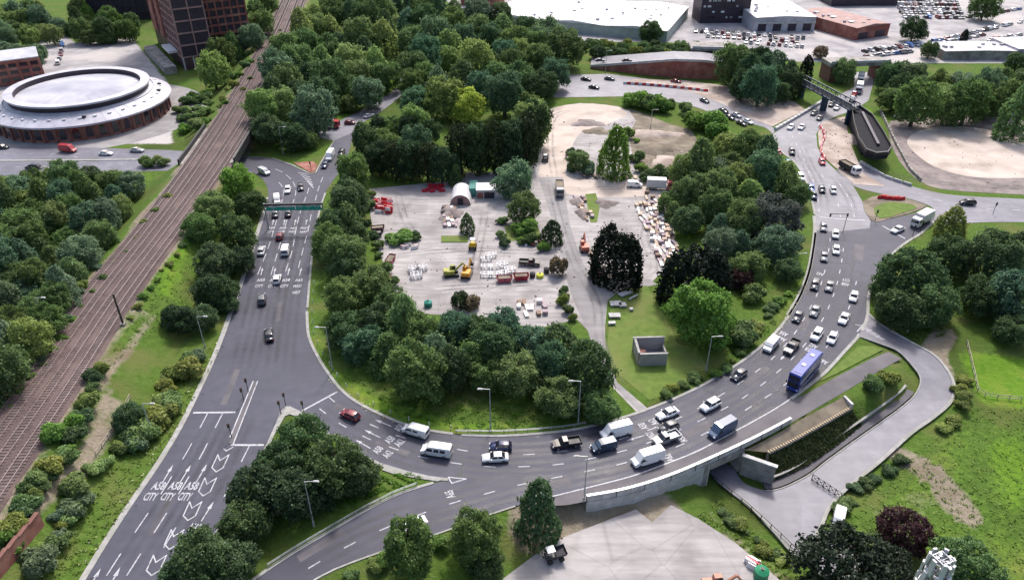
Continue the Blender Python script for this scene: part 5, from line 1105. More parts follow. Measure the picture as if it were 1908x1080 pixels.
for i, (x, y, c, l) in enumerate([(1474, 236, WHT, 'white car below the long white barrier, inner of two'), (1494, 236, WHT, 'white car below the long white barrier, outer of two'), (1517, 210, DGY, 'dark car past the end of the white barrier, upper of two'), (1528, 219, DGY, 'dark car past the end of the white barrier, lower of two'), (1550, 194, BLK, 'black car under the blue footbridge'), (1560, 200, WHT, 'white car under the blue footbridge')]):
    V('saloon', x, y, -12, 12, c, l, gE, True)
V('tipper', 1583, 313, 18, 10, WHT, 'loaded tipper lorry with white cab on the road works strip', None)
V('van', 1680, 214, -20, 3, SIL, 'silver van parked at the corner of the brown field', None)
V('box_truck', 1604, 146, -2, 10, WHT, 'white lorry under the grey bridge, farther one', 'lorries under the bridge', True)
V('box_truck', 1601, 164, -2, 10, SIL, 'silver lorry in front of the grey bridge', 'lorries under the bridge', True)
# north road
for x, y, c, l in [(1053, 149, BLK, 'black car nearest the woods on the north road'), (1092, 147, BLK, 'black car second from the woods on the north road'), (1136, 146, DGY, 'dark car third from the woods on the north road'), (1107, 162, BLK, 'black car on the near lane of the north road'), (1260, 151, DRD, 'dark red car beside the red ramp wall'),
                   (1313, 187, DGY, 'dark car first in the cluster on the north road bend'), (1348, 206, BLK, 'black car in the middle of the north road bend'), (1334, 210, DGY, 'grey car by the trees on the north road bend'), (1360, 218, BLK, 'black car in the lower queue on the north road bend'), (1373, 214, SIL, 'silver car in the lower queue on the north road bend'), (1382, 229, BLK, 'black car at the tail of the bend queue by the trees'), (1394, 226, WHT, 'white car at the tail of the bend queue')]:
    V('saloon', x, y, 20, 3 if x < 1300 else 9, c, l, 'traffic on the north road', True)
# yard
V('small_van', 1183, 343, 20, 1, WHT, 'white van parked in the yard beside the mounds', 'vehicles in the yard')
V('box_truck', 1230, 344, 20, 1, (.4, .1, .1), 'small pink and white lorry parked by the yard trees', 'vehicles in the yard')
V('tipper', 1043, 352, 1, 15, GRY, 'small dark lorry driving down the yard lane', 'vehicles in the yard')
V('small_van', 1563, 966, -4, 18, WHT, 'white van parked beside the lower road with its windscreen showing', None, zb=-4.85)
V('pickup', 987, 489, 20, 1, BLK, 'black pickup in the yard near the brown shrub', 'vehicles in the yard')
# parked cars far behind: small, in one piece each
def parked(line, n, dirn, label, group, prob=.92, jit=.3):
    a, b = G(*line[0]), G(*line[1])
    for i in range(n):
        if random.random() > prob: continue
        p = a.lerp(b, (i + .5) / n); k = random.choice(['hatch', 'hatch', 'saloon', 'suv', 'estate', 'small_van']); c = random.choice([WHT, WHT, WHT, SIL, SIL, GRY, DGY, BLK, BLK, BLU, DRD, (.5, .5, .52)])
        d = (b - a).normalized(); ang = math.atan2(d.y, d.x) + (math.pi / 2 if dirn else 0) + random.uniform(-.06, .06) + (math.pi if random.random() < .5 else 0)
        cw = {WHT: 'white', SIL: 'silver', GRY: 'grey', DGY: 'charcoal', BLK: 'black', BLU: 'blue', DRD: 'dark red'}.get(c, 'pale grey'); pos = ('at the start of', 'early in', 'midway along', 'late in', 'at the end of')[int(i * 5 / n)] if n > 6 else 'in'
        o = obj(NAME[k], one_piece(k), None, (p.x + random.uniform(-jit, jit), p.y + random.uniform(-jit, jit), .05), ang, c); tag(o, label if n == 1 else f"{cw} {NAME[k].split('_')[0]} parked {pos} {label}", CAT[k], group)
la = ['the row nearest the black office', 'the middle row before the office', 'the lower row before the office']
for l, n in ((((1292, 60), (1500, 72)), 21), (((1305, 68), (1490, 80)), 19), (((1385, 80), (1500, 89)), 11)): parked(l, n, True, la.pop(0), 'cars in the warehouse car park')
lb = ['first', 'second', 'third', 'fourth', 'fifth']
for k in range(5): parked(((1664 + 4 * k, 1 + 8 * k), (1785 + 3 * k, 3 + 8 * k)), 15, True, f'the {lb[k]} large car park row', 'cars in the large car park')
parked(((1742, 92), (1790, 74)), 5, False, 'the kerb below the far street', 'cars along the far street'); parked(((1800, 34), (1905, 18)), 9, False, 'the road above the far street', 'cars along the far street'); parked(((1610, 108), (1700, 98)), 8, False, 'the lane by the eastern trees', 'cars behind the eastern trees')
lc_ = ['the long row on the far street', 'the short row by the small conifer', 'the short row at the pale shed']
for l, n in ((((1735, 80), (1905, 42)), 17), (((1750, 84), (1835, 66)), 7), (((1840, 78), (1905, 66)), 7)): parked(l, n, False, lc_.pop(0), 'cars along the far street')
parked(((1606, 98), (1720, 84)), 11, True, 'the line behind the eastern trees', 'cars behind the eastern trees')
parked(((103, 58), (118, 90)), 4, False, 'the upper bend of the curving street', 'cars on the curving street'); parked(((118, 92), (108, 124)), 4, False, 'the lower bend of the curving street', 'cars on the curving street')
parked(((36, 66), (70, 64)), 2, True, 'the small upper car park', 'cars in the small car park'); parked(((58, 124), (68, 122)), 1, True, 'dark parked car between the brick block and round building', None, 1)
for x, y in ((1118, 112), (1168, 112)): V('saloon', x, y, 20, 0, BLK, 'black car on top of the red ramp wall' if x < 1140 else 'dark car higher on the red ramp', None, False, zb=4.6 if x > 1140 else 2.2)
# ------------------------------------------------------------------ vegetation: crowns of leaf faces, shared between alike trees
def leaf_mesh(name, C, Nn, size, m, rng, aspect=1.5):
    n = len(C); t = rng.normal(size=(n, 3)); t -= (t * Nn).sum(1, keepdims=True) * Nn; t /= np.linalg.norm(t, axis=1, keepdims=True) + 1e-9
    b = np.cross(Nn, t); s = size[:, None]; bend = Nn * s * .18
    V_ = np.stack([C + t * s * aspect * .5 - bend, C + b * s * .5 + bend, C - t * s * aspect * .5 - bend, C - b * s * .5 + bend], 1).reshape(-1, 3)
    me = bpy.data.meshes.new(name); me.vertices.add(4 * n); me.vertices.foreach_set('co', V_.astype(np.float32).ravel())
    me.loops.add(4 * n); me.loops.foreach_set('vertex_index', np.arange(4 * n, dtype=np.int32)); me.polygons.add(n); me.polygons.foreach_set('loop_start', np.arange(0, 4 * n, 4, dtype=np.int32))
    me.materials.append(M[m]); me.update(calc_edges=True); return me
def blobs_crown(name, blobs, n, m, seed, size=.078, up=.45, jit=.55, keep=.86):
    rng = np.random.default_rng(seed); B = np.array([b[:3] for b in blobs]); r = np.array([b[3] for b in blobs]); flat = np.array([b[4] if len(b) > 4 else 1.0 for b in blobs])
    k = rng.choice(len(r), n * 2, p=(r ** 2) / (r ** 2).sum()); d = rng.normal(size=(n * 2, 3)); d /= np.linalg.norm(d, axis=1, keepdims=True)
    lowmask = (d[:, 2] < -.2) & (rng.random(n * 2) < .6); d[lowmask, 2] *= -1
    rad = r[k] * (1 - .28 * rng.random(n * 2) ** 2) + .13 * (rng.random(n * 2) < .22) * rng.random(n * 2); off = d * rad[:, None]; off[:, 2] *= flat[k]; C = B[k] + off
    dist = np.linalg.norm(C[:, None, :] - B[None], axis=2) / r[None]; dist[np.arange(len(k)), k] = 9
    ok = dist.min(1) > keep; C = C[ok][:n]; d = d[ok][:n]
    N_ = d + rng.normal(size=d.shape) * jit; N_[:, 2] += up; N_ /= np.linalg.norm(N_, axis=1, keepdims=True)
    return leaf_mesh(name, C, N_, size * (.6 + .8 * rng.random(len(C))), m, rng)
def broad(seed, n=8500, m='leaf'):
    rg = random.Random(seed); bl = [(0, 0, -.05, .66, .95)]; ph = [rg.uniform(0, 6.28) for _ in range(4)]
    out = lambda a, z: 1 + .13 * math.sin(2 * a + ph[0]) + .10 * math.sin(3 * a + 2.5 * z + ph[1]) + .07 * math.sin(5 * a - 3 * z + ph[2])
    for i in range(58):
        a = i * 2.39996 + rg.uniform(-.35, .35); z = rg.uniform(-.8, .98); rr = math.sqrt(max(0, 1 - (z * .9) ** 2)) * rg.uniform(.60, .80) * out(a, z); bl.append((rr * math.cos(a), rr * math.sin(a), z * .74, rg.uniform(.15, .30), rg.uniform(.75, 1.1)))
    for i in range(26):
        a = rg.uniform(0, 6.28); z = rg.uniform(-.5, .95); rr = math.sqrt(max(0, 1 - z * z)) * rg.uniform(.8, .98) * out(a, z); bl.append((rr * math.cos(a), rr * math.sin(a), z * .9, rg.uniform(.07, .14), 1.0))
    return blobs_crown('crown', bl, n, m, seed, .060, .4, .75, .80)
def bushy(seed, n=1900, m='leaf'):
    rg = random.Random(seed); bl = []
    for i in range(11):
        a = rg.uniform(0, 6.28); rr = rg.uniform(0, .7); bl.append((rr * math.cos(a), rr * math.sin(a), rg.uniform(-.15, .45) * (1 - rr * .6), rg.uniform(.28, .48), .85))
    return blobs_crown('foliage', bl, n, m, seed, .12, .4)
def plume(seed, n=9000, m='needle', peaks=5):
    rg = random.Random(seed); bl = []
    for p in range(peaks):
        a = p * 2.4 + rg.uniform(-.3, .3); rr = rg.uniform(.42, .66) if p or peaks > 4 else 0; h = rg.uniform(.45, .98); r0 = .36 if peaks > 2 else .55
        for k in range(10):
            t = k / 9; tp = 1 if t < .55 else (1 - (t - .55) / .45) ** .75; bl.append((rr * math.cos(a) * (1 - .15 * t) + rg.uniform(-.05, .05), rr * math.sin(a) * (1 - .15 * t) + rg.uniform(-.05, .05), -1 + (1 + h) * t, r0 * tp + .07, 1.2))
    if peaks > 2:
        for k in range(5): bl.append((0, 0, -.9 + .32 * k, .5 - .04 * k, 1.1))
    return blobs_crown('crown', bl, n, m, seed, .07, .15, .7, .7)
def cone(seed, n=6000, m='leaf'):
    rg = random.Random(seed); bl = []
    for k in range(26):
        t = k / 25; a = k * 2.4; rr = (1 - t ** 1.6) ** .8 * rg.uniform(.3, .66); bl.append((rr * math.cos(a), rr * math.sin(a), -.95 + 1.8 * t, rg.uniform(.24, .44) * (1 - t ** 2) ** .5 + .12, 1.0))
    for k in range(7): bl.append((0, 0, -.9 + 1.7 * k / 6, .58 * (1 - (k / 6.6) ** 2) + .08, 1.0))
    return blobs_crown('crown', bl, n, m, seed, .085, .25)
CROWN = {'broad': [broad(s) for s in range(11, 22)], 'bush': [bushy(s) for s in range(31, 36)], 'plume': [plume(s, peaks=k) for s, k in ((51, 5), (52, 7), (53, 4))], 'cone': [cone(s) for s in (61, 62, 63)], 'spire': [plume(71, 2600, peaks=1), plume(72, 5000, peaks=2)], 'pine': [broad(s, 6500, 'needle') for s in (81, 82)]}
def trunk_mesh(seed):
    rg = random.Random(seed); mb = MB().use('bark').cyl((0, 0, -.3), (0.02, .01, .55), .055, .035, 7).cyl((.02, .01, .55), (0, 0, 1.0), .035, .012, 6)
    for k in range(6):
        a = k * 1.05 + rg.uniform(-.3, .3); z = rg.uniform(.35, .6); mb.cyl((0.01, 0, z), (.2 * math.cos(a), .2 * math.sin(a), z + rg.uniform(.15, .28)), .02, .006, 5)
    return mb.mesh('trunk')
TRUNK = [trunk_mesh(s) for s in range(4)]
GREEN = {'mid': (.95, 1.0, .9), 'light': (1.6, 1.5, 1.35), 'lime': (2.3, 2.05, .9), 'dark': (.60, .68, .75), 'deep': (.38, .45, .52), 'grey': (1.15, 1.15, 1.7), 'purple': (.85, .62, 1.3), 'copper': (.5, .16, .5), 'brown': (1.6, .80, 1.3), 'bright': (1.12, 1.32, .68), 'olive': (1.6, 1.3, .9), 'blue': (.72, .90, 1.35)}
NEEDLE = {'mid': (1, 1, 1), 'dark': (.55, .55, .6), 'deep': (.45, .46, .5), 'purple': (.9, .35, .8), 'olive': (1.6, 1.5, 1.0)}
TN = 0
def jitc(c, rg, a=.2):
    k = 1 + rg.uniform(-a, a); return (c[0] * k * (1 + rg.uniform(-.1, .1)), c[1] * k, c[2] * k * (1 + rg.uniform(-.12, .12)))
def tree(px, py, wpx, kind='broad', hr=.95, col='mid', label=None, group=None, name=None, cat='tree'):
    """px,py: where the middle of the crown shows; wpx: width of the crown in photo pixels"""
    global TN; TN += 1; rg = random.Random(TN * 77 + 5)
    p = on(px, py); W = wpx / pxm(p); ch = W * hr
    for _ in range(3):
        p = on(px, py, ch * .60); s = pxm((p.x, p.y, p.z + ch * .6)); W = wpx / s; ch = W * hr
    if kind == 'bush':
        p = on(px, py, ch * .3); o = obj(name or 'shrub', rg.choice(CROWN['bush']), None, (p.x, p.y, p.z + ch * .28), rg.uniform(0, 6.28)); o.scale = (W / 2, W / 2, ch * .6); o.color = (*jitc(GREEN[col], rg), 1)
        return tag(o, label, 'shrub', group)
    e = empty(name or 'broadleaf_tree', p, rg.uniform(0, 6.28), label, cat, group)
    tot = ch * 1.04; t = obj('trunk', rg.choice(TRUNK), e); t.scale = (tot * .8, tot * .8, tot * .85)
    pal = NEEDLE if kind in ('plume', 'spire', 'pine') else GREEN
    c = obj('crown', rg.choice(CROWN[kind]), e, (0, 0, ch * .47), color=jitc(pal.get(col, pal['mid']), rg))
    lean = rg.uniform(.92, 1.08); c.scale = (W / 2 * lean, W / 2 / lean, ch / 2 * 1.06)
    return e
def in_poly(x, y, P):
    c = False; n = len(P)
    for i in range(n):
        x1, y1 = P[i]; x2, y2 = P[i - 1]
        if (y1 > y) != (y2 > y) and x < (x2 - x1) * (y - y1) / (y2 - y1) + x1: c = not c
    return c
def wood(poly, w0, w1, label, group, cols, kinds=('broad', 'broad', 'broad', 'cone'), gap=.45, hr=(.8, 1.3), tries=1500, seed=1, name='broadleaf_tree', ym=None, maxn=200):
    rg = random.Random(seed); xs_, ys_ = [p[0] for p in poly], [p[1] for p in poly]; pts = []; y0, y1 = min(ys_), max(ys_)
    for _ in range(tries):
        x, y = rg.uniform(min(xs_), max(xs_)), rg.uniform(y0, y1)
        if not in_poly(x, y, poly): continue
        wd = (w0 + (w1 - w0) * (y - y0) / (y1 - y0 + 1e-6)) * rg.uniform(.78, 1.22)
        if any(math.hypot(x - q[0], (y - q[1])) < .30 * (wd + q[2]) * ((1 if y < q[1] + 4 else 1.3) if q[5] != 'lime' else (1 if y < q[1] - 14 else 2.3)) for q in S): continue
        if any(math.hypot(x - a, (y - b) * 1.25) < gap * (wd + c) / 2 * 1.15 for a, b, c in pts): continue
        pts.append((x, y, wd))
        if len(pts) >= maxn: break
    def wl(rg, cols, x, y, wd):
        c = rg.choice(cols); t = (y - y0) / (y1 - y0 + 1e-6); u = (x - min(xs_)) / (max(xs_) - min(xs_) + 1e-6)
        sz = 'big ' if wd > (w0 + w1) / 2 * 1.08 else 'small ' if wd < (w0 + w1) / 2 * .9 else ''
        v = ('top', 'upper', 'middle', 'lower', 'bottom')[min(int(t * 5), 4)]; h = ('west', 'mid-west', 'centre', 'mid-east', 'east')[min(int(u * 5), 4)]
        w = {'light': 'light green', 'grey': 'grey green', 'dark': 'dark', 'deep': 'very dark', 'blue': 'blue green', 'mid': 'green', 'bright': 'bright green', 'olive': 'olive'}.get(c, c)
        return c, f"{sz}{w} {label.split(' ', 2)[2] if label.split()[1] != 'shrub' else label}, {v} {h}".replace('tree tree', 'tree') if False else f"{sz}{w} {label[label.index(('shrub' if 'shrub' in label else 'tree')):]}, {v} {h}"
    for x, y, wd in pts: tree(x, y, wd, rg.choice(kinds), rg.uniform(*hr), *wl(rg, cols, x, y, wd), group, name)
    return len(pts)
# trees one can single out
S = [(440, 335, 70, 'broad', .95, 'bright', 'bright green tree beside the loop road, nearest the gantry'), (395, 385, 70, 'broad', .95, 'light', 'light green tree hanging over the railway near the gantry'), (370, 420, 62, 'broad', .9, 'mid', 'tree leaning over the railway side grass, topmost of its clump'), (465, 375, 58, 'broad', .9, 'dark', 'dark tree on the kerb just below the gantry'),
     (440, 430, 74, 'broad', 1.0, 'dark', 'dark bulky tree on the west kerb level with the lane arrows'), (400, 480, 76, 'broad', 1.0, 'dark', 'large dark tree above the bright grass strip'), (450, 480, 52, 'broad', 1.0, 'deep', 'narrow dark tree squeezed against the west kerb'), (395, 535, 78, 'broad', .95, 'deep', 'deep green tree over the west kerb below the lettering'), (420, 555, 50, 'broad', .9, 'dark', 'smaller dark tree by the west kerb, lowest of the clump'), (332, 590, 60, 'broad', .95, 'deep', 'round almost black tree beside the dirt path'), (375, 590, 56, 'broad', .9, 'dark', 'dark tree by the lamp post on the west verge'),
     (238, 775, 62, 'broad', .9, 'dark', 'dark leafy tree between the dirt path and west road'), (100, 805, 48, 'bush', .9, 'bright', 'round bright shrub alone beside the railway'),
     (560, 815, 96, 'broad', 1.0, 'dark', 'dark tree nearest the splitter nose of the lower triangle'), (625, 862, 116, 'broad', .95, 'dark', 'broad dark tree in the middle of the lower triangle'), (662, 880, 84, 'broad', .9, 'dark', 'dark tree of the lower triangle closest to the lane lettering'), (520, 865, 104, 'broad', 1.0, 'dark', 'tall dark tree by the stop line of the entry road'), (480, 910, 112, 'broad', .95, 'deep', 'dark tree overhanging the entry road chevrons'), (545, 915, 110, 'broad', .9, 'deep', 'shaded dark tree in the heart of the lower triangle'), (455, 965, 100, 'broad', .9, 'dark', 'dark tree of the lower triangle beside the entry road'), (600, 915, 70, 'broad', .8, 'deep', 'low dark tree beside the leaning lamp post'),
     (375, 1035, 120, 'broad', .95, 'dark', 'big dark tree at the bottom edge beside the entry road'), (432, 1040, 90, 'broad', .9, 'dark', 'dark tree at the bottom edge beside the exit road'), (335, 1070, 90, 'broad', .9, 'dark', 'dark tree at the bottom edge nearest the chevrons'),
     (762, 1012, 98, 'broad', 1.5, 'mid', 'upright leafy tree in front of the half hidden white car'), (885, 992, 96, 'broad', 1.35, 'mid', 'upright leafy tree right of the half hidden white car'), (1002, 938, 94, 'cone', 1.6, 'dark', 'tall dark conical tree beside the concrete pad'), (905, 1050, 70, 'broad', .9, 'dark', 'dark tree below the exit road, between the upright tree and the concrete pad'),
     (966, 690, 92, 'broad', .9, 'light', 'large light green tree at the front of the island belt'), (1046, 733, 84, 'broad', .9, 'light', 'light green tree by the lamp post at the front of the island belt'), (1118, 752, 72, 'broad', .85, 'mid', 'green tree at the yard exit by the south road'), (640, 545, 78, 'broad', 1, 'light', 'light topped tree at the west end of the island belt'),
     (872, 190, 70, 'broad', .95, 'lime', 'bright lime green tree standing out in the north wood'), (957, 325, 74, 'broad', 1.0, 'grey', 'grey green round tree behind the white cabin'), (976, 382, 60, 'broad', 1.0, 'mid', 'leafy tree beside the yard lane above the grass plot'), (980, 425, 52, 'bush', .8, 'bright', 'bright bush at the foot of the yard lane tree'), (1028, 428, 46, 'cone', 1.1, 'deep', 'small dark cone shaped tree beside the yard lane'), (848, 322, 30, 'cone', 1.4, 'mid', 'small upright tree behind the barrel roofed hut'),
     (1147, 272, 70, 'cone', 1.45, 'bright', 'vivid green cone shaped tree in the upper yard'), (1080, 295, 46, 'broad', .9, 'mid', 'leafy tree left of the vivid cone shaped tree'), (1098, 315, 36, 'bush', .9, 'grey', 'grey green bush at the foot of the vivid cone shaped tree'), (1228, 320, 44, 'bush', .8, 'mid', 'bush below the brown mound in the upper yard'),
     (1150, 462, 112, 'plume', 1.0, 'deep', 'huge almost black conifer with twin tops in the yard'), (1298, 500, 132, 'plume', .85, 'deep', 'broad almost black conifer beside the stacked materials'), (1312, 572, 128, 'broad', 1.0, 'bright', 'large fresh green tree in front of the black conifer'), (1290, 350, 80, 'broad', .9, 'mid', 'tall leafy tree at the edge of the upper yard'), (1395, 490, 70, 'broad', .9, 'mid', 'leafy tree between black conifer and east road'), (1375, 620, 74, 'bush', .7, 'mid', 'spreading bush beside the fresh green tree'), (1440, 400, 104, 'broad', .9, 'purple', 'large purple grey tree beside the east road'), (1450, 450, 84, 'broad', .85, 'grey', 'pale topped tree beside the east road below the purple tree'), (1405, 545, 56, 'bush', .8, 'mid', 'bush on the east verge of the island'), (1470, 500, 50, 'broad', .9, 'dark', 'dark tree close to the east road kerb'), (1385, 515, 46, 'broad', .9, 'copper', 'dark red leaved tree behind the fresh green tree'), (1340, 500, 50, 'broad', .9, 'deep', 'deep green tree against the black conifer'),
     (1700, 505, 118, 'broad', .95, 'dark', 'big dark tree at the eastern corner, nearest the road'), (1680, 565, 92, 'broad', .85, 'dark', 'dark tree above the lower road bend'), (1765, 470, 88, 'broad', .95, 'dark', 'dark tree in the middle of the eastern clump'), (1745, 560, 92, 'broad', .85, 'dark', 'dark tree shading the dirt track'), (1778, 408, 66, 'cone', 1.0, 'olive', 'brownish upright tree beside the eastern approach'), (1850, 470, 108, 'broad', .95, 'dark', 'tall dark tree above the bright green field'), (1835, 545, 84, 'broad', .9, 'dark', 'dark tree casting shade on the field fence'), (1895, 540, 108, 'broad', .95, 'blue', 'blue green tree at the right edge above the field'), (1910, 460, 80, 'broad', .9, 'dark', 'dark tree at the right edge below the approach road'), (1890, 610, 70, 'broad', .8, 'dark', 'low dark tree at the right edge beside the field'), (1650, 530, 60, 'broad', .8, 'mid', 'smaller green tree by the kerb of the eastern corner'),
     (1505, 122, 40, 'spire', 1.5, 'dark', 'dark spire shaped conifer behind the footbridge'), (1575, 128, 46, 'broad', 1.0, 'mid', 'leafy tree beside the grey underbridge'), (1212, 56, 46, 'broad', .9, 'dark', 'round dark tree before the white warehouse'), (1705, 50, 50, 'broad', .9, 'deep', 'round black green tree beyond the eastern trees'), (1838, 8, 54, 'broad', .9, 'mid', 'leafy tree at the top edge beyond the car park'), (1798, 66, 24, 'spire', 1.4, 'dark', 'small dark conifer beside the far street'), (1734, 90, 36, 'broad', .9, 'dark', 'dark tree at the corner of the grey depot'), (1897, 112, 40, 'broad', .9, 'dark', 'dark tree before the pale shed at the right edge'), (1530, 95, 30, 'broad', .8, 'brown', 'brownish tree above the footbridge'),
     (1575, 1045, 180, 'pine', .85, 'mid', 'huge black green tree at the bottom edge below the lower road'), (1688, 982, 94, 'broad', .85, 'copper', 'dark purple leaved tree behind the lattice mast'), (1805, 1050, 116, 'broad', .9, 'mid', 'green tree beside the lattice mast'), (1660, 1060, 100, 'pine', .9, 'mid', 'black green tree in front of the purple leaved tree'),
     (1625, 715, 52, 'bush', .8, 'mid', 'green bush on the slope above the lower footpath'), (1660, 705, 46, 'bush', .7, 'olive', 'olive bush near the top of the lower footpath'), (746, 443, 56, 'bush', .5, 'bright', 'long low hedge in the yard'), (775, 440, 24, 'bush', .9, 'dark', 'round dark bush at the end of the yard hedge'), (1041, 498, 36, 'bush', 1.5, 'brown', 'upright purple brown shrub beside the yard lane'), (857, 556, 34, 'broad', 1.1, 'deep', 'small black tree at the south edge of the yard'), (878, 560, 34, 'broad', .9, 'brown', 'small brownish tree at the south edge of the yard'), (870, 412, 32, 'cone', 1.3, 'dark', 'small dark tree by the scrap heap'), (1048, 560, 26, 'bush', 1.2, 'olive', 'narrow hedge beside the lower yard lane'),
     (300, 300, 34, 'bush', .8, 'light', 'light shrub beside the railway bridge'), (275, 302, 34, 'bush', .8, 'mid', 'green shrub by the dual carriageway next to the railway bridge'), (500, 235, 60, 'broad', 1.0, 'dark', 'dark tree overhanging the loop road'), (545, 250, 56, 'broad', 1.0, 'dark', 'dark tree on the grass nose of the loop road'), (575, 258, 36, 'broad', .9, 'mid', 'leafy tree on the grass nose nearest the queue'), (650, 190, 36, 'broad', .9, 'mid', 'separate leafy tree beside the slip road')]
mix1 = ['mid', 'mid', 'light', 'dark', 'grey', 'mid', 'blue']; dk = ['dark', 'dark', 'mid', 'deep', 'blue']; lt = ['light', 'mid', 'light', 'grey']
wood([(0, 340), (60, 328), (150, 318), (235, 325), (248, 350), (205, 415), (155, 490), (105, 575), (55, 640), (0, 690), (-60, 740), (-60, 340)], 54, 90, 'leafy tree in the wood west of the railway', 'trees west of the railway', mix1, seed=3)
wood([(480, 205), (505, 130), (535, 70), (575, 20), (640, -10), (715, 0), (730, 80), (735, 120), (690, 170), (640, 185), (560, 205), (500, 220)], 59, 76, 'tall leafy tree in the wood beside the sunlit slip road', 'trees in the north west wood', ['light', 'light', 'mid', 'grey', 'mid', 'dark'], seed=4, hr=(.95, 1.3))
wood([(752, 120), (765, 60), (740, -5), (830, 8), (930, 25), (1045, 60), (1062, 95), (1045, 135), (1020, 180), (990, 222), (900, 215), (840, 225), (760, 225), (775, 170)], 54, 71, 'leafy tree in the broad wood north of the yard', 'trees in the north wood', ['mid', 'mid', 'grey', 'dark', 'blue', 'light'], seed=5, hr=(.9, 1.25))
wood([(665, 255), (720, 225), (770, 220), (800, 240), (770, 265), (700, 275)], 55, 67, 'leafy tree beside the slip road above the yard', 'trees above the yard', dk, seed=6)
wood([(655, 300), (640, 335), (625, 375), (614, 425), (608, 460), (645, 470), (660, 420), (672, 360), (680, 305)], 59, 73, 'dark leafy tree on the strip between west road and yard', 'trees between west road and yard', ['dark', 'mid', 'dark'], seed=7)
wood([(612, 530), (640, 490), (690, 505), (735, 565), (765, 600), (830, 600), (900, 592), (960, 612), (1060, 622), (1095, 655), (1120, 700), (1140, 735), (1080, 735), (1000, 700), (880, 690), (830, 705), (760, 680), (690, 650), (640, 610)], 76, 98, 'leafy tree in the dense belt at the south of the island', 'trees in the island belt', ['mid', 'dark', 'mid', 'dark', 'blue', 'grey'], seed=8, gap=.42)
wood([(1290, 290), (1345, 255), (1420, 255), (1440, 295), (1480, 345), (1490, 390), (1400, 360), (1345, 385), (1275, 370), (1255, 335)], 61, 81, 'leafy tree in the eastern island wood', 'trees in the eastern island wood', mix1, seed=9)
wood([(1335, 400), (1420, 385), (1470, 470), (1440, 520), (1400, 470), (1345, 465)], 62, 70, 'leafy tree behind the purple grey tree on the island', 'trees behind the purple tree', mix1, seed=21)
wood([(1245, 375), (1275, 345), (1300, 385), (1290, 410), (1262, 405)], 50, 56, 'leafy tree beside the stacked materials', 'trees beside the stacks', mix1, seed=22)
wood([(1640, 130), (1700, 135), (1760, 142), (1850, 142), (1908, 150), (1990, 155), (1990, 195), (1850, 195), (1760, 190), (1665, 185)], 56, 71, 'leafy tree in the row behind the brown field', 'trees behind the brown field', mix1, seed=10)
wood([(1365, 112), (1420, 108), (1470, 128), (1478, 158), (1440, 172), (1385, 158)], 54, 63, 'dark leafy tree on the bank by the footbridge', 'trees by the footbridge', dk, seed=12)
wood([(378, 118), (415, 60), (462, 20), (495, -8), (490, 38), (440, 95), (396, 142)], 41, 54, 'leafy tree lining the railway below the apartment tower', 'trees below the tower', ['mid', 'light', 'grey'], seed=13)
wood([(-20, 20), (60, 5), (120, 45), (100, 60), (40, 62), (-20, 72)], 32, 41, 'small leafy tree beside the far street at upper left', 'trees by the far street', lt, seed=14)
wood([(130, 15), (180, 10), (250, 38), (240, 60), (180, 72), (130, 55)], 29, 37, 'small leafy tree beyond the pale yard at upper left', 'trees beyond the pale yard', ['mid', 'bright', 'mid', 'dark'], seed=15)
wood([(1070, 75), (1190, 80), (1300, 85), (1360, 95), (1350, 104), (1240, 98), (1110, 100)], 24, 32, 'low bushy tree on the bank behind the red ramp', 'trees behind the red ramp', ['mid', 'dark', 'olive'], kinds=('broad', 'broad'), seed=16, hr=(.7, .9))
wood([(0, 85), (30, 90), (75, 95), (60, 110), (10, 112)], 27, 32, 'grey green tree near the brick block', 'trees near the brick block', ['grey'], seed=17)
wood([(330, 205), (350, 180), (385, 170), (400, 190), (370, 240), (335, 245)], 27, 37, 'low leafy shrub on the bank between round building and railway', 'shrubs by the round building', ['bright', 'light', 'mid'], kinds=('bush',), seed=18, hr=(.6, .8), name='shrub')
for px, py, wd, kd, hr, co, lb in S: tree(px, py, wd, kd, hr, co, lb, name={'plume': 'conifer_tree', 'spire': 'conifer_tree', 'pine': 'dark_tree', 'cone': 'upright_tree'}.get(kd))
# broadleaf screen north of the yard, its shaded front put into dark crown colours
for i, (x, y, wd) in enumerate([(705, 288, 50), (735, 292, 52), (765, 292, 54), (795, 294, 54), (822, 300, 50), (858, 268, 54), (890, 266, 56), (922, 266, 56), (952, 262, 56), (980, 250, 58), (995, 222, 54)]):
    tree(x, y, wd * 1.15, 'pine' if i % 2 else 'broad', 1.6 if i > 4 else 1.25, 'olive' if i % 2 else 'deep', f"shade-dark tree, {('first', 'second', 'third', 'fourth', 'fifth', 'sixth')[i - 5 if i > 4 else i]} from the west in the {'tall' if i > 4 else 'lower'} screen north of the yard", 'shade-dark tree screen', 'dark_tree')
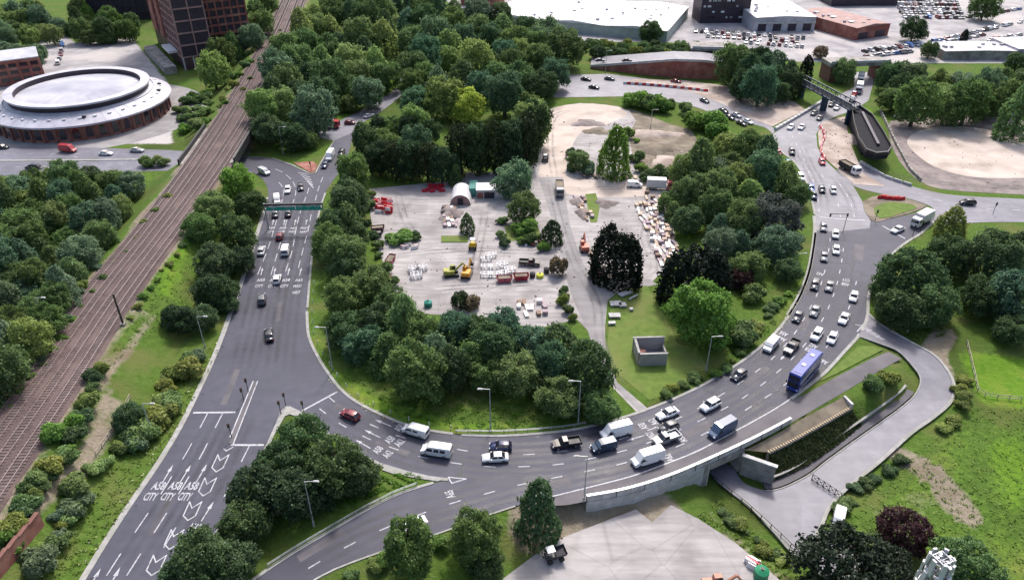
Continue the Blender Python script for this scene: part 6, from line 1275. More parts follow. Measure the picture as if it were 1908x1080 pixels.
# shrub belts
def belt(line, w0, w1, n, cols, label, group, spread=8, seed=1, hr=(.65, .95)):
    rg = random.Random(seed); L = [Vector((a, b, 0)) for a, b in line]; P = resample(smooth(L, 6), 1.0)
    def bl_(c, i):
        w = {'light': 'light green', 'grey': 'grey green', 'dark': 'dark', 'mid': 'green', 'bright': 'bright green', 'olive': 'olive'}[c]
        return c, f"{w} {label[label.index('shrub' if 'shrub' in label else 'bush'):]}, {('start', 'second quarter', 'third quarter', 'end')[min(int(i * 4 / n), 3)]} of belt"
    for i in range(n):
        p = P[int((i + .5) / n * (len(P) - 1))]; tree(p.x + rg.uniform(-spread, spread), p.y + rg.uniform(-spread, spread), (w0 + (w1 - w0) * i / n) * rg.choice((.6, .8, 1.0, 1.15, 1.35)), 'bush', rg.uniform(*hr), *bl_(rg.choice(cols), i), group)
belt([(362, 640), (335, 690), (305, 750), (270, 800), (225, 830), (190, 870), (150, 920), (110, 985), (60, 1060)], 40, 54, 42, ['light', 'grey', 'light', 'mid', 'olive'], 'pale green shrub in the belt along the west road', 'shrubs along the west road', 15, 2)
belt([(200, 680), (165, 730), (135, 800), (95, 870), (50, 930), (5, 1000)], 34, 46, 28, ['mid', 'mid', 'bright', 'olive', 'dark'], 'green shrub in the belt beside the railway ballast', 'shrubs beside the railway', 12, 3)
belt([(230, 400), (190, 470), (140, 550), (90, 640), (40, 700)], 16, 26, 18, ['olive', 'mid', 'grey'], 'low shrub along the wood side of the railway', 'shrubs on the wood side', 6, 4)
belt([(1175, 182), (1225, 190), (1275, 210), (1320, 228), (1350, 245)], 40, 46, 12, ['mid', 'bright', 'mid'], 'green shrub on the ridge below the north road', 'shrubs on the ridge', 8, 5, (.8, 1.05))
belt([(1230, 735), (1290, 705), (1350, 680), (1420, 600), (1480, 540)], 26, 24, 16, ['mid', 'bright', 'olive'], 'low shrub along the island edge of the bend', 'shrubs on the island edge', 6, 6, (.5, .7))
belt([(380, 240), (420, 180), (455, 120), (490, 60)], 14, 18, 16, ['bright', 'mid', 'olive'], 'small shrub on the far railway bank', 'shrubs on the far railway bank', 6, 7)
belt([(440, 205), (470, 150), (505, 90), (530, 40)], 10, 12, 7, ['mid', 'dark', 'olive'], 'small shrub between the far tracks', 'shrubs between the far tracks', 7, 8)
belt([(1340, 950), (1400, 1000), (1460, 1055)], 30, 34, 8, ['mid', 'olive'], 'weedy shrub on the bank beside the lower road fence', 'shrubs by the lower fence', 7, 9, (.45, .6))
belt([(1560, 950), (1600, 910), (1650, 880), (1690, 850)], 34, 30, 8, ['dark', 'mid', 'dark'], 'dark shrub on the verge of the lower road', 'shrubs on the lower verge', 8, 10, (.5, .7))
belt([(1800, 700), (1790, 760), (1750, 800)], 26, 30, 7, ['olive', 'mid'], 'scrubby bush beside the lower road bend', 'shrubs by the lower bend', 9, 11, (.5, .7))
belt([(640, 1075), (700, 1050), (820, 1020), (940, 975)], 34, 34, 9, ['mid', 'bright', 'olive'], 'low shrub on the verge below the exit road', 'shrubs below the exit road', 8, 12, (.5, .7))
belt([(60, 960), (40, 990), (10, 1030)], 40, 40, 5, ['mid', 'bright'], 'shrub growing against the red brick wall', 'shrubs against the brick wall', 8, 13)
# ivy on the steep bank
rg = np.random.default_rng(9); n = 5200; t = rg.random(n); k = (t * (len(BW) - 1)).astype(int).clip(0, len(BW) - 2); f = (t * (len(BW) - 1) - k)[:, None]
BA = np.array([(p.x, p.y, p.z) for p in BW]); BBA = np.array([(p.x, p.y, p.z) for p in BB]); q = (.06 + .92 * rg.random(n))[:, None]
Pn = (BA[k] * (1 - f) + BA[k + 1] * f) * (1 - q) + (BBA[k] * (1 - f) + BBA[k + 1] * f) * q; Pn[:, 2] += -.2 + .35 * rg.random(n) - .3 * np.sin(np.pi * q[:, 0])
dv = BA[-1] - BA[0]; nv = np.array([dv[1], -dv[0], 0]); nv /= np.linalg.norm(nv); nv = -nv if nv[1] > 0 else nv; nv = nv + np.array([0, 0, .5])
Nn = nv + rg.normal(size=(n, 3)) * .5; Nn /= np.linalg.norm(Nn, axis=1, keepdims=True)
iv = obj('ivy', leaf_mesh('ivy', Pn, Nn, .26 + .22 * rg.random(n), 'leaf', rg), ibank); iv.color = (.55, .46, .46, 1); iv['kind'] = 'stuff'
# rough growth on banks and verges: one mass each
def rough(name, polys, n, label, col, mode=(.25, .55), seed=1):
    rg = np.random.default_rng(seed); Cs = []
    for poly in polys:
        P = [(p[0], p[1]) for p in poly]; x0, x1 = min(p[0] for p in P), max(p[0] for p in P); y0, y1 = min(p[1] for p in P), max(p[1] for p in P)
        X_ = rg.uniform(x0, x1, n * 3); Y_ = rg.uniform(y0, y1, n * 3); ok = inside(X_, Y_, P); X_, Y_ = X_[ok][:n], Y_[ok][:n]
        cl = np.sin(X_ * .21 + 3 * np.sin(Y_ * .13)) + np.sin(Y_ * .33 + 2 * np.sin(X_ * .09)); kk = cl + rg.normal(size=len(X_)) * .6 > .2; X_, Y_ = X_[kk], Y_[kk]
        w_ = np.array([tuple(G(a, b)) for a, b in zip(X_, Y_)])
        if not len(w_): continue
        z = hgt(w_[:, 0], w_[:, 1])
        for _ in range(6):
            w_ = np.array([tuple(G(a, b, c)) for a, b, c in zip(X_, Y_, z)]); z = .5 * z + .5 * hgt(w_[:, 0], w_[:, 1])
        w_[:, 2] = hgt(w_[:, 0], w_[:, 1]) + .05 + .22 * rg.random(len(w_)); Cs.append(w_)
    C = np.concatenate(Cs); N_ = rg.normal(size=C.shape) * .6; N_[:, 2] += 1.6; N_ /= np.linalg.norm(N_, axis=1, keepdims=True); o0 = C.mean(0)
    o = obj(name, leaf_mesh(name, C - o0, N_, rg.uniform(*mode, len(C)), 'weed', rg, 1.8), None, tuple(o0)); o.color = (*col, 1); o['kind'] = 'stuff'; o['label'] = label; return o
rough('undergrowth', [[(380, 640), (420, 640), (330, 800), (200, 1000), (150, 1070), (60, 1080), (230, 840), (300, 740)], [(340, 450), (390, 470), (330, 600), (240, 650), (180, 720), (150, 800), (60, 960), (30, 1000), (120, 800), (240, 610)], [(260, 340), (300, 320), (240, 400), (150, 520), (40, 680), (0, 740), (0, 690), (100, 590), (200, 440)]], 5200, 'rough weeds on the banks beside the railway', (.9, .95, .8), (.15, .34), seed=2)
rough('undergrowth', [[(1620, 900), (1720, 830), (1780, 760), (1910, 760), (1910, 1080), (1740, 1000), (1600, 1000), (1560, 960)], [(1340, 930), (1480, 1060), (1450, 1078), (1300, 960)], [(1640, 640), (1640, 560), (1780, 620), (1700, 640)]], 3600, 'rough meadow growth in the low ground to the east', (1.0, 1.1, .85), (.15, .32), seed=3)
rough('undergrowth', [[(1260, 720), (1330, 690), (1420, 620), (1500, 500), (1480, 560), (1400, 660), (1310, 715)], [(640, 700), (740, 770), (860, 800), (1060, 795), (1100, 780), (900, 740), (760, 720)], [(600, 960), (790, 890), (760, 880), (600, 900)]], 4200, 'rough grass on the inner island and triangle verges', (.65, .95, .45), (.15, .32), 4)

belt([(1172, 235), (1190, 290), (1215, 330), (1265, 325), (1290, 290)], 26, 34, 9, ['mid', 'bright', 'dark'], 'scrubby shrub around the rough earth of the upper yard', 'shrubs in the upper yard', 8, 14, (.7, .9))
belt([(1060, 330), (1070, 300), (1062, 270)], 24, 28, 4, ['mid', 'grey'], 'shrub beside the upper yard lane', 'shrubs beside the upper lane', 5, 15, (.7, .9))
belt([(940, 400), (935, 430), (945, 455), (1005, 450), (1015, 470)], 22, 28, 6, ['mid', 'bright', 'dark'], 'shrub between the works yard and its lane', 'shrubs between yard and lane', 6, 16, (.7, .9))
belt([(1050, 530), (1056, 570), (1075, 600)], 20, 26, 4, ['olive', 'mid'], 'shrub in the narrow strip beside the lower yard lane', 'shrubs in the narrow strip', 3, 17, (.9, 1.2))
belt([(690, 350), (686, 400), (700, 450), (716, 500), (735, 560)], 30, 34, 9, ['dark', 'mid'], 'shrub under the trees at the west edge of the yard', 'shrubs at the west yard edge', 6, 18, (.7, .9))
belt([(320, 350), (280, 400), (235, 460), (180, 530), (120, 620), (60, 700), (10, 770)], 16, 24, 16, ['olive', 'mid', 'bright'], 'low shrub hugging the wood side ballast', 'shrubs hugging the ballast', 4, 19, (.5, .7))
belt([(385, 400), (345, 450), (300, 510), (262, 560), (240, 600)], 14, 20, 12, ['bright', 'mid', 'olive'], 'low shrub along the gyratory side ballast', 'shrubs on the gyratory side', 4, 20, (.5, .7))

fl = rough('wild_flowers', [[(400, 640), (415, 635), (330, 790), (220, 960), (160, 1060), (130, 1070), (260, 860)], [(600, 700), (680, 765), (760, 798), (700, 760)], [(1440, 640), (1500, 540), (1505, 510), (1470, 570)]], 420, 'white and yellow wild flowers dotted along the verges', (3.6, 2.6, 6.5), (.18, .34), 6)
# ------------------------------------------------------------------ lamps, signals, masts
def project_y(p):
    dep = p[1] * CT + (CAMH - p[2]) * ST; up = p[1] * ST - (CAMH - p[2]) * CT; return 540 - FPX * up / dep
def pole_height(b, ty):
    lo, hi = 1.0, 40.0
    for _ in range(30):
        m_ = (lo + hi) / 2
        if project_y((b.x, b.y, b.z + m_)) > ty: lo = m_
        else: hi = m_
    return lo
def lamp(bx, by, ty, ax, label, hd=1):
    b = on(bx, by); h = max(pole_height(b, ty), 5); e = empty('street_lamp', b, 0 if ax > 0 else math.pi, label, 'street lamp', 'street lamps')
    MB().use('lamp_grey').cyl((0, 0, 0), (0, 0, h), .13, .07, 8).obj('pole', e); MB().use('lamp_grey').cyl((0, 0, 0), (0, 0, 1.2), .19, .17, 8).obj('base', e)
    MB().use('lamp_grey').bar((0, 0, h), (1.5, 0, h + .15), .09, .09).obj('arm', e); MB().use('white_wall').box((1.75, 0, h + .14), (.95, .38, .18), taper=.7).obj('lamp_head', e)
for a in [(383, 650, 590, 1, 'tall lamp post among dark trees on the west verge'), (287, 815, 752, 1, 'lamp post on the shrub bank of the entry road'), (585, 980, 897, 1, 'lamp post in the shade of the lower triangle'), (620, 690, 610, -1, 'lamp post at the west end of the island grass'), (914, 800, 725, -1, 'lamp post on the mown grass in front of the island belt'), (1077, 790, 710, -1, 'lamp post before the light green tree by the yard exit'), (1315, 692, 627, 1, 'lamp post on the island edge of the south east bend'), (1088, 935, 850, -1, 'lamp post at the end of the white parapet'), (1690, 620, 585, -1, 'lamp post above the lower road bend'), (600, 222, 175, 1, 'lamp post beside the slip road under the woods'), (528, 287, 237, 1, 'lamp post on the grass nose of the loop'), (85, 605, 555, 1, 'lamp post in the wood beside the railway'), (1480, 505, 480, 1, 'short lamp post on the grassy verge beside the east road'), (1385, 135, 100, 1, 'lamp post by the trees next to the red ramp'), (1128, 135, 95, 1, 'lamp post at the low end of the red ramp'), (1212, 240, 205, 1, 'lamp post on the ridge shrubs of the upper yard')]: lamp(*a)
b = on(230, 605); h = pole_height(b, 548); e = empty('railway_mast', b, 0, 'black steel mast leaning beside the railway tracks', 'mast'); MB().use('black_metal').box((0, 0, h / 2), (.32, .32, h), taper=.8).obj('pole', e); MB().use('black_metal').box((-.4, 0, h - .5), (.9, .14, .14)).obj('bracket', e); MB().use('stone_wall').box((0, 0, .2), (.9, .9, .5)).obj('footing', e)
def signal(px, py, label, rz=0.0, h=3.2, arm=0.0):
    b = on(px, py); b.z += .1; e = empty('traffic_signal', b, rz, label, 'traffic signal', 'traffic signals')
    MB().use('black_metal').cyl((0, 0, 0), (0, 0, h), .08, .07, 6).obj('pole', e); x = 0
    if arm: MB().use('black_metal').bar((0, 0, h), (-arm, 0, h + .1), .14, .14).obj('arm', e)
    for x in ([0] + ([-arm] if arm else [])):
        hd = MB().use('black_metal').box((x, -.14, h - .2), (.36, .3, 1.0)).obj('signal_head', e)
        for k, c in enumerate(((.4, .02, .02), (.3, .16, .02), (.02, .2, .06))): MB().use('plastic').cyl((x, -.32, h + .15 - k * .34), (x, -.36, h + .15 - k * .34), .12, n=10).obj('lens', hd, color=c)
for a in [(463, 730, 'traffic signal at the upper end of the thin splitter island'), (455, 748, 'traffic signal halfway along the thin splitter island'), (432, 815, 'traffic signal at the lower end of the thin splitter island'), (533, 757, 'traffic signal on the tip of the lower triangle'), (524, 772, 'traffic signal behind the tip of the lower triangle'), (1630, 412, 'traffic signal on the island corner of the eastern approach'), (1700, 440, 'traffic signal on the kerb below the white lorry'), (1714, 432, 'traffic signal beside the white lorry'), (567, 772, 'traffic signal at the stop line by the dark red hatchback'), (1850, 398, 'traffic signal on the eastern approach road'), (580, 320, 'traffic signal on the red paved nose')]: signal(*a)
signal(1570, 434, 'traffic signal with a long arm over the east road', .0, 5.6, 4.6)
# lattice telecom mast: base below the frame
b = G(1735, 1085, 19.0); b.z = h1(b.x, b.y); HM = 23.5 - b.z; e = empty('lattice_mast', b, .4, 'silver lattice telecom mast crowded with white antennas at the bottom edge', 'mast')
for sx, sy in ((-1, -1), (1, -1), (1, 1), (-1, 1)): MB().use('galvanised').bar((sx * 1.3, sy * 1.3, 0), (sx * .75, sy * .75, HM), .16, .16).obj('leg', e)
mb = MB().use('galvanised'); n = 17
for k in range(n):
    z0, z1 = HM * k / n, HM * (k + 1) / n; r0, r1 = 1.3 - .55 * k / n, 1.3 - .55 * (k + 1) / n; c0 = [(-r0, -r0), (r0, -r0), (r0, r0), (-r0, r0)]; c1 = [(-r1, -r1), (r1, -r1), (r1, r1), (-r1, r1)]
    for i in range(4):
        j = (i + 1) % 4; mb.bar((*c0[i], z0), (*c1[j], z1), .08, .08).bar((*c0[j], z0), (*c1[i], z1), .08, .08).bar((*c1[i], z1), (*c1[j], z1), .09, .09)
mb.obj('lattice', e)
for zt, r in ((HM - .4, 1.1), (HM - 2.4, 1.3), (HM - 4.6, 1.45)):
    mb = MB().use('galvanised')
    for i in range(8):
        a0, a1 = i * math.pi / 4, (i + 1) * math.pi / 4
        mb.bar((r * math.cos(a0), r * math.sin(a0), zt), (r * math.cos(a1), r * math.sin(a1), zt), .09, .09).bar((r * math.cos(a0), r * math.sin(a0), zt - 1), (r * math.cos(a1), r * math.sin(a1), zt - 1), .09, .09).bar((0, 0, zt), (r * math.cos(a0), r * math.sin(a0), zt), .07, .07).bar((r * math.cos(a0), r * math.sin(a0), zt), (r * math.cos(a0), r * math.sin(a0), zt - 1), .07, .07)
    mb.obj('head_frame', e); rg_ = random.Random(int(zt))
    for i in range(7):
        a = i * .9 + .2 + zt; MB().use('roof_white').box((0, 0, 0), (.26, .5, rg_.uniform(1.4, 2.3))).obj('antenna', e, ((r + .25) * math.cos(a), (r + .25) * math.sin(a), zt - .4), a)
    for i in range(3):
        a = i * 2.1 + .9; MB().use('roof_white').cyl((r * math.cos(a), r * math.sin(a), zt - 1.6), ((r + .35) * math.cos(a), (r + .35) * math.sin(a), zt - 1.6), .5, .5, 14).obj('dish', e)
for i in range(34):
    a = random.uniform(0, 6.28); MB().use('galvanised').box((random.uniform(.4, 1.4) * math.cos(a), random.uniform(.4, 1.4) * math.sin(a), HM - random.uniform(.0, 5)), (random.uniform(.25, .6), random.uniform(.25, .5), random.uniform(.4, .9)), a).obj('radio_unit', e)
MB().use('roof_white').cyl((0, 0, HM - .5), (0, 0, HM + 1.6), .05, .03, 6).obj('finial', e)

# ------------------------------------------------------------------ yard buildings
def hut():
    p = G(858, 382); e = empty('barrel_hut', p, .0, 'white barrel roofed hut with a brown brick end in the yard', 'hut'); r, L, n = 2.9, 8.5, 14
    pr = [(r * math.cos(math.pi * i / n), .4 + r * .98 * math.sin(math.pi * i / n)) for i in range(n + 1)]; vs = [(x, y, z) for y in (-.2, L) for x, z in pr]
    MB().use('roof_white').add(vs, [(i, i + 1, n + 2 + i, n + 1 + i) for i in range(n)]).obj('roof', e)
    MB().use('roof_brown').add([(x * .97, 0, z * .98) for x, z in pr] + [(-r * .97, 0, 0), (r * .97, 0, 0)], [tuple(range(n + 3))]).obj('end_wall', e); MB().use('stone_wall').add([(x * .97, L - .2, z * .98) for x, z in pr] + [(-r * .97, L - .2, 0), (r * .97, L - .2, 0)], [tuple(range(n + 3))]).obj('end_wall', e)
    MB().use('dark_panel').box((0, -.05, 1.1), (1.6, .1, 2.2)).obj('door', e); MB().use('kerb').box((-r, L / 2, .2), (.3, L, .5)).box((r, L / 2, .2), (.3, L, .5)).obj('plinth', e)
hut()
e = empty('site_cabin', G(908, 371), .03, 'white flat roofed site cabin with a dark open front in the yard', 'hut')
MB().use('white_wall').box((0, 2.6, 1.4), (6.2, 4.6, 2.8)).obj('wall', e); MB().use('roof_white').box((0, 2.4, 2.95), (6.6, 5.4, .22)).obj('roof', e); MB().use('dark_panel').box((.6, .26, 1.1), (3.0, .1, 1.9)).obj('opening', e); MB().use('red_brick').box((-2.1, .26, 1.1), (1.7, .08, 1.7)).obj('door', e); MB().use('white_wall').box((4.0, 1.2, .8), (1.6, 1.6, 1.6)).obj('annex', e)
e = empty('shipping_container', G(882, 366), .02, 'teal shipping container between hut and cabin', 'container'); MB().use('plastic').box((0, 3, 1.3), (2.4, 6, 2.6)).obj('body', e, color=(.05, .22, .19)); MB().use('plastic').box((0, -.04, 1.3), (2.2, .08, 2.4)).obj('door', e, color=(.07, .28, .24))
sl_ = slab('concrete_apron', GP([(866, 344), (926, 344), (923, 324), (868, 324)]), 0, .5, 'concrete'); tag(sl_, 'raised grey concrete apron behind the white cabin', kind='structure')
# roofless enclosure
e = empty('roofless_enclosure', G(1216, 680), .04, 'roofless pale block enclosure on the island grass', 'enclosure')
for c, s in (((0, 0, 1.5), (5.6, .35, 3.0)), ((0, 5.4, 1.6), (6.6, .35, 3.2))): MB().use('concrete_yard').box(c, s).obj('wall', e)
MB().use('concrete_yard').box((-3.0, 2.7, 1.55), (.35, 5.0, 3.1)).obj('wall', e); MB().use('stone_wall').box((3.0, 3.6, .9), (.35, 3.2, 1.8)).obj('wall', e); MB().use('asphalt_pale').box((0, 2.7, .1), (5.6, 5, .2)).obj('floor', e); MB().use('brown_brick').box((-1.8, 3.4, .7), (1.6, 1.4, 1.2), .4).obj('rubble', e)
for c, s in (((0, 0, 3.04), (5.8, .5, .1)), ((0, 5.4, 3.25), (6.8, .5, .1)), ((-3.0, 2.7, 3.14), (.5, 5.0, .1))): MB().use('kerb').box(c, s).obj('coping', e)
# earth mounds
def mound(px, py, wx, wy, h, m, label, seed=1, name='spoil_mound'):
    rg = random.Random(seed); p = on(px, py); n, k = 22, 6; vs = [(0, 0, h)]; fs = []
    for j in range(1, k + 1):
        t = j / k
        for i in range(n):
            a = 2 * math.pi * i / n; q = t * (1 + .22 * math.sin(3 * a + seed) + .12 * math.sin(7 * a)); vs.append((wx / 2 * q * math.cos(a), wy / 2 * q * math.sin(a), h * max(0, (1 - t ** 1.5)) + rg.uniform(-.1, .14) * h * (j < k) - (.1 if j == k else 0)))
    fs = [(0, 1 + i, 1 + (i + 1) % n) for i in range(n)] + [(1 + (j - 1) * n + i, 1 + j * n + i, 1 + j * n + (i + 1) % n, 1 + (j - 1) * n + (i + 1) % n) for j in range(1, k) for i in range(n)]
    o = MB().use(m).add(vs, fs).obj(name, None, p, smooth_=True); tag(o, label, 'mound', 'spoil mounds')
mound(1222, 276, 18, 12, 1.5, 'earth', 'long dark brown spoil mound in the upper yard', 1); mound(1218, 250, 20, 8, 1.0, 'sand', 'grey spoil ridge behind the long brown mound', 2); mound(1095, 230, 13, 8, .9, 'rubble', 'grey rubble mound at the top of the yard', 3); mound(1112, 245, 10, 8, .8, 'earth', 'tan soil heap just in front of the rubble mound', 4); mound(1075, 377, 4, 7, 1.0, 'rubble', 'rubble strip heap at the start of the material rows, upper', 5); mound(1085, 398, 4, 7, 1.0, 'rubble', 'rubble strip heap of the material rows, lower', 6); mound(1130, 380, 7, 6, 1.0, 'rubble', 'grey rubble heap beside the weedy strip', 7); mound(838, 398, 7, 10, 1.3, 'rubble', 'scrap heap in front of the barrel hut', 8); mound(1245, 300, 12, 9, .9, 'sand', 'low sandy heap below the long mound', 9); mound(1590, 262, 6, 12, 1.2, 'sand', 'sand heap under the black ramp', 10)
patch = sheet('weed_strip', GP([(1090, 362), (1110, 360), (1118, 385), (1112, 415), (1100, 415)]), .045, 'lawn', yard); sheet('grass_plot', GP([(940, 420), (1000, 415), (1010, 445), (945, 450)]), .042, 'lawn', yard); sheet('grass_plot', GP([(822, 440), (872, 440), (872, 452), (822, 452)]), .2, 'lawn', yard)
isl = sheet('island_lawn', GP([(1138, 556), (1160, 540), (1205, 532), (1222, 560), (1250, 610), (1262, 640), (1300, 650), (1320, 690), (1260, 728), (1210, 745), (1150, 695), (1132, 640)]), .05, 'lawn'); tag(isl, 'bright grass lawn beside the yard lane', kind='structure')
# ------------------------------------------------------------------ loose things of the works: boxes, barriers, slabs
def crate_mesh(sx, sy, sz, m):
    mb = MB().use(m); k = max(2, int(sz / .35))
    for i in range(k): mb.box((random.uniform(-.05, .05), random.uniform(-.05, .05), sz * (i + .5) / k), (sx * random.uniform(.9, 1), sy * random.uniform(.9, 1), sz / k * .86))
    return mb.mesh('stack')
WT, TN_, BR, PG = (1.9, 2.1, 2.4), (1.3, 1.2, 1.1), (.6, .5, .45), (.9, .85, 1.1)
STK = [crate_mesh(1.6, 1.0, .8, 'timber'), crate_mesh(2.4, .9, .5, 'timber'), crate_mesh(1.2, 1.2, 1.0, 'timber'), crate_mesh(3.0, .6, .45, 'timber')]
def stacks(quad, nu, nv, label, group, cols, name='material_stack', prob=.85, seed=1, rz=0.0):
    rg = random.Random(seed); A_, B_, C_, D_ = [G(*q) for q in quad]
    for i in range(nu):
        for j in range(nv):
            if rg.random() > prob: continue
            u, v = (i + .5 + rg.uniform(-.2, .2)) / nu, (j + .5 + rg.uniform(-.2, .2)) / nv; p = A_.lerp(B_, u).lerp(D_.lerp(C_, u), v); d = (D_ - A_)
            cc = rg.choice(cols); o = obj(name, rg.choice(STK), None, (p.x, p.y, .04), math.atan2(d.y, d.x) + rz + rg.uniform(-.25, .25), cc); wd_ = {WT: 'white', TN_: 'tan', BR: 'brown', PG: 'grey'}.get(cc, 'dark'); wh = ('start', 'middle', 'end')[min(int(j * 3 / nv), 2)]
            tag(o, f"{wd_} {label.split(' ', 1)[1]}, {wh} of row {('one', 'two', 'three', 'four', 'five', 'six', 'seven', 'eight')[i]}" if nv > 5 else f'{wd_} {label}', 'material stack', group)
WT, TN_, BR, PG = (1.9, 2.1, 2.4), (1.3, 1.2, 1.1), (.6, .5, .45), (.9, .85, 1.1)
stacks([(1180, 382), (1222, 372), (1266, 465), (1232, 502)], 6, 17, 'pale stack in the long rows beside the black conifer', 'stacked materials', [WT, WT, TN_, BR, PG], seed=1)
stacks([(1190, 355), (1235, 355), (1232, 372), (1190, 375)], 4, 2, 'flat pallet at the head of the long material rows', 'pallets', [WT, TN_, BR], seed=2)
stacks([(1066, 366), (1088, 364), (1108, 410), (1090, 412)], 3, 6, 'broken stone stack along the yard lane', 'broken stone', [TN_, BR, PG], seed=3); stacks([(1095, 470), (1110, 465), (1128, 520), (1115, 525)], 2, 4, 'brown stack at the foot of the twin topped conifer', 'brown stacks', [BR, (.7, .4, .35)], seed=4)
stacks([(960, 560), (1020, 560), (1022, 590), (965, 590)], 5, 3, 'white and grey stack at the south edge of the yard', 'south edge stacks', [WT, PG, BR], seed=5); stacks([(822, 385), (850, 385), (855, 425), (825, 425)], 4, 5, 'dark or white scrap piece on the heap before the hut', 'scrap pieces', [BR, WT, (.25, .25, .3), PG], 'scrap_piece', seed=6)
stacks([(960, 385), (1000, 395), (1000, 420), (950, 420)], 3, 2, 'grey stack under the trees beside the yard lane', 'grey stacks', [PG, BR], seed=7); stacks([(960, 448), (1010, 446), (1012, 462), (962, 464)], 4, 1, 'small white stack on the yard edge below the grass plot', 'small white stacks', [WT, (.5, .2, .2)], seed=8)
stacks([(1080, 325), (1230, 330), (1232, 340), (1082, 338)], 8, 1, 'grey pallet in the row below the upper mounds', 'upper yard pallets', [PG, TN_, BR], seed=9)
# steel frames in tidy blocks
def frame_stack(px, py, rz, label, w_=2.6, d_=1.6, n=4):
    e = empty('steel_frame', G(px, py), rz, label, 'steel frame', 'steel frames')
    for k in range(n):
        z = .15 + k * .4; mb = MB().use('galvanised')
        for s in (-1, 1): mb.box((0, s * d_ / 2, z), (w_, .1, .1)).box((s * w_ / 2, 0, z), (.1, d_, .1)).box((s * w_ / 5, 0, z), (.08, d_, .08))
        mb.obj('frame', e)
    for sx in (-1, 1):
        for sy in (-1, 1): MB().use('galvanised').box((sx * w_ / 2, sy * d_ / 2, n * .2), (.12, .12, n * .4 + .1)).obj('post', e)
for i, (x, y) in enumerate([(906, 485), (915, 478), (907, 500), (922, 500), (936, 496), (906, 514), (922, 514), (938, 512), (950, 505)]): frame_stack(x, y, .05, 'grey steel frame stack in the tidy block in mid yard', n=3)
for i, (x, y) in enumerate([(772, 505), (785, 503), (776, 517)]): frame_stack(x, y, .3, 'loose steel frame stack west of the excavators', n=4)
# barriers
BRM = MB().use('plastic').box((0, 0, .5), (1.9, .18, .8), taper=.9).box((0, 0, .06), (1.9, .5, .12)).mesh('barrier')
RB, WB = (.60, .04, .05), (.75, .72, .72)
def barrier(x, y, rz, col, label, group, z=0.06):
    p = G(x, y) if z < .5 else G(x, y); o = obj('plastic_barrier', BRM, None, (p.x, p.y, z), rz, col); tag(o, label.replace('red or white', 'red' if col == RB else 'white'), 'barrier', group)
RB, WB = (.60, .04, .05), (.75, .72, .72)
rg = random.Random(3)
for i in range(22):
    t = i / 21; x, y = 1165 + 150 * t, 157 + 8 * t + 6 * t * t; barrier(x, y, -.1, RB if i % 2 else WB, 'red or white barrier in the line across the north road', 'barriers on the north road', .16)
for i in range(26):
    t = i / 25; x, y = 1526 + 6 * math.sin(t * 6) + 12 * t, 236 + 62 * t; barrier(x, y, 1.2 + rg.uniform(-.3, .3), RB if i % 3 else WB, 'red or white barrier fencing the sandy strip by the east road', 'barriers on the sandy strip', .16)
for i in range(9): barrier(1640 + 5 * i, 369 + rg.uniform(-2, 2) + i * .5, .1, RB, 'bright red barrier on the traffic island of the eastern approach', 'red island barriers', .24)
for i in range(30): barrier(698 + rg.uniform(0, 30), 374 + rg.uniform(0, 24), rg.uniform(-.4, .4), rg.choice([RB, RB, WB]), 'red or white barrier in the pile at the west edge of the yard', 'barrier pile by the west trees', rg.choice([.06, .06, .9]))
for i in range(14): barrier(790 + rg.uniform(0, 36), 346 + rg.uniform(0, 13), rg.uniform(-.3, .3), (.45, .02, .04), 'dark red barrier in the pile before the dark tree screen', 'dark red barrier pile')
for i in range(7): barrier(752 + rg.uniform(0, 22), 456 + rg.uniform(0, 9), rg.uniform(-.4, .4), rg.choice([WB, (.7, .45, .45)]), 'pinkish white barrier below the yard hedge', 'pinkish barriers')
for i in range(6): barrier(722 + rg.uniform(-4, 6), 478 + i * 10, 1.5 + rg.uniform(-.3, .3), rg.choice([RB, RB, WB]), 'red barrier in the column at the south west of the yard', 'south west barrier column')
for i in range(8): barrier(1400 + rg.uniform(-4, 14), 1030 + rg.uniform(-4, 14), -.7, rg.choice([RB, WB]), 'red or white barrier at the corner of the concrete pad', 'pad corner barriers', -2.4)
# stone slabs on the lawn
for i, (x, y, l, w_, rz) in enumerate([(1165, 549, 3.4, 1.5, .5), (1180, 556, 3.0, .4, .7), (1147, 568, 2.6, 1.9, .05), (1160, 570, 1.6, 1.6, .1), (1145, 590, 2.6, 1.6, 0), (1140, 604, 1.6, .9, .1), (1176, 578, .8, .8, .3)]):
    o = MB().use('white_wall').box((0, 0, .45), (l, w_, .3)).box((-l * .3, 0, .15), (.4, w_ * .8, .3)).box((l * .3, 0, .15), (.4, w_ * .8, .3)).obj('stone_slab', None, G(x, y, .05), rz); tag(o, 'pale stone slab on blocks on the lawn beside the yard lane', 'stone slab', 'slabs on the lawn')
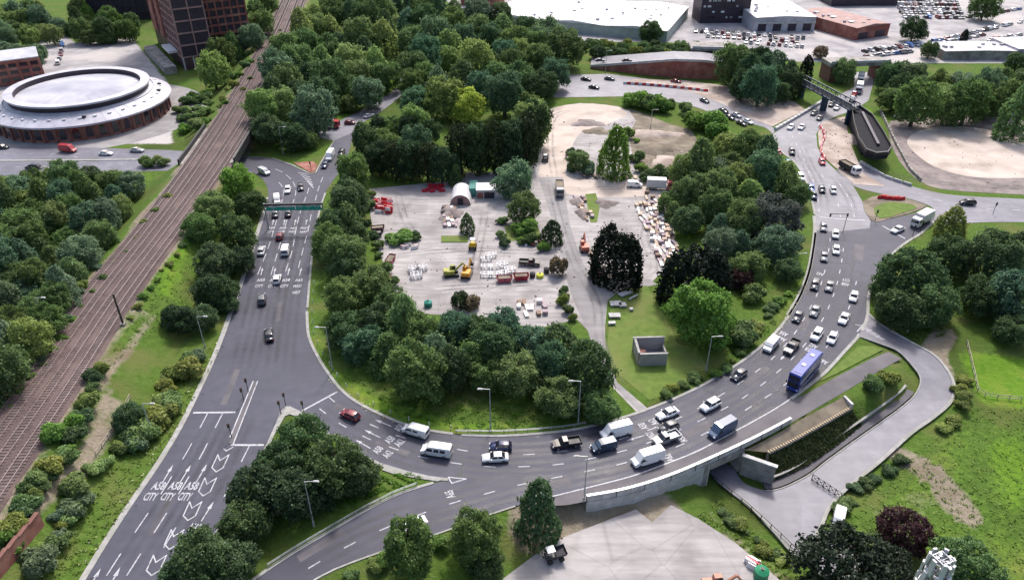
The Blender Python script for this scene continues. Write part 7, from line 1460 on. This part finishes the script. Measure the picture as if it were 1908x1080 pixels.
# machines
def excavator(px, py, rz, col, label, z=0.0, s=1.0, arm=True):
    p = G(px, py, z); e = empty('excavator', p, rz, label, 'excavator'); e.scale = (s, s, s)
    for y in (-1, 1):
        t = MB().use('black_metal').box((0, y * .95, .38), (3.0, .5, .6), taper=.9).cyl((1.5, y * .95 - .25, .38), (1.5, y * .95 + .25, .38), .34, n=10).cyl((-1.5, y * .95 - .25, .38), (-1.5, y * .95 + .25, .38), .34, n=10).obj('track', e)
    MB().use('plastic').box((-.5, 0, 1.25), (2.6, 2.1, .9), taper=.94).box((-1.5, 0, 1.5), (.8, 2.0, .7), taper=.9).obj('body', e, color=col)
    MB().use('plastic').box((.45, .55, 1.95), (1.3, .95, 1.3), taper=.9).obj('cab', e, color=tuple(c * .8 for c in col)); MB().use('glass_dark').box((.75, .55, 2.1), (.85, .99, .8), taper=.92).obj('cab_window', e)
    MB().use('plastic').bar((.8, -.3, 1.4), (2.9, -.3, 3.4), .3, .4).bar((2.9, -.3, 3.4), (4.3, -.3, 1.5), .24, .32).obj('boom', e, color=col); MB().use('black_metal').box((4.3, -.3, 1.0), (.6, .9, .8), taper=1.3).obj('bucket', e); MB().use('steel_grey').cyl((1.0, -.3, 1.9), (2.3, -.3, 2.5), .07, n=6).obj('ram', e)
excavator(1089, 466, 1.65, (.55, .16, .10), 'orange excavator with dark arm raised on the yard lane'); excavator(841, 513, .2, (.30, .30, .05), 'dark yellow excavator beside the orange one in mid yard'); excavator(870, 514, 1.4, (.65, .30, .03), 'orange excavator in mid yard')
excavator(1330, 1098, .1, (.45, .20, .13), 'orange excavator at the bottom edge of the concrete pad', -2.4, 1.0)
def dumper(px, py, rz, col, label, z=0.0):
    e = empty('site_dumper', G(px, py, z), rz, label, 'dumper'); MB().use('plastic').box((-.6, 0, .95), (1.7, 1.4, .6), taper=.92).obj('chassis', e, color=col); MB().use('plastic').add([(.3, -.8, .8), (1.7, -.9, 1.2), (1.7, .9, 1.2), (.3, .8, .8), (.1, -.9, 1.5), (1.9, -1.0, 1.7), (1.9, 1.0, 1.7), (.1, .9, 1.5)], [(0, 1, 2, 3), (0, 1, 5, 4), (1, 2, 6, 5), (2, 3, 7, 6), (3, 0, 4, 7)]).obj('skip', e, color=col)
    MB().use('roof_white').box((-.6, 0, 2.45), (1.3, 1.3, .08)).obj('canopy', e); mb = MB().use('black_metal')
    for x in (-1.1, -.1):
        for y in (-.6, .6): mb.cyl((x, y, 1.2), (x, y, 2.45), .04, n=5)
    mb.obj('roll_frame', e)
    for x in (1.0, -.9):
        for y in (-.8, .8): MB().use('tyre').cyl((x, y - .2, .45), (x, y + .2, .45), .45, n=12).obj('wheel', e)
dumper(881, 462, -1.57, (.55, .40, .05), 'yellow dumper with white canopy in the middle of the yard'); dumper(1016, 300, 1.5, (.05, .05, .06), 'small dark dumper on the upper yard lane'); dumper(1140, 332, .4, (.3, .3, .32), 'grey dumper in front of the upper mounds'); dumper(1032, 1040, .3, (.04, .04, .05), 'dark dumper at the edge of the concrete pad', -2.3)
def tank(px, py, r, h, col, label, z=0.0):
    e = empty('storage_tank', G(px, py, z), 0, label, 'tank'); MB().use('plastic').cyl((0, 0, 0), (0, 0, h), r, r, 16).cyl((0, 0, h), (0, 0, h + r * .35), r, r * .35, 16).obj('body', e, color=col); MB().use('black_metal').cyl((0, 0, h + r * .35), (0, 0, h + r * .5), r * .25, n=10).obj('lid', e)
tank(798, 570, .95, 1.2, (.01, .22, .17), 'teal green tank at the south west of the yard'); tank(1006, 516, .9, .8, (.6, .6, .05), 'yellow round tank near the brown shrub'); tank(1417, 1074, 1.1, 1.5, (.01, .20, .09), 'green tank at the corner of the concrete pad', -2.4); tank(992, 516, .7, 1.2, (.02, .02, .03), 'black drum left of the yellow tank'); tank(1018, 508, .7, 1.3, (.02, .02, .03), 'black drum right of the yellow tank')
def skip(px, py, rz, col, label):
    e = empty('waste_skip', G(px, py), rz, label, 'skip'); MB().use('plastic').add([(-1.4, -.8, .1), (1.4, -.8, .1), (1.4, .8, .1), (-1.4, .8, .1), (-1.9, -.9, 1.4), (1.9, -.9, 1.4), (1.9, .9, 1.4), (-1.9, .9, 1.4)], [(0, 1, 5, 4), (1, 2, 6, 5), (2, 3, 7, 6), (3, 0, 4, 7), (0, 3, 2, 1)]).obj('body', e, color=col); MB().use('earth').box((0, 0, .9), (3.0, 1.5, .5)).obj('load', e); MB().use('black_metal').box((0, .95, 1.0), (.2, .1, .8)).box((0, -.95, 1.0), (.2, .1, .8)).obj('lug', e)
skip(728, 488, 1.4, (.32, .05, .10), 'dark red skip at the south west of the yard'); skip(704, 430, .2, (.20, .09, .09), 'brown skip at the west edge of the yard beside the hedge'); skip(700, 440, .3, (.05, .045, .10), 'dark blue skip at the west edge of the yard'); skip(971, 520, .1, (.45, .03, .05), 'red skip beside the tidy steel frames')
skip(940, 524, .1, (.5, .10, .14), 'pinkish red skip in front of the tidy steel frames')
# high mast camera light in front of the twin topped conifer
b = G(1150, 520); e = empty('floodlight_mast', b, 0, 'small floodlight mast with four white heads before the twin topped conifer', 'mast'); MB().use('lamp_grey').cyl((0, 0, 0), (0, 0, 5.5), .1, .07, 8).obj('pole', e)
for k in range(4): MB().use('roof_white').box((.55 * math.cos(k * 1.57), .55 * math.sin(k * 1.57), 5.5), (.45, .45, .3)).obj('lamp_head', e)
# verge marker posts along the island kerb
PM = MB().use('roof_white').box((0, 0, .5), (.14, .14, 1.0)).mesh('post'); P = resample(offset(smooth(GP(INNER_W[7:]), 4), 1.2), 4.2)
for p in P: tag(obj('marker_post', PM, None, (p.x, p.y, 0), 0), 'white marker post along the island grass of the south west bend', 'marker post', 'marker posts')
for i, (x, y, c) in enumerate([(1590, 181, (.5, .05, .05)), (1587, 190, (.7, .7, .7))]): dumper(x, y, 1, c, 'red site machine under the footbridge end' if i == 0 else 'white site machine under the footbridge end')

# loose stones and litter over yard, pad and works
rgd = random.Random(8); mb = MB()
for poly, n, z in (([(700, 400), (1000, 320), (1010, 210), (1180, 215), (1270, 330), (1250, 460), (1120, 540), (1000, 600), (760, 575)], 420, .03), ([(1530, 232), (1575, 222), (1600, 320), (1560, 312), (1528, 260)], 130, .12), ([(1180, 152), (1290, 165), (1400, 215), (1480, 195), (1300, 155)], 160, .12), ([(1670, 225), (1900, 225), (1905, 350), (1720, 335)], 70, .05), ([(1165, 215), (1290, 250), (1280, 325), (1170, 320)], 200, .02)):
    x0, x1, y0, y1 = min(p[0] for p in poly), max(p[0] for p in poly), min(p[1] for p in poly), max(p[1] for p in poly); k = 0
    while k < n:
        x, y = rgd.uniform(x0, x1), rgd.uniform(y0, y1)
        if not in_poly(x, y, poly): k += .2; continue
        k += 1; p = G(x, y, z); s_ = rgd.uniform(.12, .5) * rgd.uniform(.5, 1.2); mb.use(rgd.choice(['rubble', 'rubble', 'earth', 'white_wall', 'brown_brick', 'stone_wall', 'dark_panel'])).box((p.x, p.y, z + s_ * .2), (s_, s_ * rgd.uniform(.4, 1), s_ * .45), rgd.uniform(0, 3), .8)
deb = mb.obj('loose_debris'); tag(deb, 'loose stones, bricks and litter strewn over the yard and road works', kind='stuff')
